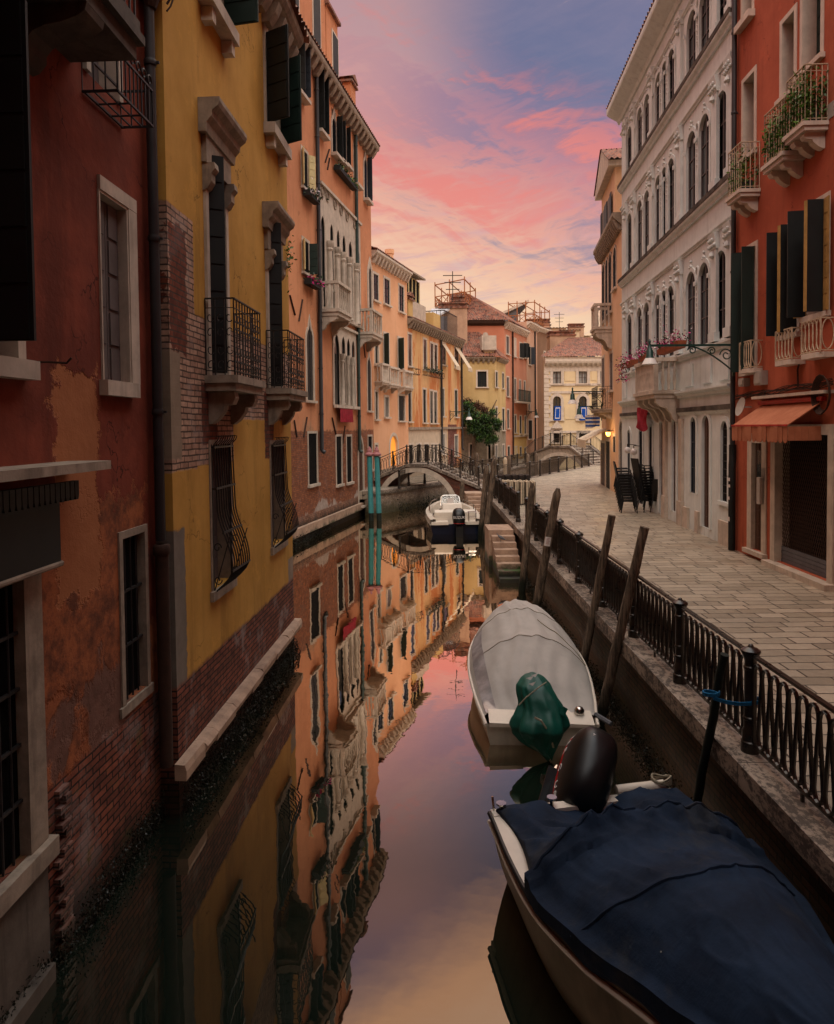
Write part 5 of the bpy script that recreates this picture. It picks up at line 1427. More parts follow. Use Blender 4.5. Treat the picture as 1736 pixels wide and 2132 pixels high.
# ---- white palazzo
RW = Facade('white_palazzo', 'long white stuccoed palazzo with rows of round arched windows and dark string courses', 'palazzo', (8.78, 30.45), (7.845, 17.56), -.6, 17.9, M['stucco_w'], 9)
xsG = ((985, 1018), (828, 868), (742, 775), (602, 632), (560, 583), (518, 544), (438, 465), (390, 414), (324, 341))
Uw = [(RW.p(cG(a, 1200))[0], RW.p(cG(b, 1200))[0]) for a, b in xsG]
Z = {1: (RW.p(cH(805, 510))[1], RW.p(cH(805, -20))[1]), 2: (RW.p(cG(850, 1375))[1], RW.p(cG(850, 787))[1]), 3: (RW.p(cG(750, 530))[1], RW.p(cG(750, 100))[1])}
wa = dict(arch='round', trim=.11, tw=.04, depth=.09, tm='stucco_w', sill=0, sash='shut_grey')
for k in (1, 2, 3):
    for i, (a, b) in enumerate(Uw):
        w = min(max(b - a, .86), .98); c = (a + b) / 2
        if i == 8: c = max(c, .75)
        if i == 0: c = min(c, RW.L - .95)
        RW.win(c - w / 2, c + w / 2, Z[k][0], Z[k][1], pane='glass', **wa)
Uc = [((a + b) / 2) for a, b in Uw]
for xl, xr, yt, yb, pn, br_ in ((903, 946, 1010, 1525, 'shut_y', .2), (780, 828, 975, 1690, 'door', 0), (705, 740, 985, 1470, 'glass', 0), (585, 612, 1000, 1590, 'door', 0), (505, 528, 1010, 1600, 'door', 0), (438, 458, 1030, 1560, 'glass', 0), (372, 396, 1050, 1540, 'glass', 0), (298, 316, 1065, 1480, 'glass', 0)):
    W(RW, cH, xl, xr, yt, yb, arch='round', trim=.13, tw=.035, depth=.06, tm='stucco_w', sill=.06 if br_ else 0, pane=pn if pn != 'shut_y' else 'dark', bars=br_ or False)
M['soot'] = simple('soot blackened stone', S(66, 60, 56), .9, .2, var=.45, scale=2.5, bump=.4, c2=S(104, 96, 86))
# string courses with dark tops
zS1 = (Z[1][0] - .55); zS1b = RW.p(cH(900, 880))[1]
def course(z, w, h, dark=True, nm='string_course'):
    q = MB(); q.prism([(-.002, z), (-w * .4, z), (-w * .5, z + h * .35), (-w * .9, z + h * .6), (-w, z + h * .75), (-w, z + h), (-.002, z + h)], 'x', -.02, RW.L - .01)
    o = RW.part(q, nm, M['stucco_w'])
    if dark:
        q = MB(); q.box(-.02, RW.L - .012, -w - .02, -.002, z + h + .002, z + h + .13); RW.part(q, 'lead_capping', M['soot'], o)
course(Z[2][0] - .36, .16, .2); course(Z[3][0] - .36, .17, .2); course(Z[1][0] - 1.42, .18, .2, False); course(Z[1][0] - .28, .12, .18, False); course(Z[1][0] - 1.95, .08, .1)
course(Z[2][0] - 1.15, .09, .12, False); course(Z[3][0] - 1.1, .09, .12, False); course(Z[3][1] + .25, .08, .1, False)
# pilasters, capitals, medallions
def mid(a, b): return (Uc[a] + Uc[b]) / 2
Pl = [mid(2, 3), mid(5, 6), min(RW.L - .22, Uc[0] + .75), mid(0, 1) + .1, mid(7, 8), max(.2, Uc[8] - .55)]
for k in (1, 2, 3):
    zb_, zt_ = Z[k][0] - .06, Z[k][1] + .1
    for u in Pl:
        q = MB(); q2 = MB(); q.box(u - .2, u + .2, -.09, -.002, zb_, zt_); q.box(u - .25, u + .25, -.14, -.092 + .09, zb_, zb_ + .25)
        q2.prism([(-.002, zt_ + .002), (-.10, zt_ + .002), (-.12, zt_ + .12), (-.11, zt_ + .2), (-.15, zt_ + .36), (-.16, zt_ + .42), (-.002, zt_ + .42)], 'x', u - .24, u + .24)
        for j in range(7): q2.lathe([(.01, -.05), (.055, -.02), (.06, .02), (.01, .06)], 6, (u - .2 + .4 * (j % 4) / 3, -.13, zt_ + .1 + .16 * (j // 4)))
        q2.lathe([(.02, -.1), (.09, -.04), (.07, .04), (.02, .1)], 6, (u, -.12, zt_ - .12))
        o = RW.part(q, 'pilaster', M['stucco_w']); RW.part(q2, 'capital', M['stucco_w'], o, 40)
    for i in range(8):
        u = mid(i, i + 1)
        if min(abs(u - p) for p in Pl) < .45: continue
        z = Z[k][1] - .22
        q3 = MB(); q3.tube([(u + .13 * math.cos(j * .5236), -.02, z + .24 * math.sin(j * .5236)) for j in range(12)], .03, 5, closed=True)
        for j in range(5): q3.lathe([(.01, -.05), (.05, 0), (.01, .05)], 6, (u, -.02, z - .35 - j * .15))
        RW.part(q3, 'medallion', M['stucco_w'], None, 40)
    for i in range(9):
        q3 = MB()
        for j, dz in ((0, .16), (-.08, .12), (.08, .12), (0, .28)): q3.lathe([(.01, -.05), (.045, 0), (.01, .05)], 6, (Uc[i] + j, -.03, Z[k][1] + dz))
        if i in (1, 2, 3, 4, 5, 6, 7): 
            a = Uc[i]; q3.box(a - .58, a - .47, -.1, -.075, Z[k][1] - .52, Z[k][1] - .40); q3.box(a + .47, a + .58, -.1, -.075, Z[k][1] - .52, Z[k][1] - .40)
        RW.part(q3, 'stucco_ornament', M['stucco_w'], None, 40)
for u in (.3, 1.9, 3.6, 5.4, 7.2, 9.0, 10.6, 11.9):
    q = MB(); q.box(u - .02, u + .7, -.05, -.002, Z[1][0] - 1.1, Z[1][0] - .45); RW.part(q, 'dado_panel', M['stucco_w'])
zg = 1.3
for a, b in ((RW.L - .95, RW.L - .02), (RW.p(cH(740, 1600))[0] + .03, RW.p(cH(775, 1600))[0] - .13), (RW.p(cH(620, 1600))[0] + .12, RW.p(cH(695, 1600))[0])):
    if b > a:
        q = MB(); q.box(a, b, -.07, -.002, zg, zg + .62); RW.part(q, 'plinth', M['stone'])
for x in (648, 545):
    u = RW.p(cH(x, 1500))[0]; q = MB(); q.box(u - .22, u + .22, -.12, -.002, zg, zg + .75); q.box(u - .17, u + .17, -.08, -.002, zg + .752, Z[1][0] - 2.05); RW.part(q, 'ground_pilaster', M['stone'])
# eaves with wide boarded soffit
RW.cornice(17.35, [(.06, -.12), (.12, .02), (.46, .22), (.54, .28), (.56, .36), (.56, .5)], 'stucco_w', u0=-.4)
q = MB(); tile_slope(q, (-.4, -.57, 17.9), (RW.L, -.57, 17.9), (RW.L, 5, 19.9), (-.4, 5, 19.9)); RW.part(q, 'roof', M['tile'])
# central balcony
ub = RW.p(cH(632, 800))[0]; ua = RW.p(cH(350, 800), .75)[0]; zb_ = RW.p(cH(625, 812))[1]
RW.stone_balcony(ua, ub, zb_, .78, 1.02, nb=22, slab=.24, br=.75, brn=4, mat='stone')
q = MB()
for x, y in ((340, 1182), (383, 1192)):
    P = RW.p(cH(x + 12, y)); q.bar((P[0], 0, P[1] + .1), (P[0], -.34, P[1] + .14), .025); q.bar((P[0], -.34, P[1] + .14), (P[0], -.34, P[1] + .02), .03)
    lam = MB(); lam.lathe([(.02, -.13), (.10, -.09), (.13, 0), (.10, .09), (.02, .13)], 10, (P[0], -.34, P[1] - .1)); g_ = lam.build('globe_lamp', M['white_p'], None, 60); g_.matrix_world = RW.M
    tag(g_, 'unlit white globe lamp on the white palazzo, ' + ('farther of two' if x == 340 else 'nearer of two, by the red cloth'), 'lamp', 'globe wall lamps')
RW.part(q, 'lamp_arm', M['iron'])
RW.finish()
for k, (xa, xb, y, w) in enumerate(((275, 350, 700, .8), (400, 440, 630, .5), (520, 655, 615, .35))):
    # flower boxes along the balcony rail
    ua_, ub_ = RW.p(cH(xa, y), .7)[0], RW.p(cH(xb, y), .7)[0]
    root = empty('flower_box', tuple(RW.world((ua_ + ub_) / 2, .74, zb_ + 1.02)), math.atan2(RW.d.y, RW.d.x))
    tag(root, ('pink and white petunias spilling over the far end of the white balcony', 'magenta petunias in the middle of the white balcony rail', 'long terracotta box of white and magenta petunias, nearest on the white balcony')[k], 'flower box', 'flower boxes on the white balcony')
    L = (ub_ - ua_) / 2
    q = MB(); q.add([(-L, -.1, .004), (L, -.1, .004), (L, .1, .004), (-L, .1, .004), (-L - .03, -.13, .2), (L + .03, -.13, .2), (L + .03, .13, .2), (-L - .03, .13, .2)], [(3, 2, 1, 0), (4, 5, 6, 7), (0, 1, 5, 4), (1, 2, 6, 5), (2, 3, 7, 6), (3, 0, 4, 7)]); q.build('box', M['terracotta_pot'], root)
    rnd = random.Random(k)
    for nm, mt, n in (('leaves', 'leaf_d', 240), ('blossoms', 'petal_w', 150), ('blossoms', 'petal_m', 200)):
        mb = MB()
        for i in range(n):
            x = rnd.uniform(-L, L); dz = .18 + abs(rnd.gauss(0, .15)); yy = rnd.gauss(-.03, .13)
            if k == 0 and rnd.random() < .5: dz = rnd.uniform(-.55, .2); yy = -.16 - rnd.random() * .12
            if nm == 'leaves': dz *= .85
            mb.leaf((x, yy, dz), .075, rnd)
        mb.build(nm, M[mt], root)
# crimson cloth hung under the balcony
u0, z1 = RW.p(cH(362, 925), .25); u1 = RW.p(cH(432, 925), .25)[0]; z0 = RW.p(cH(395, 1065), .25)[1]
rnd = random.Random(2)
q = MB(); w, h = u1 - u0, z1 - z0
q.grid(lambda i, j: (w * (.1 + .8 * i) + w * .08 * math.sin(j * 5 + i * 3), -.08 * math.sin(i * 16) * (.4 + (1 - j)) - .03, h * (j + .10 * math.sin(i * 19) * (1 - j))), 24, 10)
o = q.build('hanging_cloth', M['red_cloth']); o.matrix_world = T(*RW.world(u0, .25, z0)) @ rotz(math.atan2(RW.d.y, RW.d.x)); tag(o, 'crumpled crimson cloth hanging below the white palazzo balcony', 'cloth', 'crimson cloths')
u0, z1 = LO.p(cE(598, 1145), .2); u1 = LO.p(cE(680, 1150), .2)[0]; z0 = LO.p(cE(600, 1238), .2)[1]; w, h = u1 - u0, z1 - z0
q = MB(); q.grid(lambda i, j: (w * i, -.05 * math.sin(i * 40) * (1.2 - j), h * j), 40, 6)
o = q.build('hanging_cloth', M['red_cloth']); o.matrix_world = T(*LO.world(u0, .2, z0)) @ rotz(math.atan2(LO.d.y, LO.d.x)); tag(o, 'pleated crimson cloth rail cover under the lower Gothic loggia', 'cloth', 'crimson cloths')

# ---- orange red shop house, nearest on the right
M['red_r'] = plaster('orange red plaster', S(172, 86, 60), S(182, 96, 68), .7, .12, .4, bump=.16, algae=0, nscale=.5)
RR = Facade('red_shop_house', 'orange red house with green shutters, planted balconies and an awning over its closed shop', 'house', (7.835, 17.5), (7.07, -8), -.6, 20.0, M['red_r'], 7)
wr = dict(trim=.10, tw=.02, depth=.27, tm='white', sill=.1, sash=False)
W(RR, cG, 1112, 1175, -260, 165, pane='shut_g', **dict(wr, sill=.16, sillh=.16))
W(RR, cG, 1525, 1650, -330, 500, pane='shut_g', **wr); W(RR, cG, 1382, 1465, 170, 680, pane='shut_g', **wr); W(RR, cG, 1115, 1190, 575, 1100, pane='shut_g', **wr)
def shw(c, xl, xr, yt, yb, L, R_, **k):
    o = W(RR, c, xl, xr, yt, yb, pane='dark', **dict(wr, **k))
    u0 = RR.p(c(xl, (yt + yb) / 2))[0]; u1 = RR.p(c(xr, (yt + yb) / 2))[0]; z1 = RR.p(c(xl, yt))[1]; z0 = RR.p(c(xl, yb))[1]
    for a, mt, f in L: RR.shutter(o, u0 - .01, z0, z1 - .02, (u1 - u0) * f, a, 'L', mt)
    for a, mt, f in R_:
        RR.shutter(o, u1 + .01, z0, z1 - .02, (u1 - u0) * f, a, 'R', mt)
        if mt == 'shut_k': RR.shutter(o, u1 + .01 - math.cos(rad(a)) * (u1 - u0) * f, z0 + .01, z1 - .03, .07, 28, 'R', 'shut_y', w=.05 + math.sin(rad(a)) * (u1 - u0) * f)
shw(cG, 1392, 1488, 1590, 2310, [(150, 'shut_y', .35), (100, 'shut_k', .5)], [(82, 'shut_k', .5)])
shw(cG, 1560, 1690, 1440, 2180, [(145, 'shut_y', .35), (100, 'shut_k', .48)], [(84, 'shut_k', .46), (172, 'shut_y', .30)])
shw(cG, 1128, 1198, 1730, 2560, [(110, 'shut_g', .5)], [(86, 'shut_g', .5)])
def planted(x0, x1, xs, y, label, dens, ring=False):
    w = .44
    u0 = RR.p(cG(x0, y), w)[0]; u1 = RR.p(cG(x1, y), w)[0]; zz = RR.p(cG(x1, y), w)[1]
    RR.iron_balcony(u0, u1, zz, w=w, h=1.05, mat='iron_w', slabm='white', slab=.16, scroll=False, br=.3, gap=.11)
    root = empty('balcony_plants', tuple(RR.world((u0 + u1) / 2, w - .12, zz + .01)), math.atan2(RR.d.y, RR.d.x)); tag(root, label, 'plants', 'climbing plants on the red house balconies')
    L = (u1 - u0) / 2; q = MB(); q.box(-L + .06, L - .06, -.02, .18, .0, .2); q.build('trough', M['shut_k'], root)
    rnd = random.Random(int(x0)); mb = MB()
    for i in range(dens):
        z = min(abs(rnd.gauss(.42, .24)), .98)
        if rnd.random() < .25: mb.leaf((L - .08 + rnd.gauss(0, .02), rnd.uniform(-.1, .3), z), .085, rnd)
        else: mb.leaf((rnd.uniform(-L + .03, L), -.03 + rnd.gauss(0, .05), z), .085, rnd)
    mb.build('leaves', M['leaf'], root)
planted(1248, 1388, 1395, 1040, 'bright green climber filling the farther of the two upper balconies on the red house', 1500)
planted(1400, 1532, 1665, 835, 'bright green climber behind the nearer upper balcony rail on the red house', 1500)
planted(1000, 1092, 1195, 1300, 'sparse dark potted plants in the lowest iron balcony of the red house', 420)
def ringrail(x0, x1, y, w=.26, h=.62):
    u0 = RR.p(cH(x0, y), w)[0]; u1, zz = RR.p(cH(x1, y), w)
    b = MB(); b.prism([(u0 - .02, -.002), (u0 - .02, -w * .8), (u0 + .08, -w - .05), (u1 - .08, -w - .05), (u1 + .02, -w * .8), (u1 + .02, -.002)], 'z', zz - .1, zz); o = RR.part(b, 'balconette', M['white'])
    r = MB()
    for z in (zz + .03, zz + h): r.bar((u0, -w, z), (u1, -w, z), .022); r.bar((u0, 0, z), (u0, -w, z), .022); r.bar((u1, 0, z), (u1, -w, z), .022)
    n = 5; rw = (u1 - u0) / (n + .2)
    for i in range(n):
        c = u0 + (u1 - u0) * (i + .5) / n
        r.tube([(c + rw * .62 * math.cos(k * .3927), -w, zz + h / 2 + .02 + (h / 2 - .03) * math.sin(k * .3927)) for k in range(16)], .011, 5, closed=True)
    r.tube([(u1, -w / 2 + w * .42 * math.cos(k * .3927), zz + h / 2 + .02 + (h / 2 - .03) * math.sin(k * .3927)) for k in range(16)], .011, 5, closed=True)
    for a in (u0, u1): r.bar((a, -w, zz), (a, -w, zz + h), .022)
    RR.part(r, 'railing', M['iron_w'], o)
ringrail(1250, 1355, 610); ringrail(1418, 1540, 562); ringrail(1018, 1090, 668)
# door and shop front
o = W(RR, cH, 1100, 1166, 1150, 1835, pane='door', **dict(wr, trim=.22, tw=.03, depth=.08, sill=.12, tm='stone', name='house_door'))
u0, u1, z0, z1 = RR.r(cH, 1117, 1200, 1152, 1440); q = MB(); q.box(u0, u1, .04, .053, z0, z1); RR.part(q, 'door_glass', M['glass'], o)
us0, us1 = RR.p(cH(1258, 1500))[0], RR.p(cH(1600, 1500))[0]; zt = RR.p(cH(1590, 1100))[1]
o = RR.win(us0, us1, 1.42, zt, trim=.2, tw=.05, depth=.3, tm='stone', pane='dark', sill=.22, sillh=.15, sash=False, name='shop_front')
q = MB(); n = 26; H = zt - 1.75
for i in range(-14, n + 1):
    a = us0 + (us1 - us0) * i / n
    for s_ in (1, -1):
        x0, x1 = (a, a + (us1 - us0) * 14 / n) if s_ > 0 else (a + (us1 - us0) * 14 / n, a); za, zb2 = 1.75, zt
        if max(x0, x1) <= us0 + .01 or min(x0, x1) >= us1 - .01: continue
        def cl(x): return min(max(x, us0 + .01), us1 - .01)
        f0 = (cl(x0) - x0) / (x1 - x0); f1 = (cl(x1) - x0) / (x1 - x0)
        q.bar((x0 + (x1 - x0) * f0, .12 + .004 * s_, za + H * f0), (x0 + (x1 - x0) * f1, .12 + .004 * s_, za + H * f1), .012, .006)
RR.part(q, 'roller_grille', M['rust'], o)
q = MB()
for i in range(4): q.box(us0 + .01, us1 - .01, .10 + .004 * (i % 2), .14, 1.425 + i * .085, 1.425 + i * .085 + .078)
RR.part(q, 'roller_slats', M['sheet_m'], o)
q = MB(); u0, zq = RR.p(cH(1180, 1355)); q.box(u0 - .09, u0 + .09, -.03, -.002, zq - .14, zq + .14); RR.part(q, 'notice_plate', M['box_grey'])
q = MB(); u0, zq = RR.p(cH(1172, 1460)); q.box(u0 - .08, u0 + .08, -.12, -.052, zq - .3, zq + .3); RR.part(q, 'letter_box', M['box_grey'])
# awning
w = .68; ua = RR.p(cH(972, 1058), w)[0]; ub, zf = RR.p(cH(1325, 1036), w); zw = RR.p(cH(1540, 885))[1]
root_a = RR
q = MB(); q.add([(ua, -.03, zw), (ub, -.03, zw), (ub, -w, zf), (ua, -w, zf), (ua, -.03, zw - .02), (ub, -.03, zw - .02), (ub, -w, zf - .02), (ua, -w, zf - .02)], [(0, 1, 2, 3), (7, 6, 5, 4), (0, 3, 7, 4), (1, 5, 6, 2), (2, 6, 7, 3), (0, 4, 5, 1)])
o = RR.part(q, 'awning', M['awning'])
q = MB(); n = 15; dd = (ub - ua) / n
for i in range(n):
    a = ua + i * dd
    pts = [(a, zf - .03), (a + dd - .004, zf - .03), (a + dd - .004, zf - .28)] + [(a + dd / 2 + dd / 2 * math.cos(t * math.pi / 5), zf - .28 - .07 * math.sin(t * math.pi / 5)) for t in range(1, 5)] + [(a, zf - .28)]
    q.prism(pts, 'y', -w - .012 - .012 * math.sin(i * 1.7), -w + .002 - .012 * math.sin(i * 1.7))
for i in range(5):
    y0 = -w + .02 + i * (w - .05) / 5; y1 = y0 + (w - .05) / 5 - .004
    q.box(ub - .006, ub + .004, y0, y1, zf - .3 + (zw - zf) * i / 5 * .0, zf - .03)
RR.part(q, 'awning_valance', M['awning'], o)
q = MB(); q.box(ua - .01, ub + .01, -w - .022, -w + .0, zf - .024, zf + .012); q.box(ua - .05, ub + .1, -.1, -.002, zw + .01, zw + .09); RR.part(q, 'awning_rail', M['red_p'], o)
q = MB(); q.box(ua - .15, ub + .35, -.2, -.002, zw + .14, zw + .2); RR.part(q, 'rain_ledge', M['stone'])
# cables, boxes, dish, drain pipe
q = MB(); rnd = random.Random(8)
ca, cb = RR.p(cH(1012, 855)), RR.p(cH(1640, 760))
for k in range(9):
    pa = []
    for i in range(19):
        t = i / 18; pa.append((ca[0] + (cb[0] - ca[0]) * t, -.05 - .012 * (k % 3), ca[1] + (cb[1] - ca[1]) * t + .022 * (k // 3 - 1) * 1.6 - .03 * math.sin(t * 5 * math.pi + k) + rnd.uniform(-.01, .01)))
    q.tube(pa, .009, 5)
cc = RR.p(cH(1590, 840))
for k in range(7): q.tube([(cc[0] + (.22 + .015 * k) * math.cos(j * .4), -.08 - .012 * k, cc[1] + (.30 + .012 * k) * math.sin(j * .4)) for j in range(16)], .012, 5, closed=True)
c1 = RR.p(cH(1408, 790)); q.tube([(c1[0], -.04, c1[1]), (c1[0], -.05, c1[1] + .35), (c1[0] + .1, -.06, c1[1] + .5), (c1[0] + .2, -.03, c1[1] + .52)], .02, 6)
RR.part(q, 'cable_bundle', M['rust'])
for x0, x1, y0, y1 in ((1125, 1172, 692, 775), (1025, 1058, 738, 785)):
    u0, u1, z0, z1 = RR.r(cH, x0, y0, x1, y1, .1); q = MB(); q.box(u0, u1, -.15, -.002, z0, z1); q.box(u0 + .03, u1 - .03, -.17, -.152, z0 + .04, z1 - .04); RR.part(q, 'junction_box', M['box_grey'])
u0, zq = RR.p(cH(1096, 920)); q = MB(); q.lathe([(.0, 0), (.16, .012), (.22, .04), (.225, .05), (.16, .025), (.0, .012)], 16); q2 = MB(); q2.M = T(u0, -.22, zq) @ Matrix.Rotation(rad(75), 4, 'X') @ rotz(.3); q2.add(q.v, q.f); q2.M = None; q2.bar((u0, 0, zq), (u0, -.2, zq), .03); RR.part(q2, 'satellite_dish', M['box_grey'], None, 40)
RR.pipe(.09, 3.6, 16.3, .06, 'pipe', .10, False)
q = MB(); q.tube([(.09, -.1, 3.9), (.09, -.1, 3.55), (.14, -.13, 3.4), (.14, -.13, 1.32)], .085, 9); RR.part(q, 'drain_pipe', M['shut_k'], None, 50)
q = MB(); rnd = random.Random(6)
for i in range(9):
    z = 1.9 + rnd.random() * 1.4; a = rnd.uniform(-1.2, .6); h = rnd.uniform(.05, .12)
    q.M = T(.14, -.13, z) @ rotz(a); q.box(-.04, .04, -.092, -.088, 0, h)
RR.part(q, 'sticker', M['paper'])
q = MB(); q.box(.01, .12, -.012, -.002, 1.3, 3.6); RR.part(q, 'wall_base', M['red_r'])
u0, zq = RR.p(cG(1716, 760)); q = MB(); q.box(u0 - .1, u0 + .1, -.012, -.002, zq - .14, zq + .14); RR.part(q, 'wall_plate', M['box_grey'])
RR.finish()

# green street lamp on its scrolled arm
P0 = at(cH(985, 520), 17.3); P1 = at(cH(452, 520), 17.1)
lamp = empty('street_lamp', (P0.x, P0.y, P0.z)); tag(lamp, 'green street lamp hanging from a long scrolled iron arm by the white palazzo', 'street lamp')
L = P0.x - P1.x
def lamp_parts(root, L, dirv, s_=1.0, hs=1.0):
    D = Vector(dirv).normalized()
    def A(x, z): return D * x + Vector((0, 0, z))
    q = MB(); q.bar(A(0, 0), A(L, 0), .05 * s_); q.bar(A(.02, .12), A(.02, -.75 * s_), .05 * s_)
    q.tube([A(.05 + L * .55 * t, -.62 * s_ * (1 - t) ** 1.6) for t in [k / 12 for k in range(13)]], .02 * s_, 5)
    for cx_, cz, R in ((.20, -.24, .16), (.55, -.14, .10), (L * .5, -.12, .11)):
        q.tube([A(cx_ + R * (1 - k / 26) * math.cos(k * .45), cz + R * (1 - k / 26) * math.sin(k * .45)) for k in range(21)], .016 * s_, 5)
    q.bar(A(L, .14), A(L, -.1), .03); q.build('arm', M['green_iron'], root)
    q = MB(); c = A(L, 0); q.lathe([(r_ * hs, z_ * hs) for r_, z_ in [(.015, .22), (.05, .14), (.03, .08), (.06, 0), (.06, -.1), (.11, -.16), (.12, -.36), (.15, -.42)]], 12, tuple(c)); sh_ = q.build('lamp_head', M['green_iron'], root, 40)
    q = MB(); q.lathe([(r_ * hs, z_ * hs) for r_, z_ in [(.15, -.425), (.25, -.60), (.26, -.63), (.1, -.625)]], 14, tuple(c)); q.build('lamp_shade', M['white_p'], root, 40)
lamp_parts(lamp, L, (-1, -.02, 0), 1.0, .72)
u0, u1 = .72 * L - .3, .72 * L
def small_lamp(Pw, tip, label, z=None):
    r_ = empty('street_lamp', (Pw.x, Pw.y, Pw.z)); tag(r_, label, 'street lamp'); v_ = tip - Pw; lamp_parts(r_, v_.length, (v_.x, v_.y, 0)); return r_
A_ = Vector(RC.world(.6, 0, 0)); A_.z = at(cF(1690, 1008), A_.y).z; B_ = at(cF(1415, 1008), A_.y - .3); small_lamp(A_, B_, 'dark street lamp on a long arm in front of the yellow palazzo windows')
uu, zz = LC.p(cF(610, 1142)); A_ = LC.world(uu, 0, zz); B_ = at(cF(735, 1140), A_.y - 1.0); small_lamp(A_, B_, 'small street lamp with white shade in front of the fig tree')
uu, zz = TB.p(cF(1124, 1142)); A_ = TB.world(min(uu, TB.L - .1), 0, zz); B_ = at(cF(1178, 1142), A_.y - 1.5); small_lamp(A_, B_, 'farthest small street lamp on the pink house corner')
uu, zz = YP.p(cF(1455, 1105)); A_ = at(cF(1610, 1105), 40); A_ = Vector(RC.world(.2, 0, 0)); A_.z = at(cF(1600, 1105), A_.y).z; B_ = at(cF(1458, 1105), A_.y); small_lamp(A_, B_, 'lower street lamp with short arm above the striped flag')
# striped flag
P = at(cF(1500, 1165), 37); Q = at(cF(1595, 1240), 37); w, h = Q.x - P.x, P.z - Q.z
q = MB(); q.grid(lambda i, j: (w * i, .1 * math.sin(i * 9 + j), h * j * 1.15 - h * .2 + h * .28 * i + .02 * math.sin(i * 11)), 20, 10)
o = q.build('striped_flag', M['flag']); o.location = (P.x, 37.0, Q.z); tag(o, 'blue and white striped flag hanging from the peach cream house balcony', 'flag')
q = MB(); q.bar((w, 0, h), (w * .4, 0, h * 1.0), .03); q.bar((w, 0, 1.03 * h), (w + .5, -.2, h * 1.12), .03); q.build('flag_pole', M['iron'], o)

# ================================================================ WATER, QUAYS
q = MB(); q.box(-160, 200, -60, 330, -.9, 0.0); struct(q.build('canal_water', M['water']))
E_ = [(2.90, -9), (2.90, 7), (2.95, 14), (3.02, 22), (3.22, 36.6), (4.3, 39.8), (6.55, 42.6), (12.9, 54.3), (13.6, 55.6)]
def off(P, d):
    out = []
    for i in range(len(P)):
        a = Vector(P[max(i - 1, 0)] + (0,)); b = Vector(P[min(i + 1, len(P) - 1)] + (0,)); t = (b - a).normalized(); n = Vector((t.y, -t.x, 0))
        out.append((P[i][0] + n.x * d, P[i][1] + n.y * d))
    return out
def band(mb, A, B, z0, z1):
    for i in range(len(A) - 1): mb.prism([A[i], A[i + 1], B[i + 1], B[i]], 'z', z0, z1)
PZ = 1.30
k = MB(); band(k, E_, off(E_, .42), PZ - .2, PZ + .012); struct(k.build('kerb', M['kerb']))
w_ = MB(); band(w_, off(E_, .10), off(E_, .6), -1.2, PZ - .202); struct(w_.build('quay_wall', M['quay_brick']))
pv = MB(); inn = off(E_, .421)
pv.prism(inn + [(19, 58), (40, 58), (40, -9)], 'z', PZ - .4, PZ); struct(pv.build('pavement', M['paving']))
QL = [(-2.2, 35.6), (-1.17, 37.0), (1.5, 41.6), (5.4, 49.6), (8.3, 57.2), (10.2, 60.8), (13.5, 67)]
QZ = 1.2
k = MB(); band(k, QL, off(QL, -.4), QZ - .18, QZ + .012); struct(k.build('far_kerb', M['kerb']))
w_ = MB(); band(w_, off(QL, -.08), off(QL, -.6), -1.2, QZ - .182); struct(w_.build('far_quay_wall', M['far_brick']))
pv = MB(); pv.prism(off(QL, -.401) + [(30, 67), (30, 90), (-20, 90), (-20, 36)], 'z', QZ - .4, QZ); struct(pv.build('far_pavement', M['paving']))

# ================================================================ CAST IRON RAILINGS
def zig_panel(L, h, p=.155, r=.0135, arcs=6):
    """hairpin balusters: a run of slim bars joined by round arches, alternately at top and foot"""
    mb = MB(); n = max(2, round(L / p)); p = L / n; pa = []
    zt, zb = h - .06, .11; ra = p * .44
    for i in range(n):
        c = p * (i + .5)
        for k in range(arcs + 1):
            a = math.pi - math.pi * k / arcs; pa.append((c + ra * math.cos(a), 0, zt - .10 + .10 * math.sin(a)))
        if i < n - 1:
            c2 = p * (i + 1)
            for k in range(arcs + 1):
                a = math.pi + math.pi * k / arcs; pa.append((c2 + ra * math.cos(a), 0, zb + .10 + .10 * math.sin(a)))
    # first and last legs
    c = p * .5; pa = [(c - p * .5 + .01, 0, zb)] + pa + [(L - .01, 0, zb)]
    mb.tube(pa, r, 5, flat=1.5)
    mb.box(0, L, -.012, .012, .075, .10)
    for x in (L * .5,): mb.box(x - .012, x + .012, -.012, .012, 0, .075)
    return mb
def post_mesh(h=1.0, s=1.0):
    mb = MB()
    mb.lathe([(.085, 0), (.085, .10), (.075, .11), (.075, .20), (.06, .23), (.06, .30), (.068, .31), (.068, .33), (.058, .34), (.058, .42), (.066, .43), (.066, .45), (.058, .46), (.056, h - .22), (.064, h - .21), (.064, h - .19), (.055, h - .18), (.055, h - .12), (.075, h - .08), (.09, h - .05), (.088, h - .035), (.06, h - .015), (.03, h - .005), (.02, h + .015), (.005, h + .025)], 12)
    return mb
PM = post_mesh().build('post', M['iron_rail'], None, 35)
protos = {}
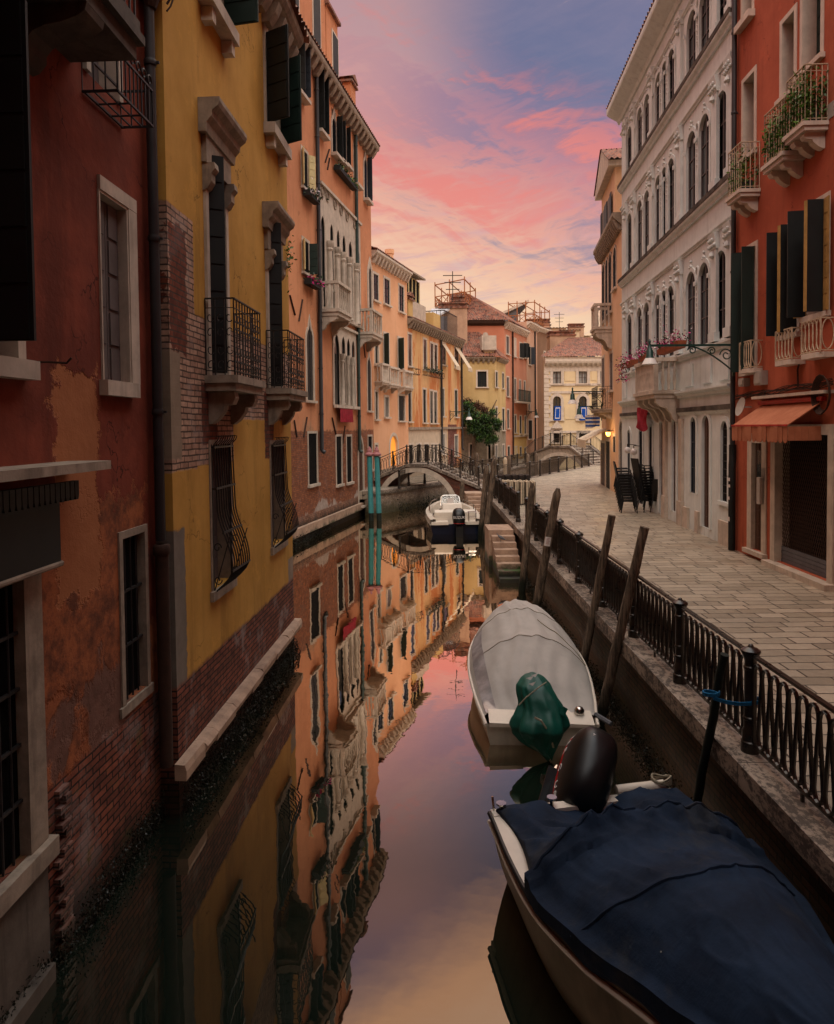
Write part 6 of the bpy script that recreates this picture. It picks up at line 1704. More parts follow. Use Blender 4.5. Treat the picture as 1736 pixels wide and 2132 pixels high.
def railing(name, label, pts, z, panel='zig', group=None, ph=.93, zs=None):
    """posts at pts, a panel and a handrail between each pair"""
    root = empty(name, (pts[0][0], pts[0][1], z)); tag(root, label, 'railing', group)
    o0 = Vector((pts[0][0], pts[0][1], z))
    Z = zs or [z] * len(pts)
    for p, zz in zip(pts, Z):
        o = PM.copy(); COL.objects.link(o); o.parent = root; o.location = Vector((p[0], p[1], zz)) - o0; o['label'] = ''
        del o['label']
    for i in range(len(pts) - 1):
        a = Vector((pts[i][0], pts[i][1], Z[i])); b = Vector((pts[i + 1][0], pts[i + 1][1], Z[i + 1])); d = b - a; L = Vector((d.x, d.y)).length
        key = (panel, round(L, 1))
        if key not in protos:
            Lr = round(L, 1) - .13
            if panel == 'zig': mb = zig_panel(Lr, ph)
            else:
                mb = MB(); n = max(3, round(Lr / .115))
                for k in range(n + 1): mb.box(Lr * k / n - .009, Lr * k / n + .009, -.009, .009, .08, ph)
                mb.box(0, Lr, -.012, .012, .08, .105); mb.box(0, Lr, -.012, .012, ph - .14, ph - .12)
            protos[key] = mb.build('panel', M['iron_rail'])
        src = protos[key]; o = src.copy(); COL.objects.link(o); o.parent = root
        ang = math.atan2(d.y, d.x); Lr = round(L, 1) - .13
        sh_ = Matrix.Identity(4); sh_[2][0] = d.z / L
        sx = Matrix.Identity(4); sx[0][0] = (L - .13) / Lr
        st = a - o0 + Vector((d.x, d.y, 0)).normalized() * .065
        o.matrix_local = T(st.x, st.y, st.z + d.z / L * .065) @ rotz(ang) @ sh_ @ sx
        hr = MB(); dz = Vector((0, 0, ph)); u_ = d.normalized() * .05
        hr.bar(a - o0 + dz + u_, b - o0 + dz - u_, .045, .028); hr.build('handrail', M['iron_rail'], root)
    return root
def onE(y, d=.22):
    P = off(E_, d)
    for i in range(len(P) - 1):
        if P[i][1] <= y <= P[i + 1][1]:
            t = (y - P[i][1]) / (P[i + 1][1] - P[i][1]); return (P[i][0] + (P[i + 1][0] - P[i][0]) * t, y)
ys = [1.2, 3.0, 4.8, 6.62, 8.44, 10.3, 12.05, 13.92, 15.84, 17.5, 19.1, 20.9]
railing('canal_railing', 'long cast iron railing with hairpin bars along the near quay, ending at the water steps', [onE(y) for y in ys], PZ + .012)
ys = [22.9, 24.8, 26.7, 28.6, 30.5, 32.4, 33.6]
railing('canal_railing', 'cast iron railing on the quay between the two flights of water steps', [onE(y) for y in ys], PZ + .012, 'zig')
pts = [onE(40.0), onE(41.4), (6.95, 42.8)]
P = off(E_, .22); A, B = Vector(P[6] + (0,)), Vector(P[7] + (0,)); n = 7
pts = [tuple(P[5])] + [tuple(A.lerp(B, i / n)[:2]) for i in range(n + 1)]
railing('canal_railing', 'cast iron railing curving along the far pavement to the second bridge', pts, PZ + .012, 'bars')
P = off(QL, -.22); pts = [(-.95, 37.05)]
for i in range(1, 5):
    A, B = Vector(P[i] + (0,)), Vector(P[i + 1] + (0,)); n = max(1, round((B - A).length / 1.9))
    pts += [tuple(A.lerp(B, k / n)[:2]) for k in range(1, n + 1)]
railing('canal_railing', 'iron railing on the left quay seen through and beyond the near bridge arch', pts, QZ + .012, 'bars')
for o in list(protos.values()) + [PM]: bpy.data.objects.remove(o)

# ================================================================ BRIDGES
def bridge(name, label, P0, P1, depth, deck, uc, half, zs, rise, ring, mat, ringmat, posts, rail_h=.95, cross=True):
    """arched footbridge between two points; deck is a list of (u, z)"""
    P0 = Vector((P0[0], P0[1], 0)); P1 = Vector((P1[0], P1[1], 0)); d = (P1 - P0); L = d.length; a = math.atan2(d.y, d.x)
    root = empty(name, tuple(P0), a); tag(root, label, 'bridge')
    def dz(u):
        for i in range(len(deck) - 1):
            if deck[i][0] <= u <= deck[i + 1][0]:
                t = (u - deck[i][0]) / (deck[i + 1][0] - deck[i][0]); return deck[i][1] + (deck[i + 1][1] - deck[i][1]) * t
        return deck[0][1] if u < deck[0][0] else deck[-1][1]
    def az(u):
        x = (u - uc) / half
        return zs + rise * math.sqrt(max(0, 1 - x * x)) if abs(x) < 1 else -1.0
    us = sorted(set([deck[0][0], deck[-1][0], uc - half, uc + half] + [p[0] for p in deck] + [uc - half * math.cos(math.pi * i / 28) for i in range(29)]))
    b = MB()
    for i in range(len(us) - 1):
        u, v_ = us[i], us[i + 1]; m_ = (u + v_) / 2; ins = abs(m_ - uc) < half
        lo = (az(u) if abs(u - uc) < half - 1e-6 else zs, az(v_) if abs(v_ - uc) < half - 1e-6 else zs) if ins else (-1, -1)
        hi = (dz(u) - .13, dz(v_) - .13)
        for y, s_ in ((0, 1), (depth, -1)): b.quad((u, y, lo[0]), (v_, y, lo[1]), (v_, y, hi[1]), (u, y, hi[0]))
        b.quad((u, 0, lo[0]), (u, depth, lo[0]), (v_, depth, lo[1]), (v_, 0, lo[1]))
        b.quad((u, 0, hi[0]), (u, depth, hi[0]), (v_, depth, hi[1]), (v_, 0, hi[1]))
    for u in (uc - half, uc + half): b.quad((u, 0, -1), (u, depth, -1), (u, depth, zs), (u, 0, zs))
    for u in (us[0], us[-1]): b.quad((u, 0, -1), (u, depth, -1), (u, depth, dz(u) - .13), (u, 0, dz(u) - .13))
    b.build('brick_body', mat, root)
    r = MB(); n = 30
    pts = [(uc - half * math.cos(math.pi * i / n), zs + rise * math.sin(math.pi * i / n)) for i in range(n + 1)]
    pto = [(uc - (half + ring) * math.cos(math.pi * i / n), zs + (rise + ring) * math.sin(math.pi * i / n)) for i in range(n + 1)]
    for y0, y1 in ((-.05, .10), (depth - .10, depth + .05)):
        for i in range(n):
            if i % 3 == 2: e_ = .004
            else: e_ = 0
            q0, q1, q2, q3 = pts[i], pts[i + 1], pto[i + 1], pto[i]
            r.add([(q0[0], y0 + e_, q0[1] - .002), (q1[0], y0 + e_, q1[1] - .002), (q2[0], y0 + e_, q2[1]), (q3[0], y0 + e_, q3[1]), (q0[0], y1, q0[1] - .002), (q1[0], y1, q1[1] - .002), (q2[0], y1, q2[1]), (q3[0], y1, q3[1])], [(0, 1, 2, 3), (4, 5, 6, 7), (0, 1, 5, 4), (2, 3, 7, 6), (0, 3, 7, 4), (1, 2, 6, 5)])
    r.build('arch_ring', ringmat, root)
    c = MB()
    for i in range(len(deck) - 1):
        (u, z), (v_, w) = deck[i], deck[i + 1]
        for y0, y1 in ((-.10, .30), (depth - .30, depth + .10)):
            c.prism([(u, z - .128), (v_, w - .128), (v_, w + .03), (u, z + .03)], 'y', y0, y1)
        m_ = max(1, round((v_ - u) / .36))
        for j in range(m_):
            a0 = u + (v_ - u) * j / m_; a1 = u + (v_ - u) * (j + 1) / m_; zz = min(z + (w - z) * j / m_, z + (w - z) * (j + 1) / m_)
            c.box(a0, a1, .302, depth - .302, zz - .127, zz + .01)
    c.build('coping_and_steps', M['kerb'], root)
    for y in (.06, depth - .06):
        g_ = MB()
        for i, u in enumerate(posts):
            pp = MB(); pp.lathe([(.06, 0), (.06, .1), (.045, .12), (.045, rail_h - .02), (.06, rail_h), (.07, rail_h + .03), (.03, rail_h + .07), (.0, rail_h + .10)], 8, (u, y, dz(u) + .03)); pp.build('railing_post', M['iron_rail'], root, 35)
        for i in range(len(posts) - 1):
            u, v_ = posts[i], posts[i + 1]; 
            for h, t in ((rail_h, .045), (rail_h - .13, .02), (.08, .025)): g_.bar((u, y, dz(u) + .03 + h), (v_, y, dz(v_) + .03 + h), t, t * .7)
            n = max(3, round((v_ - u) / .16)); st = (v_ - u) / n
            for k in range(n):
                a0 = u + st * k; za = dz(a0) + .03; zb_ = dz(a0 + st) + .03; 
                if cross:
                    g_.tube([(a0, y, za + .08), (a0 + st * .55, y, za + .32), (a0 + st * .55, y, za + .6), (a0, y, za + rail_h - .13)], .011, 4)
                    g_.tube([(a0 + st, y, zb_ + .08), (a0 + st * .45, y, zb_ + .32), (a0 + st * .45, y, zb_ + .6), (a0 + st, y, zb_ + rail_h - .13)], .011, 4)
                else: g_.bar((a0, y, za + .08), (a0, y, za + rail_h), .018)
        g_.build('railing', M['iron_rail'], root)
    return root
bridge('footbridge', 'near brick footbridge with white stone arch ring and iron railing across the canal', (-2.04, 38.6), (3.30, 36.85), 2.3,
       [(-.7, 1.45), (0, 1.78), (1.55, 2.42), (2.75, 2.42), (5.55, 1.28)], 2.08, 2.06, .0, 2.02, .27, M['bridge_brick'], M['stone'], [0, .75, 1.55, 2.75, 3.45, 4.5, 5.5])
bridge('footbridge', 'far pale stone footbridge with low arch in front of the yellow palazzo', (9.7, 61.4), (14.0, 55.6), 2.6,
       [(-.8, 1.25), (.6, 2.2), (2.4, 2.75), (4.6, 2.75), (7.0, 1.32)], 3.5, 2.6, .2, 1.75, .28, M['stone_d'], M['stone'], [-.6, .6, 1.5, 2.4, 3.5, 4.6, 5.8, 6.9], 1.0, False)

# ================================================================ WATER STEPS
def steps(x0, x1, ytop, label, n=7, ztop=1.16, rise=.15, run=.33, plat=.95):
    root = empty('water_steps', (x0, ytop, 0)); tag(root, label, 'steps', 'stone water steps')
    w = x1 - x0
    for k in range(n + 2):
        y0 = -k * run; z1 = ztop - k * rise
        b = MB()
        b.box(0 if k == 0 else .08, w, y0 - (0 if k else .0) - run - .03, plat if k == 0 else y0 - .03 - .001, z1 - rise + .002 if k else -1, z1)
        if k: b.box(.10, w, y0 - run - .0, y0 - .035, -1.2, z1 - rise)
        b.build('step', M['stone_step'], root)
    b = MB(); b.box(-.10, .078, -n * run, -run - .035, -1.2, -.05); b.build('step_wall', M['stone_step'], root)
    return root
xs = gp(cL(835, 740), 1.16).x
steps(xs, 3.0, 22.55, 'nearer stone water steps going down into the canal beside the leaning poles')
steps(2.35, 3.2, 34.9, 'farther stone water steps beneath the right end of the near footbridge', 6)

# ================================================================ MOORING POLES
def pole(label, B, Tp, r, mat='wood', tip=True, extra=None):
    B = Vector(B); Tp = Vector(Tp); d = (Tp - B).normalized(); B2 = B - d * (.8 / max(.3, d.z))
    root_o = MB(); n = 10; L = (Tp - B2).length; prof = []
    rnd = random.Random(hash(label) % 999)
    k = 14; path = []; rr = []
    for i in range(k + 1):
        t = i / k; path.append(B2.lerp(Tp, t) + Vector((rnd.uniform(-.008, .008), rnd.uniform(-.008, .008), 0))); rr.append(r * (1.08 - .14 * t) * rnd.uniform(.95, 1.05))
    if tip: path += [Tp + d * .08, Tp + d * .22]; rr += [r * .92, r * .42]
    root_o.tube(path, rr, n)
    o = root_o.build('mooring_pole', M[mat], None, 40); return tag(o, label, 'mooring pole', 'mooring poles')
p_ = pole('short blackish green pole roped to the railing by the blue cord', tuple(gp((1432, 1775), 0).xy) + (0,), tuple(at((1507, 1362), 6.75)), .043, 'wood_g', False)
def px_pole(label, b, t, yb, yt, r, **k):
    B = at(b, yb); Tt = at(t, yt); d = (Tt - B); B0 = B - d * (B.z / d.z); return pole(label, tuple(B0), tuple(Tt), r, **k)
px_pole('tall leaning pole nearest the grey covered boat, highest of the near pair', cI(690, 1060), cI(880, 232), 10.3, 10.0, .070, tip=False)
px_pole('leaning pole just behind the tallest one, close to the grey boat bow', cI(607, 840), cI(733, 178), 11.9, 11.6, .066, tip=False)
pw = px_pole('pointed weathered pole with a white paper notice', cI(385, 625), cI(482, 100), 16.1, 15.7, .098)
px_pole('leaning pole between the water steps and the noticed pole', cI(328, 500), cI(372, 70), 18.9, 18.5, .09)
px_pole('dark pole leaning on the quay right of the white motorboat', cL(855, 720), cL(905, 300), 27.6, 27.3, .115)
px_pole('thicker dark pole closest to the white motorboat', cL(818, 690), cL(848, 350), 28.6, 28.3, .115)
px_pole('short dark stump before the brick end of the near footbridge', cL(665, 580), cL(673, 450), 34.0, 33.9, .12)
for i, (x, y0, y1, Y, lab) in enumerate(((905, 350, 262, 42.5, 'dark pole with a pink band beyond the near footbridge'), (985, 340, 275, 44.5, 'pale sided pointed pole beyond the near footbridge'), (1015, 330, 265, 46, 'slim dark pole beyond the pale sided one'), (1150, 320, 245, 52, 'thin brown pole left of the far bridge steps'), (1212, 315, 240, 54, 'thin brown pole closest to the far bridge'), (778, 400, 245, 41.0, 'dark pole behind the near footbridge railing'))):
    B = at(cL(x, y0), Y); Tt = at(cL(x, y1), Y); pole(lab, (B.x, Y, 0), tuple(Tt), .13, mat='plank_w' if i == 1 else 'wood')
# notice on the pointed pole, pink band, blue rope
q = MB(); P = at(cL(1292, 862), 15.72); q.M = T(P.x, P.y, P.z) @ Matrix.Rotation(rad(10), 4, 'Y'); q.grid(lambda i, j: (-.065 + .13 * i, -.075 + .10 * (i - .5) ** 2, -.10 + .2 * j), 6, 1)
o = q.build('paper_notice', M['paper']); tag(o, 'white paper notice pinned on the pointed mooring pole', 'notice')
q = MB()
for k in range(5): q.M = T(P.x, P.y - .078, P.z) @ Matrix.Rotation(rad(10), 4, 'Y'); q.box(-.045, .04 - .02 * (k % 2), -.002, 0, .07 - k * .03, .077 - k * .03)
q.build('printed_lines', M['pinkcap'], o)
q = MB(); P = at(cL(898, 320), 42.5); q.lathe([(.18, -.2), (.18, .2)], 10, (P.x, 42.5, P.z)); o = q.build('pole_band', M['pinkcap'], p_); bpy.data.objects.remove(o)
rp = MB(); pa0 = at((1478, 1450), 6.72); pa1 = Vector((3.15, 6.62, at((1560, 1460), 6.62).z))
for k in range(3):
    rp.tube([pa0 + Vector((.075 * math.cos(t) + .01, .075 * math.sin(t), .012 * k + .006 * t)) for t in [j * .5 for j in range(13)]], .008, 5)
    rp.tube([pa1 + Vector((.068 * math.cos(t), .068 * math.sin(t), .012 * k)) for t in [j * .5 for j in range(13)]], .008, 5)
    rp.tube([pa0.lerp(pa1, t) + Vector((0, -.07, -.03 * math.sin(t * 3.14) + .012 * k)) for t in [j / 8 for j in range(9)]], .007, 5)
o = rp.build('mooring_rope', M['blue_rope']); tag(o, 'blue rope tying the short green pole to the nearest railing post', 'rope')
# teal painted poles with pink caps
for k, (x0, x1, lab) in enumerate(((88, 62, 'teal painted mooring pole with pink cap, left one of the pair'), (128, 118, 'teal painted mooring pole with pink cap, right one of the pair'))):
    base = gp(((770.6 + (8 if k == 0 else 58) * .28536), 1084), 0) if k == 0 else gp((787.2, 1083), 0)
    B = gp((773.0 if k == 0 else 789.5, 1084), 0); top = at((769 if k == 0 else 784, 950), B.y)
    root = empty('painted_pole', tuple(B)); tag(root, lab, 'mooring pole', 'teal mooring poles')
    q = MB(); d = top - B
    q.tube([-.06 * d, .0 * d, d * .12], .122, 12); q.build('pole_foot', M['wood_g'], root, 40)
    q = MB(); q.tube([d * .121, d * .5, d * 1.0], [.124, .122, .118], 14); q.build('pole_shaft', M['teal'], root, 40)
    q = MB(); c = d * 1.001; q.lathe([(.13, 0), (.21, .04), (.22, .10), (.15, .17), (.11, .23), (.13, .27), (.09, .32), (.07, .38), (.02, .46)], 12, tuple(c)); q.build('pole_cap', M['pinkcap'], root, 35)

# ================================================================ BOATS
def interp(tab, t):
    for i in range(len(tab) - 1):
        if tab[i][0] <= t <= tab[i + 1][0]:
            k = (t - tab[i][0]) / (tab[i + 1][0] - tab[i][0]); k = k * k * (3 - 2 * k) if False else k
            # Catmull style smoothing between neighbours
            p0 = tab[max(i - 1, 0)][1]; p1 = tab[i][1]; p2 = tab[i + 1][1]; p3 = tab[min(i + 2, len(tab) - 1)][1]
            return .5 * (2 * p1 + (p2 - p0) * k + (2 * p0 - 5 * p1 + 4 * p2 - p3) * k * k + (3 * p1 - p0 - 3 * p2 + p3) * k ** 3)
    return tab[-1][1]
def hull(root, L, beam, sheer, mat, keel=-.25, flare=.82, nt=36, name='hull', z_split=None, mat2=None):
    """planked shape from stern (y=0) to bow (y=L)"""
    mb = MB(); ns = 7
    def pt(t, s_):
        b = max(.012, interp(beam, t)); sh_ = interp(sheer, t)
        a = abs(s_); sg = 1 if s_ >= 0 else -1
        x = b * (1 - (1 - flare) * a ** 1.5) if a < .62 else b * (1 - (1 - flare) * .62 ** 1.5) * math.cos((a - .62) / .38 * math.pi / 2) ** .8
        z = sh_ + (keel - sh_) * (a if a < .62 else .62 + .38 * math.sin((a - .62) / .38 * math.pi / 2))
        rake = .16 * L * (t ** 6) * (sh_ - z) / max(.2, sh_ - keel)
        return (sg * x, t * L - rake, z)
    for sg in (1, -1):
        base = len(mb.v); vs = []
        for i in range(nt + 1):
            for j in range(ns + 1): vs.append(pt(i / nt, sg * max(1e-4, j / ns)))
        mb.add(vs, [(i * (ns + 1) + j, i * (ns + 1) + j + 1, (i + 1) * (ns + 1) + j + 1, (i + 1) * (ns + 1) + j) for i in range(nt) for j in range(ns)])
    st = [pt(0, j / ns) for j in range(ns + 1)] + [pt(0, -max(1e-4, j / ns)) for j in range(ns, -1, -1)]
    mb.add(st, [list(range(len(st)))])
    o = mb.build(name, mat, root, 40)
    g_ = MB()
    for sg in (1, -1): g_.tube([(sg * (max(.012, interp(beam, i / nt)) + .008), i / nt * L, interp(sheer, i / nt) - .02) for i in range(nt + 1)], .026, 6)
    return o, g_
def outboard(root, M0, sc_, cow_mat, letters=None, size=.08, name='outboard_motor'):
    """cowling, mid section, cavitation plate and propeller; local z runs up the motor"""
    q = MB(); q.M = M0 @ Matrix.Scale(sc_, 4)
    def ring(z, w, d, y=0): return [(math.copysign(abs(math.cos(t)) ** .62, math.cos(t)) * w, y + math.copysign(abs(math.sin(t)) ** .62, math.sin(t)) * d, z) for t in [2 * math.pi * k / 24 for k in range(24)]]
    rs = [ring(-.02, .17, .22), ring(.03, .20, .27), ring(.16, .225, .32), ring(.30, .225, .33, .01), ring(.42, .205, .30, .02), ring(.50, .16, .24, .03), ring(.54, .09, .14, .03), ring(.55, .02, .03, .03)]
    vs = [p for r in rs for p in r]; n = 24
    q.add(vs, [(i * n + k, i * n + (k + 1) % n, (i + 1) * n + (k + 1) % n, (i + 1) * n + k) for i in range(len(rs) - 1) for k in range(n)] + [tuple(range(n))[::-1], tuple(range((len(rs) - 1) * n, len(rs) * n))])
    o = q.build(name, cow_mat, root, 40)
    q = MB(); q.M = M0 @ Matrix.Scale(sc_, 4); q.prism([(-.09, -.14), (.09, -.14), (.07, .16), (0, .24), (-.07, .16)], 'z', -.60, -.022); q.box(-.14, .14, -.2, .26, -.63, -.602); q.prism([(-.05, -.12), (.05, -.12), (.03, .16), (-.03, .16)], 'z', -.92, -.632)
    q.box(-.12, .12, -.36, -.23, -.42, -.06)
    q.build('motor_leg', M['motor'], o)
    q = MB(); q.M = M0 @ Matrix.Scale(sc_, 4) @ T(0, .2, -.8) @ Matrix.Rotation(rad(-90), 4, 'X'); q.lathe([(.06, -.1), (.06, .1), (.02, .16)], 10)
    for k in range(3):
        a = k * 2.094; q.add([(.05 * math.cos(a), .05 * math.sin(a), -.03), (.17 * math.cos(a - .45), .17 * math.sin(a - .45), -.03), (.19 * math.cos(a), .19 * math.sin(a), .02), (.15 * math.cos(a + .5), .15 * math.sin(a + .5), .06), (.05 * math.cos(a + .6), .05 * math.sin(a + .6), .04)], [(0, 1, 2, 3, 4)])
    q.build('propeller', M['chrome'], o)
    return o, rs

# --- boat under the navy cover (bow towards the viewer)
b1 = empty('covered_boat', (1.60, 6.88, 0), math.pi + math.atan2(.80, 4.0))
tag(b1, 'cream boat under a navy blue cover in the near foreground', 'boat')
beam1 = [(0, .95), (.2, 1.0), (.35, .99), (.5, .86), (.6, .70), (.7, .55), (.85, .29), (1, .03)]
sheer1 = [(0, .72), (.3, .72), (.6, .78), (.85, .90), (1, 1.0)]
L1 = 3.95
o, rub = hull(b1, L1, beam1, sheer1, M['hull_dk'], flare=.74)
rub.build('rub_rail', M['motor'], o)
q = MB()
for sg in (1, -1): q.tube([(sg * (max(.012, interp(beam1, i / 36)) + .012), i / 36 * L1, interp(sheer1, i / 36) - .10 - .02 * i / 36) for i in range(37)], .022, 6)
q.build('white_rail', M['white_gel'], o)
q = MB()
for sg in (1, -1):
    q.add([p for i in range(25) for p in ((sg * (interp(beam1, i / 24) - .0), i / 24 * L1, interp(sheer1, i / 24) + .004), (sg * max(.0, interp(beam1, i / 24) - .17), i / 24 * L1, interp(sheer1, i / 24) + .018))], [(2 * i, 2 * i + 1, 2 * i + 3, 2 * i + 2) for i in range(24)])
q.box(-.95, .95, .0, .12, .55, .735); q.build('gunwale', M['white_gel'], o)
def cover1(i, j):
    s_ = 2 * i - 1; t = .012 + .985 * j
    b = interp(beam1, t) ; sh_ = interp(sheer1, t)
    a = abs(s_)
    H = interp([(0, .06), (.12, .07), (.22, .20), (.285, .42), (.36, .42), (.47, .50), (.55, .54), (.68, .47), (.80, .37), (.92, .2), (1, .04)], t)
    fl = 1 - a ** 2.3 if t > .33 else 1 - a ** 3.2
    z = sh_ + .02 + H * fl
    # slack between the stern edge and the first hoop, dip around the motor well
    if t < .24: z -= .17 * math.exp(-((s_ + .02) / .34) ** 2) * (1 - t / .24) ** .8
    k1 = math.exp(-((t - .275 - .03 * a) / .022) ** 2); k2 = math.exp(-((t - .54 + .08 * a * a) / .016) ** 2)
    z += .075 * k1 * fl + .035 * k2 * fl
    if .30 < t < .52: z -= .05 * math.sin((t - .30) / .22 * math.pi) * (1 - a)
    f = Vector((s_ * 1.6, t * 6, 0))
    z += .016 * mnoise.noise(f * 2.0) + .030 * (1 - min(1, t * 1.6)) * mnoise.noise(Vector((s_ * 5 + t * 9, t * 5 - s_ * 2, 1.3)))
    z += .020 * math.sin(s_ * 17 + t * 22) * max(0, .33 - t) * (1 - a) * 2
    def ridge(p): return (1 - abs(mnoise.noise(p)) * 2.2) ** 3
    z += .048 * ridge(Vector((s_ * 2.6 + t * 5, t * 9 - s_ * 2.2, .7))) * (1 if t < .30 else .35) * (1 - a ** 4)
    z += .026 * ridge(Vector((s_ * 1.2 + t * 2, t * 30 + s_ * 6, 3.1))) * math.exp(-((t - .30) / .05) ** 2)
    z += (.016 if t < .5 else .006) * ridge(Vector((s_ * 7 + t * 3, t * 2.5, 9.0))) * (1 if t > .3 else .3)
    for (sa, ta, sb, tb, hh, wd) in ((.85, .04, .25, .27, .055, .035), (.95, .14, .45, .285, .045, .03), (.45, .03, .10, .26, .04, .04), (-.75, .05, -.25, .27, .05, .04), (-.9, .17, -.5, .285, .04, .03), (.55, .30, .35, .50, .022, .05), (-.2, .30, -.05, .52, .02, .05), (.80, .31, .74, .52, .022, .04), (-.6, .31, -.45, .5, .02, .05)):
        dx, dy = sb - sa, (tb - ta) * 3; px, py = s_ - sa, (t - ta) * 3
        q_ = max(0, min(1, (px * dx + py * dy) / (dx * dx + dy * dy))); ds = math.hypot(px - q_ * dx, py - q_ * dy)
        z += hh * math.exp(-(ds / (wd * 1.6)) ** 2) * (.35 + .65 * q_) - hh * .5 * math.exp(-((ds - wd * 3) / (wd * 2)) ** 2) * q_
    x = s_ * (b + .025)
    if a > .93: z -= (a - .93) / .07 * (.055 + .02 * math.sin(t * 40)); x = math.copysign(b + .035, s_)
    # cover drawn back from the port side of the stern quarter
    if s_ > .0 and t < .30: x = min(x, b - .03 - .10 * math.sin(t / .30 * 3.14))
    return (x, t * L1, z)
q = MB(); q.grid(cover1, 90, 170); cv = q.build('boat_cover', M['cover_b'], b1, 60)
q = MB()
for tt, w in ((.54, .012), (.275, .012)):
    pa = []
    for k in range(41):
        s_ = -.96 + 1.92 * k / 40; p = cover1((s_ + 1) / 2, (tt + (.03 * abs(s_) if tt < .3 else -.08 * s_ * s_) - .012) / .985); pa.append((p[0], p[1], p[2] + .004))
    q.tube(pa, w, 5)
q.build('cover_seam', M['cover_b'], cv, 60)
q = MB(); P = cover1(.44, .115 / .985); q.M = T(P[0], P[1], P[2] + .035) @ rotz(.15); q.grid(lambda i, j: (-.11 + .22 * i, -.06 + .12 * j, .012 * math.sin(i * 5)), 8, 2); q.build('warning_label', M['yellow_p'], cv)
q = MB(); q.M = T(-.62, -.02, .76); q.tube([(-.26, 0, 0), (.26, 0, 0)], .055, 10); q.build('fender', M['white_gel'], o, 40)
q = MB()
for k in range(4): q.tube([(-.86 + .10 * math.cos(t), -.03 + .07 * math.sin(t), .80 + .012 * k + .02 * math.sin(t * 2 + k)) for t in [j * .42 for j in range(15)]], .011, 5, closed=True)
q.build('rope_coil', M['rope'], o)
for x_ in (.86, .35):
    q = MB(); q.lathe([(.02, 0), (.02, .06), (.05, .07), (.05, .085)], 8, (x_, .06, .737)); q.build('deck_fitting', M['chrome'], o)
q = MB(); q.tube([(.92, .02, .72), (.93, .0, .86)], .012, 5); q.build('flag_stub', M['chrome'], o)
# tilted black motor
MW = at((1230, 1606), 7.02); ml = b1.matrix_basis
b1M = T(1.60, 6.88, 0) @ rotz(math.pi + math.atan2(.80, 4.0))
MM = b1M.inverted() @ T(MW.x, MW.y, MW.z) @ rotz(rad(-30)) @ Matrix.Rotation(rad(38), 4, 'X') @ Matrix.Rotation(rad(33), 4, 'Y') @ T(0, 0, -.42)
MM = MM @ Matrix.Diagonal((.88, 1.14, .92, 1))
mo, rs = outboard(b1, MM, 1.22, M['motor'])
q = MB(); q.M = MM @ Matrix.Scale(1.22, 4); q.tube([(x_ * 1.012, y_ * 1.012, .10) for x_, y_, z_ in [(p_[0] + (.012 if False else 0), p_[1], 0) for p_ in [(math.copysign(abs(math.cos(t)) ** .62, math.cos(t)) * .213, math.copysign(abs(math.sin(t)) ** .62, math.sin(t)) * .297, 0) for t in [2 * math.pi * k / 28 for k in range(28)]]]], .006, 4, closed=True); q.build('cowl_seam', M['sheet_m'], mo)
q = MB(); q.M = MM @ Matrix.Scale(1.22, 4)
def side_pt(z, k, out=.004):
    import bisect
    zs_ = [-.02, .03, .16, .30, .42, .50]; ws = [(.17, .22, 0), (.20, .27, 0), (.225, .32, 0), (.225, .33, .01), (.205, .30, .02), (.16, .24, .03)]
    i = max(0, min(4, bisect.bisect(zs_, z) - 1)); t = (z - zs_[i]) / (zs_[i + 1] - zs_[i])
    w, d, y = [ws[i][j] + (ws[i + 1][j] - ws[i][j]) * t for j in range(3)]
    return (math.copysign(abs(math.cos(k)) ** .62, math.cos(k)) * (w + out), y + math.copysign(abs(math.sin(k)) ** .62, math.sin(k)) * (d + out), z)
q.tube([side_pt(.0, rad(180 - a), .002) for a in range(-60, 61, 10)] , .008, 5)
q.tube([side_pt(.06 + .0006 * (a + 75), rad(180 - a), .003) for a in range(-75, 76, 10)], .009, 5)
q.build('red_stripe', M['red_p'], mo)
word = 'MERCURY'
for i, chx in enumerate(word):
    a = rad(180 - 42 + i * 14); p = Vector(side_pt(.165, a, .004)); p2 = Vector(side_pt(.165, a + .01, .004)); tx = (p2 - p).normalized(); up_ = Vector((0, 0, 1)); nn = tx.cross(up_).normalized()
    R_ = Matrix((tx, up_, nn)).transposed().to_4x4()
    text_mesh('lettering', chx, .085, M['white_p'], mo, MM @ Matrix.Scale(1.22, 4) @ T(*p) @ R_)
q = MB(); q.M = MM @ Matrix.Scale(1.22, 4)
for k in range(3): q.box(-.10 + k * .07, -.06 + k * .07, .14 - .02 * k, .22, .485 - .002 * k, .515)
q.build('cowl_badge', M['white_p'], mo)

# --- boat under the grey cover with the green tarped motor
b2M = T(1.68, 9.66, 0) @ rotz(-.045)
b2 = empty('covered_boat', (1.68, 9.66, 0), -.045); tag(b2, 'small white boat under a grey cover, its motor wrapped in green tarpaulin', 'boat')
beam2 = [(0, .76), (.2, .87), (.42, .94), (.6, .91), (.75, .78), (.87, .56), (.95, .33), (1, .05)]
sheer2 = [(0, .30), (.2, .38), (.45, .50), (.7, .62), (1, .80)]
L2 = 3.98
o, rub = hull(b2, L2, beam2, sheer2, M['hull_cream'], keel=-.2, flare=.86)
rub.build('rub_rail', M['white_gel'], o)
q = MB()
for sg in (1, -1):
    x0, x1 = (.20, .72) if sg > 0 else (-.72, -.26)
    q.add([(x0, -.04, .27), (x1, -.04, .27), (x1 * 1.0, .31, .34), (x0, .31, .34), (x0, -.04, .33), (x1, -.04, .31), (x1, .31, .37), (x0, .31, .385)], [(3, 2, 1, 0), (4, 5, 6, 7), (0, 1, 5, 4), (1, 2, 6, 5), (2, 3, 7, 6), (3, 0, 4, 7)])
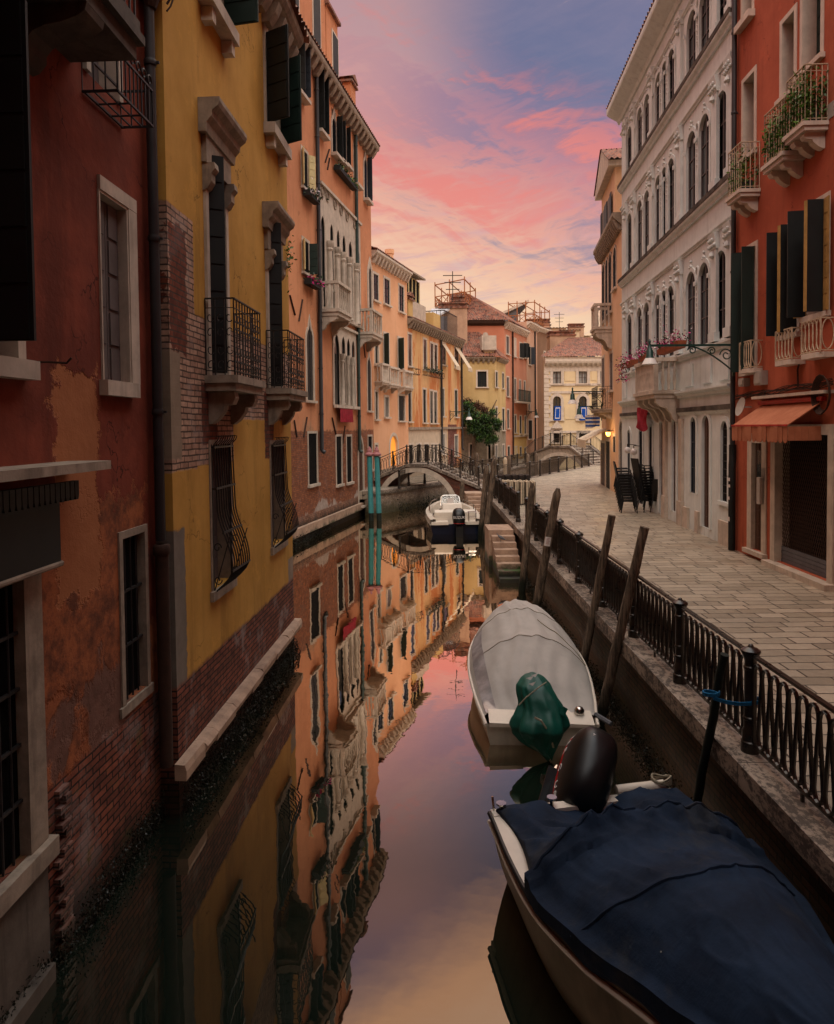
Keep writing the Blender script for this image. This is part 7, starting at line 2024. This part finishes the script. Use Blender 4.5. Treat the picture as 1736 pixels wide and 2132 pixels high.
q.box(-.26, .20, .02, .4, .12, .20); q.build('stern_deck', M['white_gel'], o)
q = MB(); q.lathe([(.07, 0), (.075, .05), (.05, .09), (.03, .10)], 10, (.55, .22, .36)); q.build('deck_light', M['chrome'], o, 40)
q = MB(); q.tube([(.78, .25, .34), (.95, .02, .3)], .035, 7); q.build('boarding_pole', M['sheet_m'], o)
def cover2(i, j):
    s_ = 2 * i - 1; a = abs(s_); t = .062 + .935 * j
    b = interp(beam2, t); sh_ = interp(sheer2, t)
    H = interp([(0, .06), (.085, .07), (.2, .30), (.36, .52), (.5, .60), (.66, .60), (.8, .54), (.9, .36), (.97, .14), (1, .04)], t)
    fl = (1 - a ** 2.1) ** .9 if a < 1 else 0
    z = sh_ + .01 + H * fl
    for tc, am in ((.40, .035), (.66, .03), (.84, .02)): z += am * math.exp(-((t - tc) / .018) ** 2) * fl
    if .42 < t < .64: z -= .05 * math.sin((t - .42) / .22 * math.pi) * fl
    z += .017 * math.sin(s_ * 21 + 3 * math.sin(t * 9)) * fl * (.4 + .6 * abs(math.sin(t * 7))) - .022 * max(0, 1 - 5 * abs(mnoise.noise(Vector((s_ * 3.2 + t * 1.5, t * 2.2, 2))))) * fl + .012 * mnoise.noise(Vector((s_ * 4, t * 9, 5)))
    x = s_ * (b + .02)
    if a > .94: z -= (a - .94) / .06 * .07
    return (x, t * L2, z)
q = MB(); q.grid(cover2, 48, 80); cv = q.build('boat_cover', M['cover_g'], b2, 60)
q = MB()
for tc in (.40, .66):
    q.tube([Vector(cover2((s_ + 1) / 2, (tc - .004 - .062) / .935)) + Vector((0, 0, .003)) for s_ in [-.93 + 1.86 * k / 32 for k in range(33)]], .006, 4)
q.tube([Vector(cover2((s_ + 1) / 2, (.60 - .25 * (s_ - .2) - .062) / .935)) + Vector((0, 0, .01)) for s_ in [.25 + .7 * k / 16 for k in range(17)]], .007, 4)
q.build('cover_seam', M['rope'], cv)
q = MB()
def clr(i, j):
    P = Vector(cover2(.035 + .10 * i * (1 - .2 * j), .0 + .62 * j)); return P + Vector((0, 0, .012))
q.grid(clr, 6, 40); q.build('clear_side_panel', M['clear'], cv, 60)
# tarpaulin over the raised motor
tp = [((1108, 1400), 9.62, 5), ((1109, 1408), 9.58, 22), ((1111, 1424), 9.50, 35), ((1118, 1446), 9.42, 41), ((1126, 1468), 9.36, 45), ((1125, 1490), 9.31, 53), ((1123, 1508), 9.29, 57), ((1122, 1524), 9.28, 51), ((1124, 1540), 9.26, 41), ((1130, 1556), 9.24, 27), ((1137, 1568), 9.22, 15), ((1144, 1581), 9.20, 5)]
q = MB(); vs = []; n = 28; rings = []
n = 64
m_ = 60
for i in range(m_ + 1):
    f = i / m_ * (len(tp) - 1); a = min(int(f), len(tp) - 2); k = f - a
    pa = at(tp[a][0], tp[a][1]).lerp(at(tp[a + 1][0], tp[a + 1][1]), k); r = (tp[a][2] + (tp[a + 1][2] - tp[a][2]) * k) * 9.4 / 1480
    for s_ in range(n):
        t = 2 * math.pi * s_ / n; fq = i / m_; fold = 1 + .10 * math.sin(t * 6 + 2.2 * math.sin(fq * 4)) * fq ** .7 + .08 * math.sin(t * 11 - fq * 5) * fq + .16 * mnoise.noise(Vector((math.cos(t) * 1.7, math.sin(t) * 1.7, fq * 5))) - .10 * max(0, 1 - abs(mnoise.noise(Vector((math.cos(t) * 2.4 + fq * 2, math.sin(t) * 2.4, fq * 3.5 + 4))) * 4)) * (.3 + fq)
        vs.append((pa.x + math.cos(t) * r * fold, pa.y + math.sin(t) * r * fold * .85, pa.z + .02 * math.sin(t * 3 + i * .2) * (i / m_)))
q.add(vs, [(i * n + k, i * n + (k + 1) % n, (i + 1) * n + (k + 1) % n, (i + 1) * n + k) for i in range(m_) for k in range(n)] + [tuple(range(n))[::-1]])
q.M = None; tm = MB(); tm.M = b2M.inverted(); tm.add(q.v, q.f); tpo = tm.build('tarped_motor', M['tarp'], b2, 70)
tm = MB(); tm.M = b2M.inverted()
tm.tube([at((1080, 1468), 9.1), at((1095, 1452), 9.08), at((1120, 1432), 9.1), at((1137, 1420), 9.2)], .009, 5)
tm.tube([at((1113, 1494), 9.0), at((1126, 1500), 9.0), at((1140, 1520), 9.0), at((1149, 1545), 9.02), at((1152, 1556), 9.05)], .014, 5); tm.build('tarp_cord', M['rope'], tpo)
tm = MB(); tm.M = b2M.inverted()
for (x, y, w) in ((1095, 1412, 16), (1106, 1406, 14), (1100, 1424, 15)):
    A, B, C = at((x, y), 9.22), at((x + w, y - 5), 9.22), at((x + w * .6, y + 4), 9.2); tm.add([A, B, C], [(0, 1, 2)])
tm.build('worn_patch', M['paper'], tpo)
tm = MB(); tm.M = b2M.inverted()
A = at((1172, 1470), 9.25); tm.add([A, at((1182, 1476), 9.2), at((1176, 1490), 9.2), at((1160, 1484), 9.2)], [(0, 1, 2, 3)]); tm.build('tarp_flap', M['tarp'], tpo)

# --- white motorboat by the steps
Bx = (gp((893, 1112)).x + gp((1006, 1112)).x) / 2
b3 = empty('motorboat', (Bx, 29.1, 0), .03); tag(b3, 'open white motorboat with navy hull and black outboard moored by the water steps', 'boat')
beam3 = [(0, 1.04), (.2, 1.10), (.45, 1.12), (.65, 1.0), (.82, .68), (.94, .28), (1, .04)]
sheer3 = [(0, .42), (.3, .46), (.7, .58), (1, .75)]
o, rub = hull(b3, 5.2, beam3, sheer3, M['navy'], keel=-.3)
rub.build('rub_rail', M['white_gel'], o)
q = MB(); nt_ = 24
for sg in (1, -1):
    q.add([p for i in range(nt_ + 1) for p in ((sg * (interp(beam3, i / nt_) + .03), i / nt_ * 5.2, interp(sheer3, i / nt_) - .05), (sg * (interp(beam3, i / nt_) + .02), i / nt_ * 5.2, interp(sheer3, i / nt_) + .19), (sg * max(.0, interp(beam3, i / nt_) - .2), i / nt_ * 5.2, interp(sheer3, i / nt_) + .21), (sg * max(0, interp(beam3, i / nt_) - .25), i / nt_ * 5.2, interp(sheer3, i / nt_) - .1))], [(4 * i + k, 4 * i + k + 1, 4 * i + 5 + k, 4 * i + 4 + k) for i in range(nt_) for k in range(3)])
q.box(-1.02, -.32, -.12, .5, .40, .52); q.box(.38, 1.02, -.12, .5, .40, .52); q.box(-.86, .86, .5, 1.3, .3, .66); q.box(-1.0, 1.0, .3, 4.6, .12, .2); q.build('deck', M['white_gel'], b3)
q = MB()
q.prism([(.5, .665), (1.0, .665), (1.0, .84), (.85, .92), (.62, .92), (.5, .84)], 'x', -.85, .85)
so_ = q.build('stern_bench', M['seat_w'], b3)
q = MB(); q.prism([(1.75, .62), (2.2, .62), (2.2, 1.0), (2.08, 1.06), (1.95, 1.02)], 'x', -.42, .42); q.box(-.36, .36, 1.6, 2.2, .3, .617); q.build('pilot_seat', M['seat_w'], b3)
q = MB(); q.box(-.4, .4, 2.6, 3.2, .2, .85); q.build('console', M['white_gel'], b3)
q = MB(); q.add([(-.42, 2.95, .86), (.42, 2.95, .86), (.36, 3.15, 1.26), (-.36, 3.15, 1.26), (-.42, 2.97, .86), (.42, 2.97, .86), (.36, 3.17, 1.26), (-.36, 3.17, 1.26)], [(0, 1, 2, 3), (4, 5, 6, 7), (0, 1, 5, 4), (1, 2, 6, 5), (2, 3, 7, 6), (3, 0, 4, 7)]); ws_ = q.build('windscreen', M['clear_glass'], b3)
q = MB(); q.tube([(-.45, 2.9, .85), (-.40, 3.13, 1.24), (-.3, 3.15, 1.30), (.3, 3.15, 1.30), (.40, 3.13, 1.24), (.45, 2.9, .85)], .025, 6)
for sg in (1, -1): q.tube([(sg * .98, 1.6, .7), (sg * 1.0, 1.7, .92), (sg * .98, 2.4, .96), (sg * .8, 3.7, 1.0), (sg * .5, 4.6, 1.02)], .022, 6); q.tube([(sg * .98, 2.4, .96), (sg * .99, 2.4, .7)], .02, 5)
q.tube([(.52, -.05, .5), (.52, -.02, .86), (.52, .2, .9)], .02, 5); q.tube([(.82, -.05, .5), (.82, -.02, .86), (.82, .2, .9)], .02, 5); q.tube([(.52, -.04, .7), (.82, -.04, .7)], .02, 5); q.tube([(.52, .2, .9), (.82, .2, .9)], .02, 5)
q.build('grab_rail', M['chrome'], b3)
q = MB(); q.box(-.14, .14, 2.9, 2.92, .92, 1.2); q.build('paper_sheet', M['paper'], b3)
mo, rs = outboard(b3, T(.08, -.38, .48), 1.15, M['motor'])
text_mesh('lettering', 'SUZUKI', .13, M['white_p'], mo, T(.08, -.38, .48) @ Matrix.Scale(1.15, 4) @ T(0, -.335, .26) @ Matrix.Rotation(rad(90), 4, 'X'))
q = MB(); q.M = T(.08, -.38, .48) @ Matrix.Scale(1.15, 4); q.tube([side_pt(.04, rad(-90 + a), .002) for a in range(-70, 71, 10)], .01, 5); q.build('red_stripe', M['red_p'], mo)

# ================================================================ CHAIRS, BOARDS, BIRD, TREE, WEEDS
def chair():
    root = empty('cafe_chair'); 
    q = MB(); q.box(-.24, .24, -.24, .24, .40, .45); q.build('seat', M['black'], root)
    q = MB(); q.add([(-.24, .20, .45), (.24, .20, .45), (.24, .25, .45), (-.24, .25, .45), (-.25, .30, .92), (.25, .30, .92), (.25, .335, .92), (-.25, .335, .92)], [(3, 2, 1, 0), (4, 5, 6, 7), (0, 1, 5, 4), (1, 2, 6, 5), (2, 3, 7, 6), (3, 0, 4, 7)]); q.build('backrest', M['black'], root)
    for sx in (-1, 1):
        q = MB(); q.tube([(sx * .27, -.24, .02), (sx * .27, -.22, .62), (sx * .27, -.15, .67), (sx * .27, .26, .66)], .018, 6); q.build('armrest', M['black'], root)
        q = MB(); q.tube([(sx * .25, .30, .0), (sx * .24, .22, .45)], .018, 6); q.build('leg', M['black'], root)
        q = MB(); q.tube([(sx * .27, -.25, .0), (sx * .26, -.23, .40)], .016, 6); q.build('front_leg', M['black'], root)
    return root
c0_ = chair(); first = True
P1 = gp((1312, 1068), 1.3); P2 = gp((1352, 1066), 1.3)
for px_, nst, ang, lab, tilt in ((P1, 10, 1.4, 'black rattan cafe chair in the farther, slimmer stack by the white palazzo', 0), (P2, 11, 1.75, 'black rattan cafe chair in the nearer stack by the white palazzo wall', 0)):
    for k in range(nst):
        o = c0_ if first else copy_tree(c0_); first = False
        o.location = (px_.x + .022 * k * math.cos(ang + 1.57), px_.y + .15 + .022 * k * math.sin(ang + 1.57), PZ + .10 * k); o.rotation_euler = (0, 0, ang + .015 * (k % 3)); tag(o, lab, 'chair', 'stacked black cafe chairs, ' + ('slim stack' if nst == 10 else 'wide stack'))
P3 = gp((1372, 1070), 1.3)
for k in range(4):
    o = copy_tree(c0_); o.location = (P2.x + .28, P2.y - .42 - .04 * k, PZ + .09 * k); o.rotation_euler = (rad(6), 0, 2.2 + .05 * k); tag(o, 'black rattan cafe chair in the low slanting stack in front', 'chair', 'stacked black cafe chairs, low slanting stack')
def board(mat):
    root = empty('walkway_board'); q = MB(); q.box(-.03, .03, -.45, .45, .05, .92); q.build('plank_panel', M[mat], root)
    q = MB()
    for y in (-.4, .36): q.box(-.055, -.031, y, y + .05, 0, .9); q.box(.031, .055, y, y + .05, 0, .9)
    q.build('trestle_legs', M['iron'], root); return root
bw, bd = board('plank_w'), board('plank_d')
n = 12
for i in range(n):
    o = bw if i == 0 else copy_tree(bw); Pa = at((1046 + 64 * i / (n - 1), 1003), 28.4)
    o.location = (Pa.x, 28.6 + .25 * (i % 2) - .5 * i / n, PZ + .002); o.rotation_euler = (0, 0, rad(8 - i)); tag(o, 'pale raised walkway board standing on edge in the front row behind the railing', 'board', 'pale walkway boards in the front row')
n = 14
for i in range(n):
    o = bd if i == 0 else copy_tree(bd); Pa = at((1040 + 62 * i / (n - 1), 985), 31.6)
    o.location = (Pa.x, 31.8 + .2 * (i % 3), PZ + .002); o.rotation_euler = (0, 0, rad(4 - i * .6)); tag(o, 'dark raised walkway board standing on edge behind the pale row', 'board', 'dark walkway boards in the back row')
# pigeon on the steps
P = gp(cL(955, 872), 1.16 - 2 * .15); r_ = Vector((P.x, 22.55 - .33 * 2.6, 1.16 - .30))
q = MB(); rs = [(.0, -.16, .02), (.025, -.12, .035), (.055, -.05, .07), (.06, .02, .09), (.045, .07, .12), (.028, .095, .155), (.03, .11, .185), (.024, .125, .205), (.006, .135, .215)]
vs = []
for r, y, z in rs: vs += [(math.cos(t) * max(r, .003) * .85, y + math.sin(t) * max(r, .003) * .25, .06 + z + math.sin(t) * max(r, .003)) for t in [k * math.pi / 4 for k in range(8)]]
q.add(vs, [(i * 8 + k, i * 8 + (k + 1) % 8, (i + 1) * 8 + (k + 1) % 8, (i + 1) * 8 + k) for i in range(len(rs) - 1) for k in range(8)] + [tuple(range(8)), tuple(range(64, 72))])
q.tube([(.02, .0, .0), (.02, .0, .09)], .006, 4); q.tube([(-.02, .0, .0), (-.02, .0, .09)], .006, 4); q.add([(-.006, .13, .27), (.006, .13, .27), (0, .165, .262)], [(0, 1, 2)])
o = q.build('pigeon', M['sheet_m'], None, 60); o.location = r_; o.rotation_euler = (0, 0, 1.2); tag(o, 'small dark pigeon standing on the nearer water steps', 'pigeon')

# fig tree on the olive house
tr = empty('fig_tree', (4.6, 59.3, QZ)); tag(tr, 'dense green fig tree spreading over the olive house front', 'tree')
I = T(-4.6, -59.3, -QZ)
q = MB(); q.M = I; q.tube([(4.7, 59.6, QZ - .1), (4.8, 59.5, 3.0), (5.0, 59.2, 4.6), (4.6, 59.0, 6.2)], [.22, .19, .14, .06], 7)
for a, b, c in (((4.9, 59.3, 3.6), (6.0, 58.9, 4.6), (6.9, 58.9, 5.6)), ((5.0, 59.2, 4.4), (4.2, 58.8, 5.6), (4.0, 58.9, 6.8)), ((5.0, 59.2, 4.2), (6.0, 58.7, 5.4), (6.6, 58.6, 6.6))): q.tube([a, b, c], [.11, .08, .03], 6)
q.build('trunk', M['wood'], tr)
cl = []
def cpt(x, y, r, rz=None, Y=58.8): P = at(cR(x, y), Y); k = r * .1291 * Y / 1480; cl.append(((P.x, P.y, P.z), (k, .75, k * (rz or .8))))
for x, y, r in ((240, 780, 55), (320, 800, 80), (300, 900, 95), (400, 950, 100), (330, 1050, 100), (450, 1080, 120), (540, 1000, 90), (560, 1120, 120), (640, 1000, 80), (690, 900, 50), (650, 1180, 90), (740, 1050, 60), (790, 1070, 45), (770, 1150, 40), (420, 1190, 90), (520, 1240, 80), (640, 1300, 90), (720, 1330, 60), (480, 1330, 50), (340, 1170, 70), (620, 1370, 50), (250, 1000, 50)): cpt(x, y, r)
rnd = random.Random(11)
def crown(nm, mt, n, sz, cs, up_=0): 
    mb = MB(); mb.M = I
    for _ in range(n):
        c, R = rnd.choice(cs); v_ = Vector((rnd.gauss(0, 1), rnd.gauss(0, 1), rnd.gauss(0, 1))).normalized() * (rnd.random() ** .45) * rnd.choice((1, 1, 1, 1.25, 1.5))
        mb.leaf((c[0] + v_.x * R[0], c[1] + v_.y * R[1], c[2] + v_.z * R[2] + up_), sz, rnd)
    mb.build(nm, M[mt], tr)
crown('crown', 'leaf_d', 6500, .17, cl); crown('bright_leaves', 'leaf_m', 2200, .16, cl, .14)
cl2 = cl; cl = []
for x, y, r in ((440, 780, 60), (500, 800, 70), (560, 850, 60), (300, 720, 60), (230, 730, 40), (590, 920, 40)): cpt(x, y, r, .9, 59.6)
crown('dry_creeper', 'leaf_br', 1300, .16, cl)
# small creeper on the yellow house corner
mb = MB(); rnd = random.Random(3)
P = LY.world(5.9, .12, 0)
for c, n in (((603, 520), 60), ((600, 548), 60), ((598, 585), 18)):
    Q = at(c, P.y); 
    for i in range(n): mb.leaf((Q.x + rnd.gauss(-.03, .05), Q.y + rnd.gauss(0, .12), Q.z + rnd.gauss(0, .12)), .07, rnd)
tag(mb.build('wall_plant', M['leaf']), 'small leafy plant on the far corner of the yellow house', 'plant')
# flower boxes of the Gothic palazzo
for c, xa, xb, y, lab, mt in ((cD, 405, 490, 1530, 'white flowers in the window rack of the upper small palazzo window', 'petal_w'), (cD, 415, 500, 2245, 'pink flowers in the window rack of the lower small palazzo window', 'petal_m'), (cD, 655, 800, 1330, 'green plants on the triple window balcony of the Gothic palazzo', 'leaf')):
    ua, zz = LO.p(c(xa, y)); ub = LO.p(c(xb, y))[0]
    root = empty('flower_box', tuple(LO.world((ua + ub) / 2, .2, zz)), math.atan2(LO.d.y, LO.d.x)); tag(root, lab, 'flower box')
    L = min(1.6, (ub - ua) / 2); q = MB(); q.box(-L, L, -.14, .14, -.22, 0); q.build('box', M['shut_k'], root)
    for nm, m2, n in (('leaves', 'leaf_d', 130), ('flowers', mt, 70)):
        mb = MB()
        for i in range(n): mb.leaf((rnd.uniform(-L, L), rnd.gauss(-.08, .12), abs(rnd.gauss(.05, .16)) - .12), .13, rnd)
        mb.build(nm, M[m2], root)
# weed and algae along the water line
mb = MB(); rnd = random.Random(21)
def weeds(A, B, n, zmax, sz, out):
    A, B = Vector(A), Vector(B)
    for _ in range(n):
        t = rnd.random(); p = A.lerp(B, t); z = min(1, abs(rnd.gauss(0, .42))) * zmax
        mb.leaf((p.x + out[0] * rnd.random(), p.y + out[1] * rnd.random(), z), sz, rnd, 1.2)
weeds((-2.74, 8.0, 0), (-2.45, 13.9, 0), 6500, .44, .032, (.09, 0)); weeds((-2.98, 6.0, 0), (-2.97, 8.0, 0), 2200, .34, .03, (.06, 0)); weeds((-3.1, 4.0, 0), (-3.0, 6.0, 0), 1500, .28, .03, (.06, 0))
weeds((3.0, 3, 0), (3.02, 20, 0), 9000, .34, .032, (-.05, 0)); weeds((3.05, 20, 0), (3.2, 36, 0), 700, .4, .09, (-.1, 0)); weeds((-4.7, 25.5, 0), (-3.2, 36, 0), 3000, .4, .05, (.1, 0)); weeds((-1.1, 37, 0), (1.5, 41.6, 0), 400, .7, .1, (.1, 0))
o = mb.build('algae', M['algae']); struct(o, 'stuff')
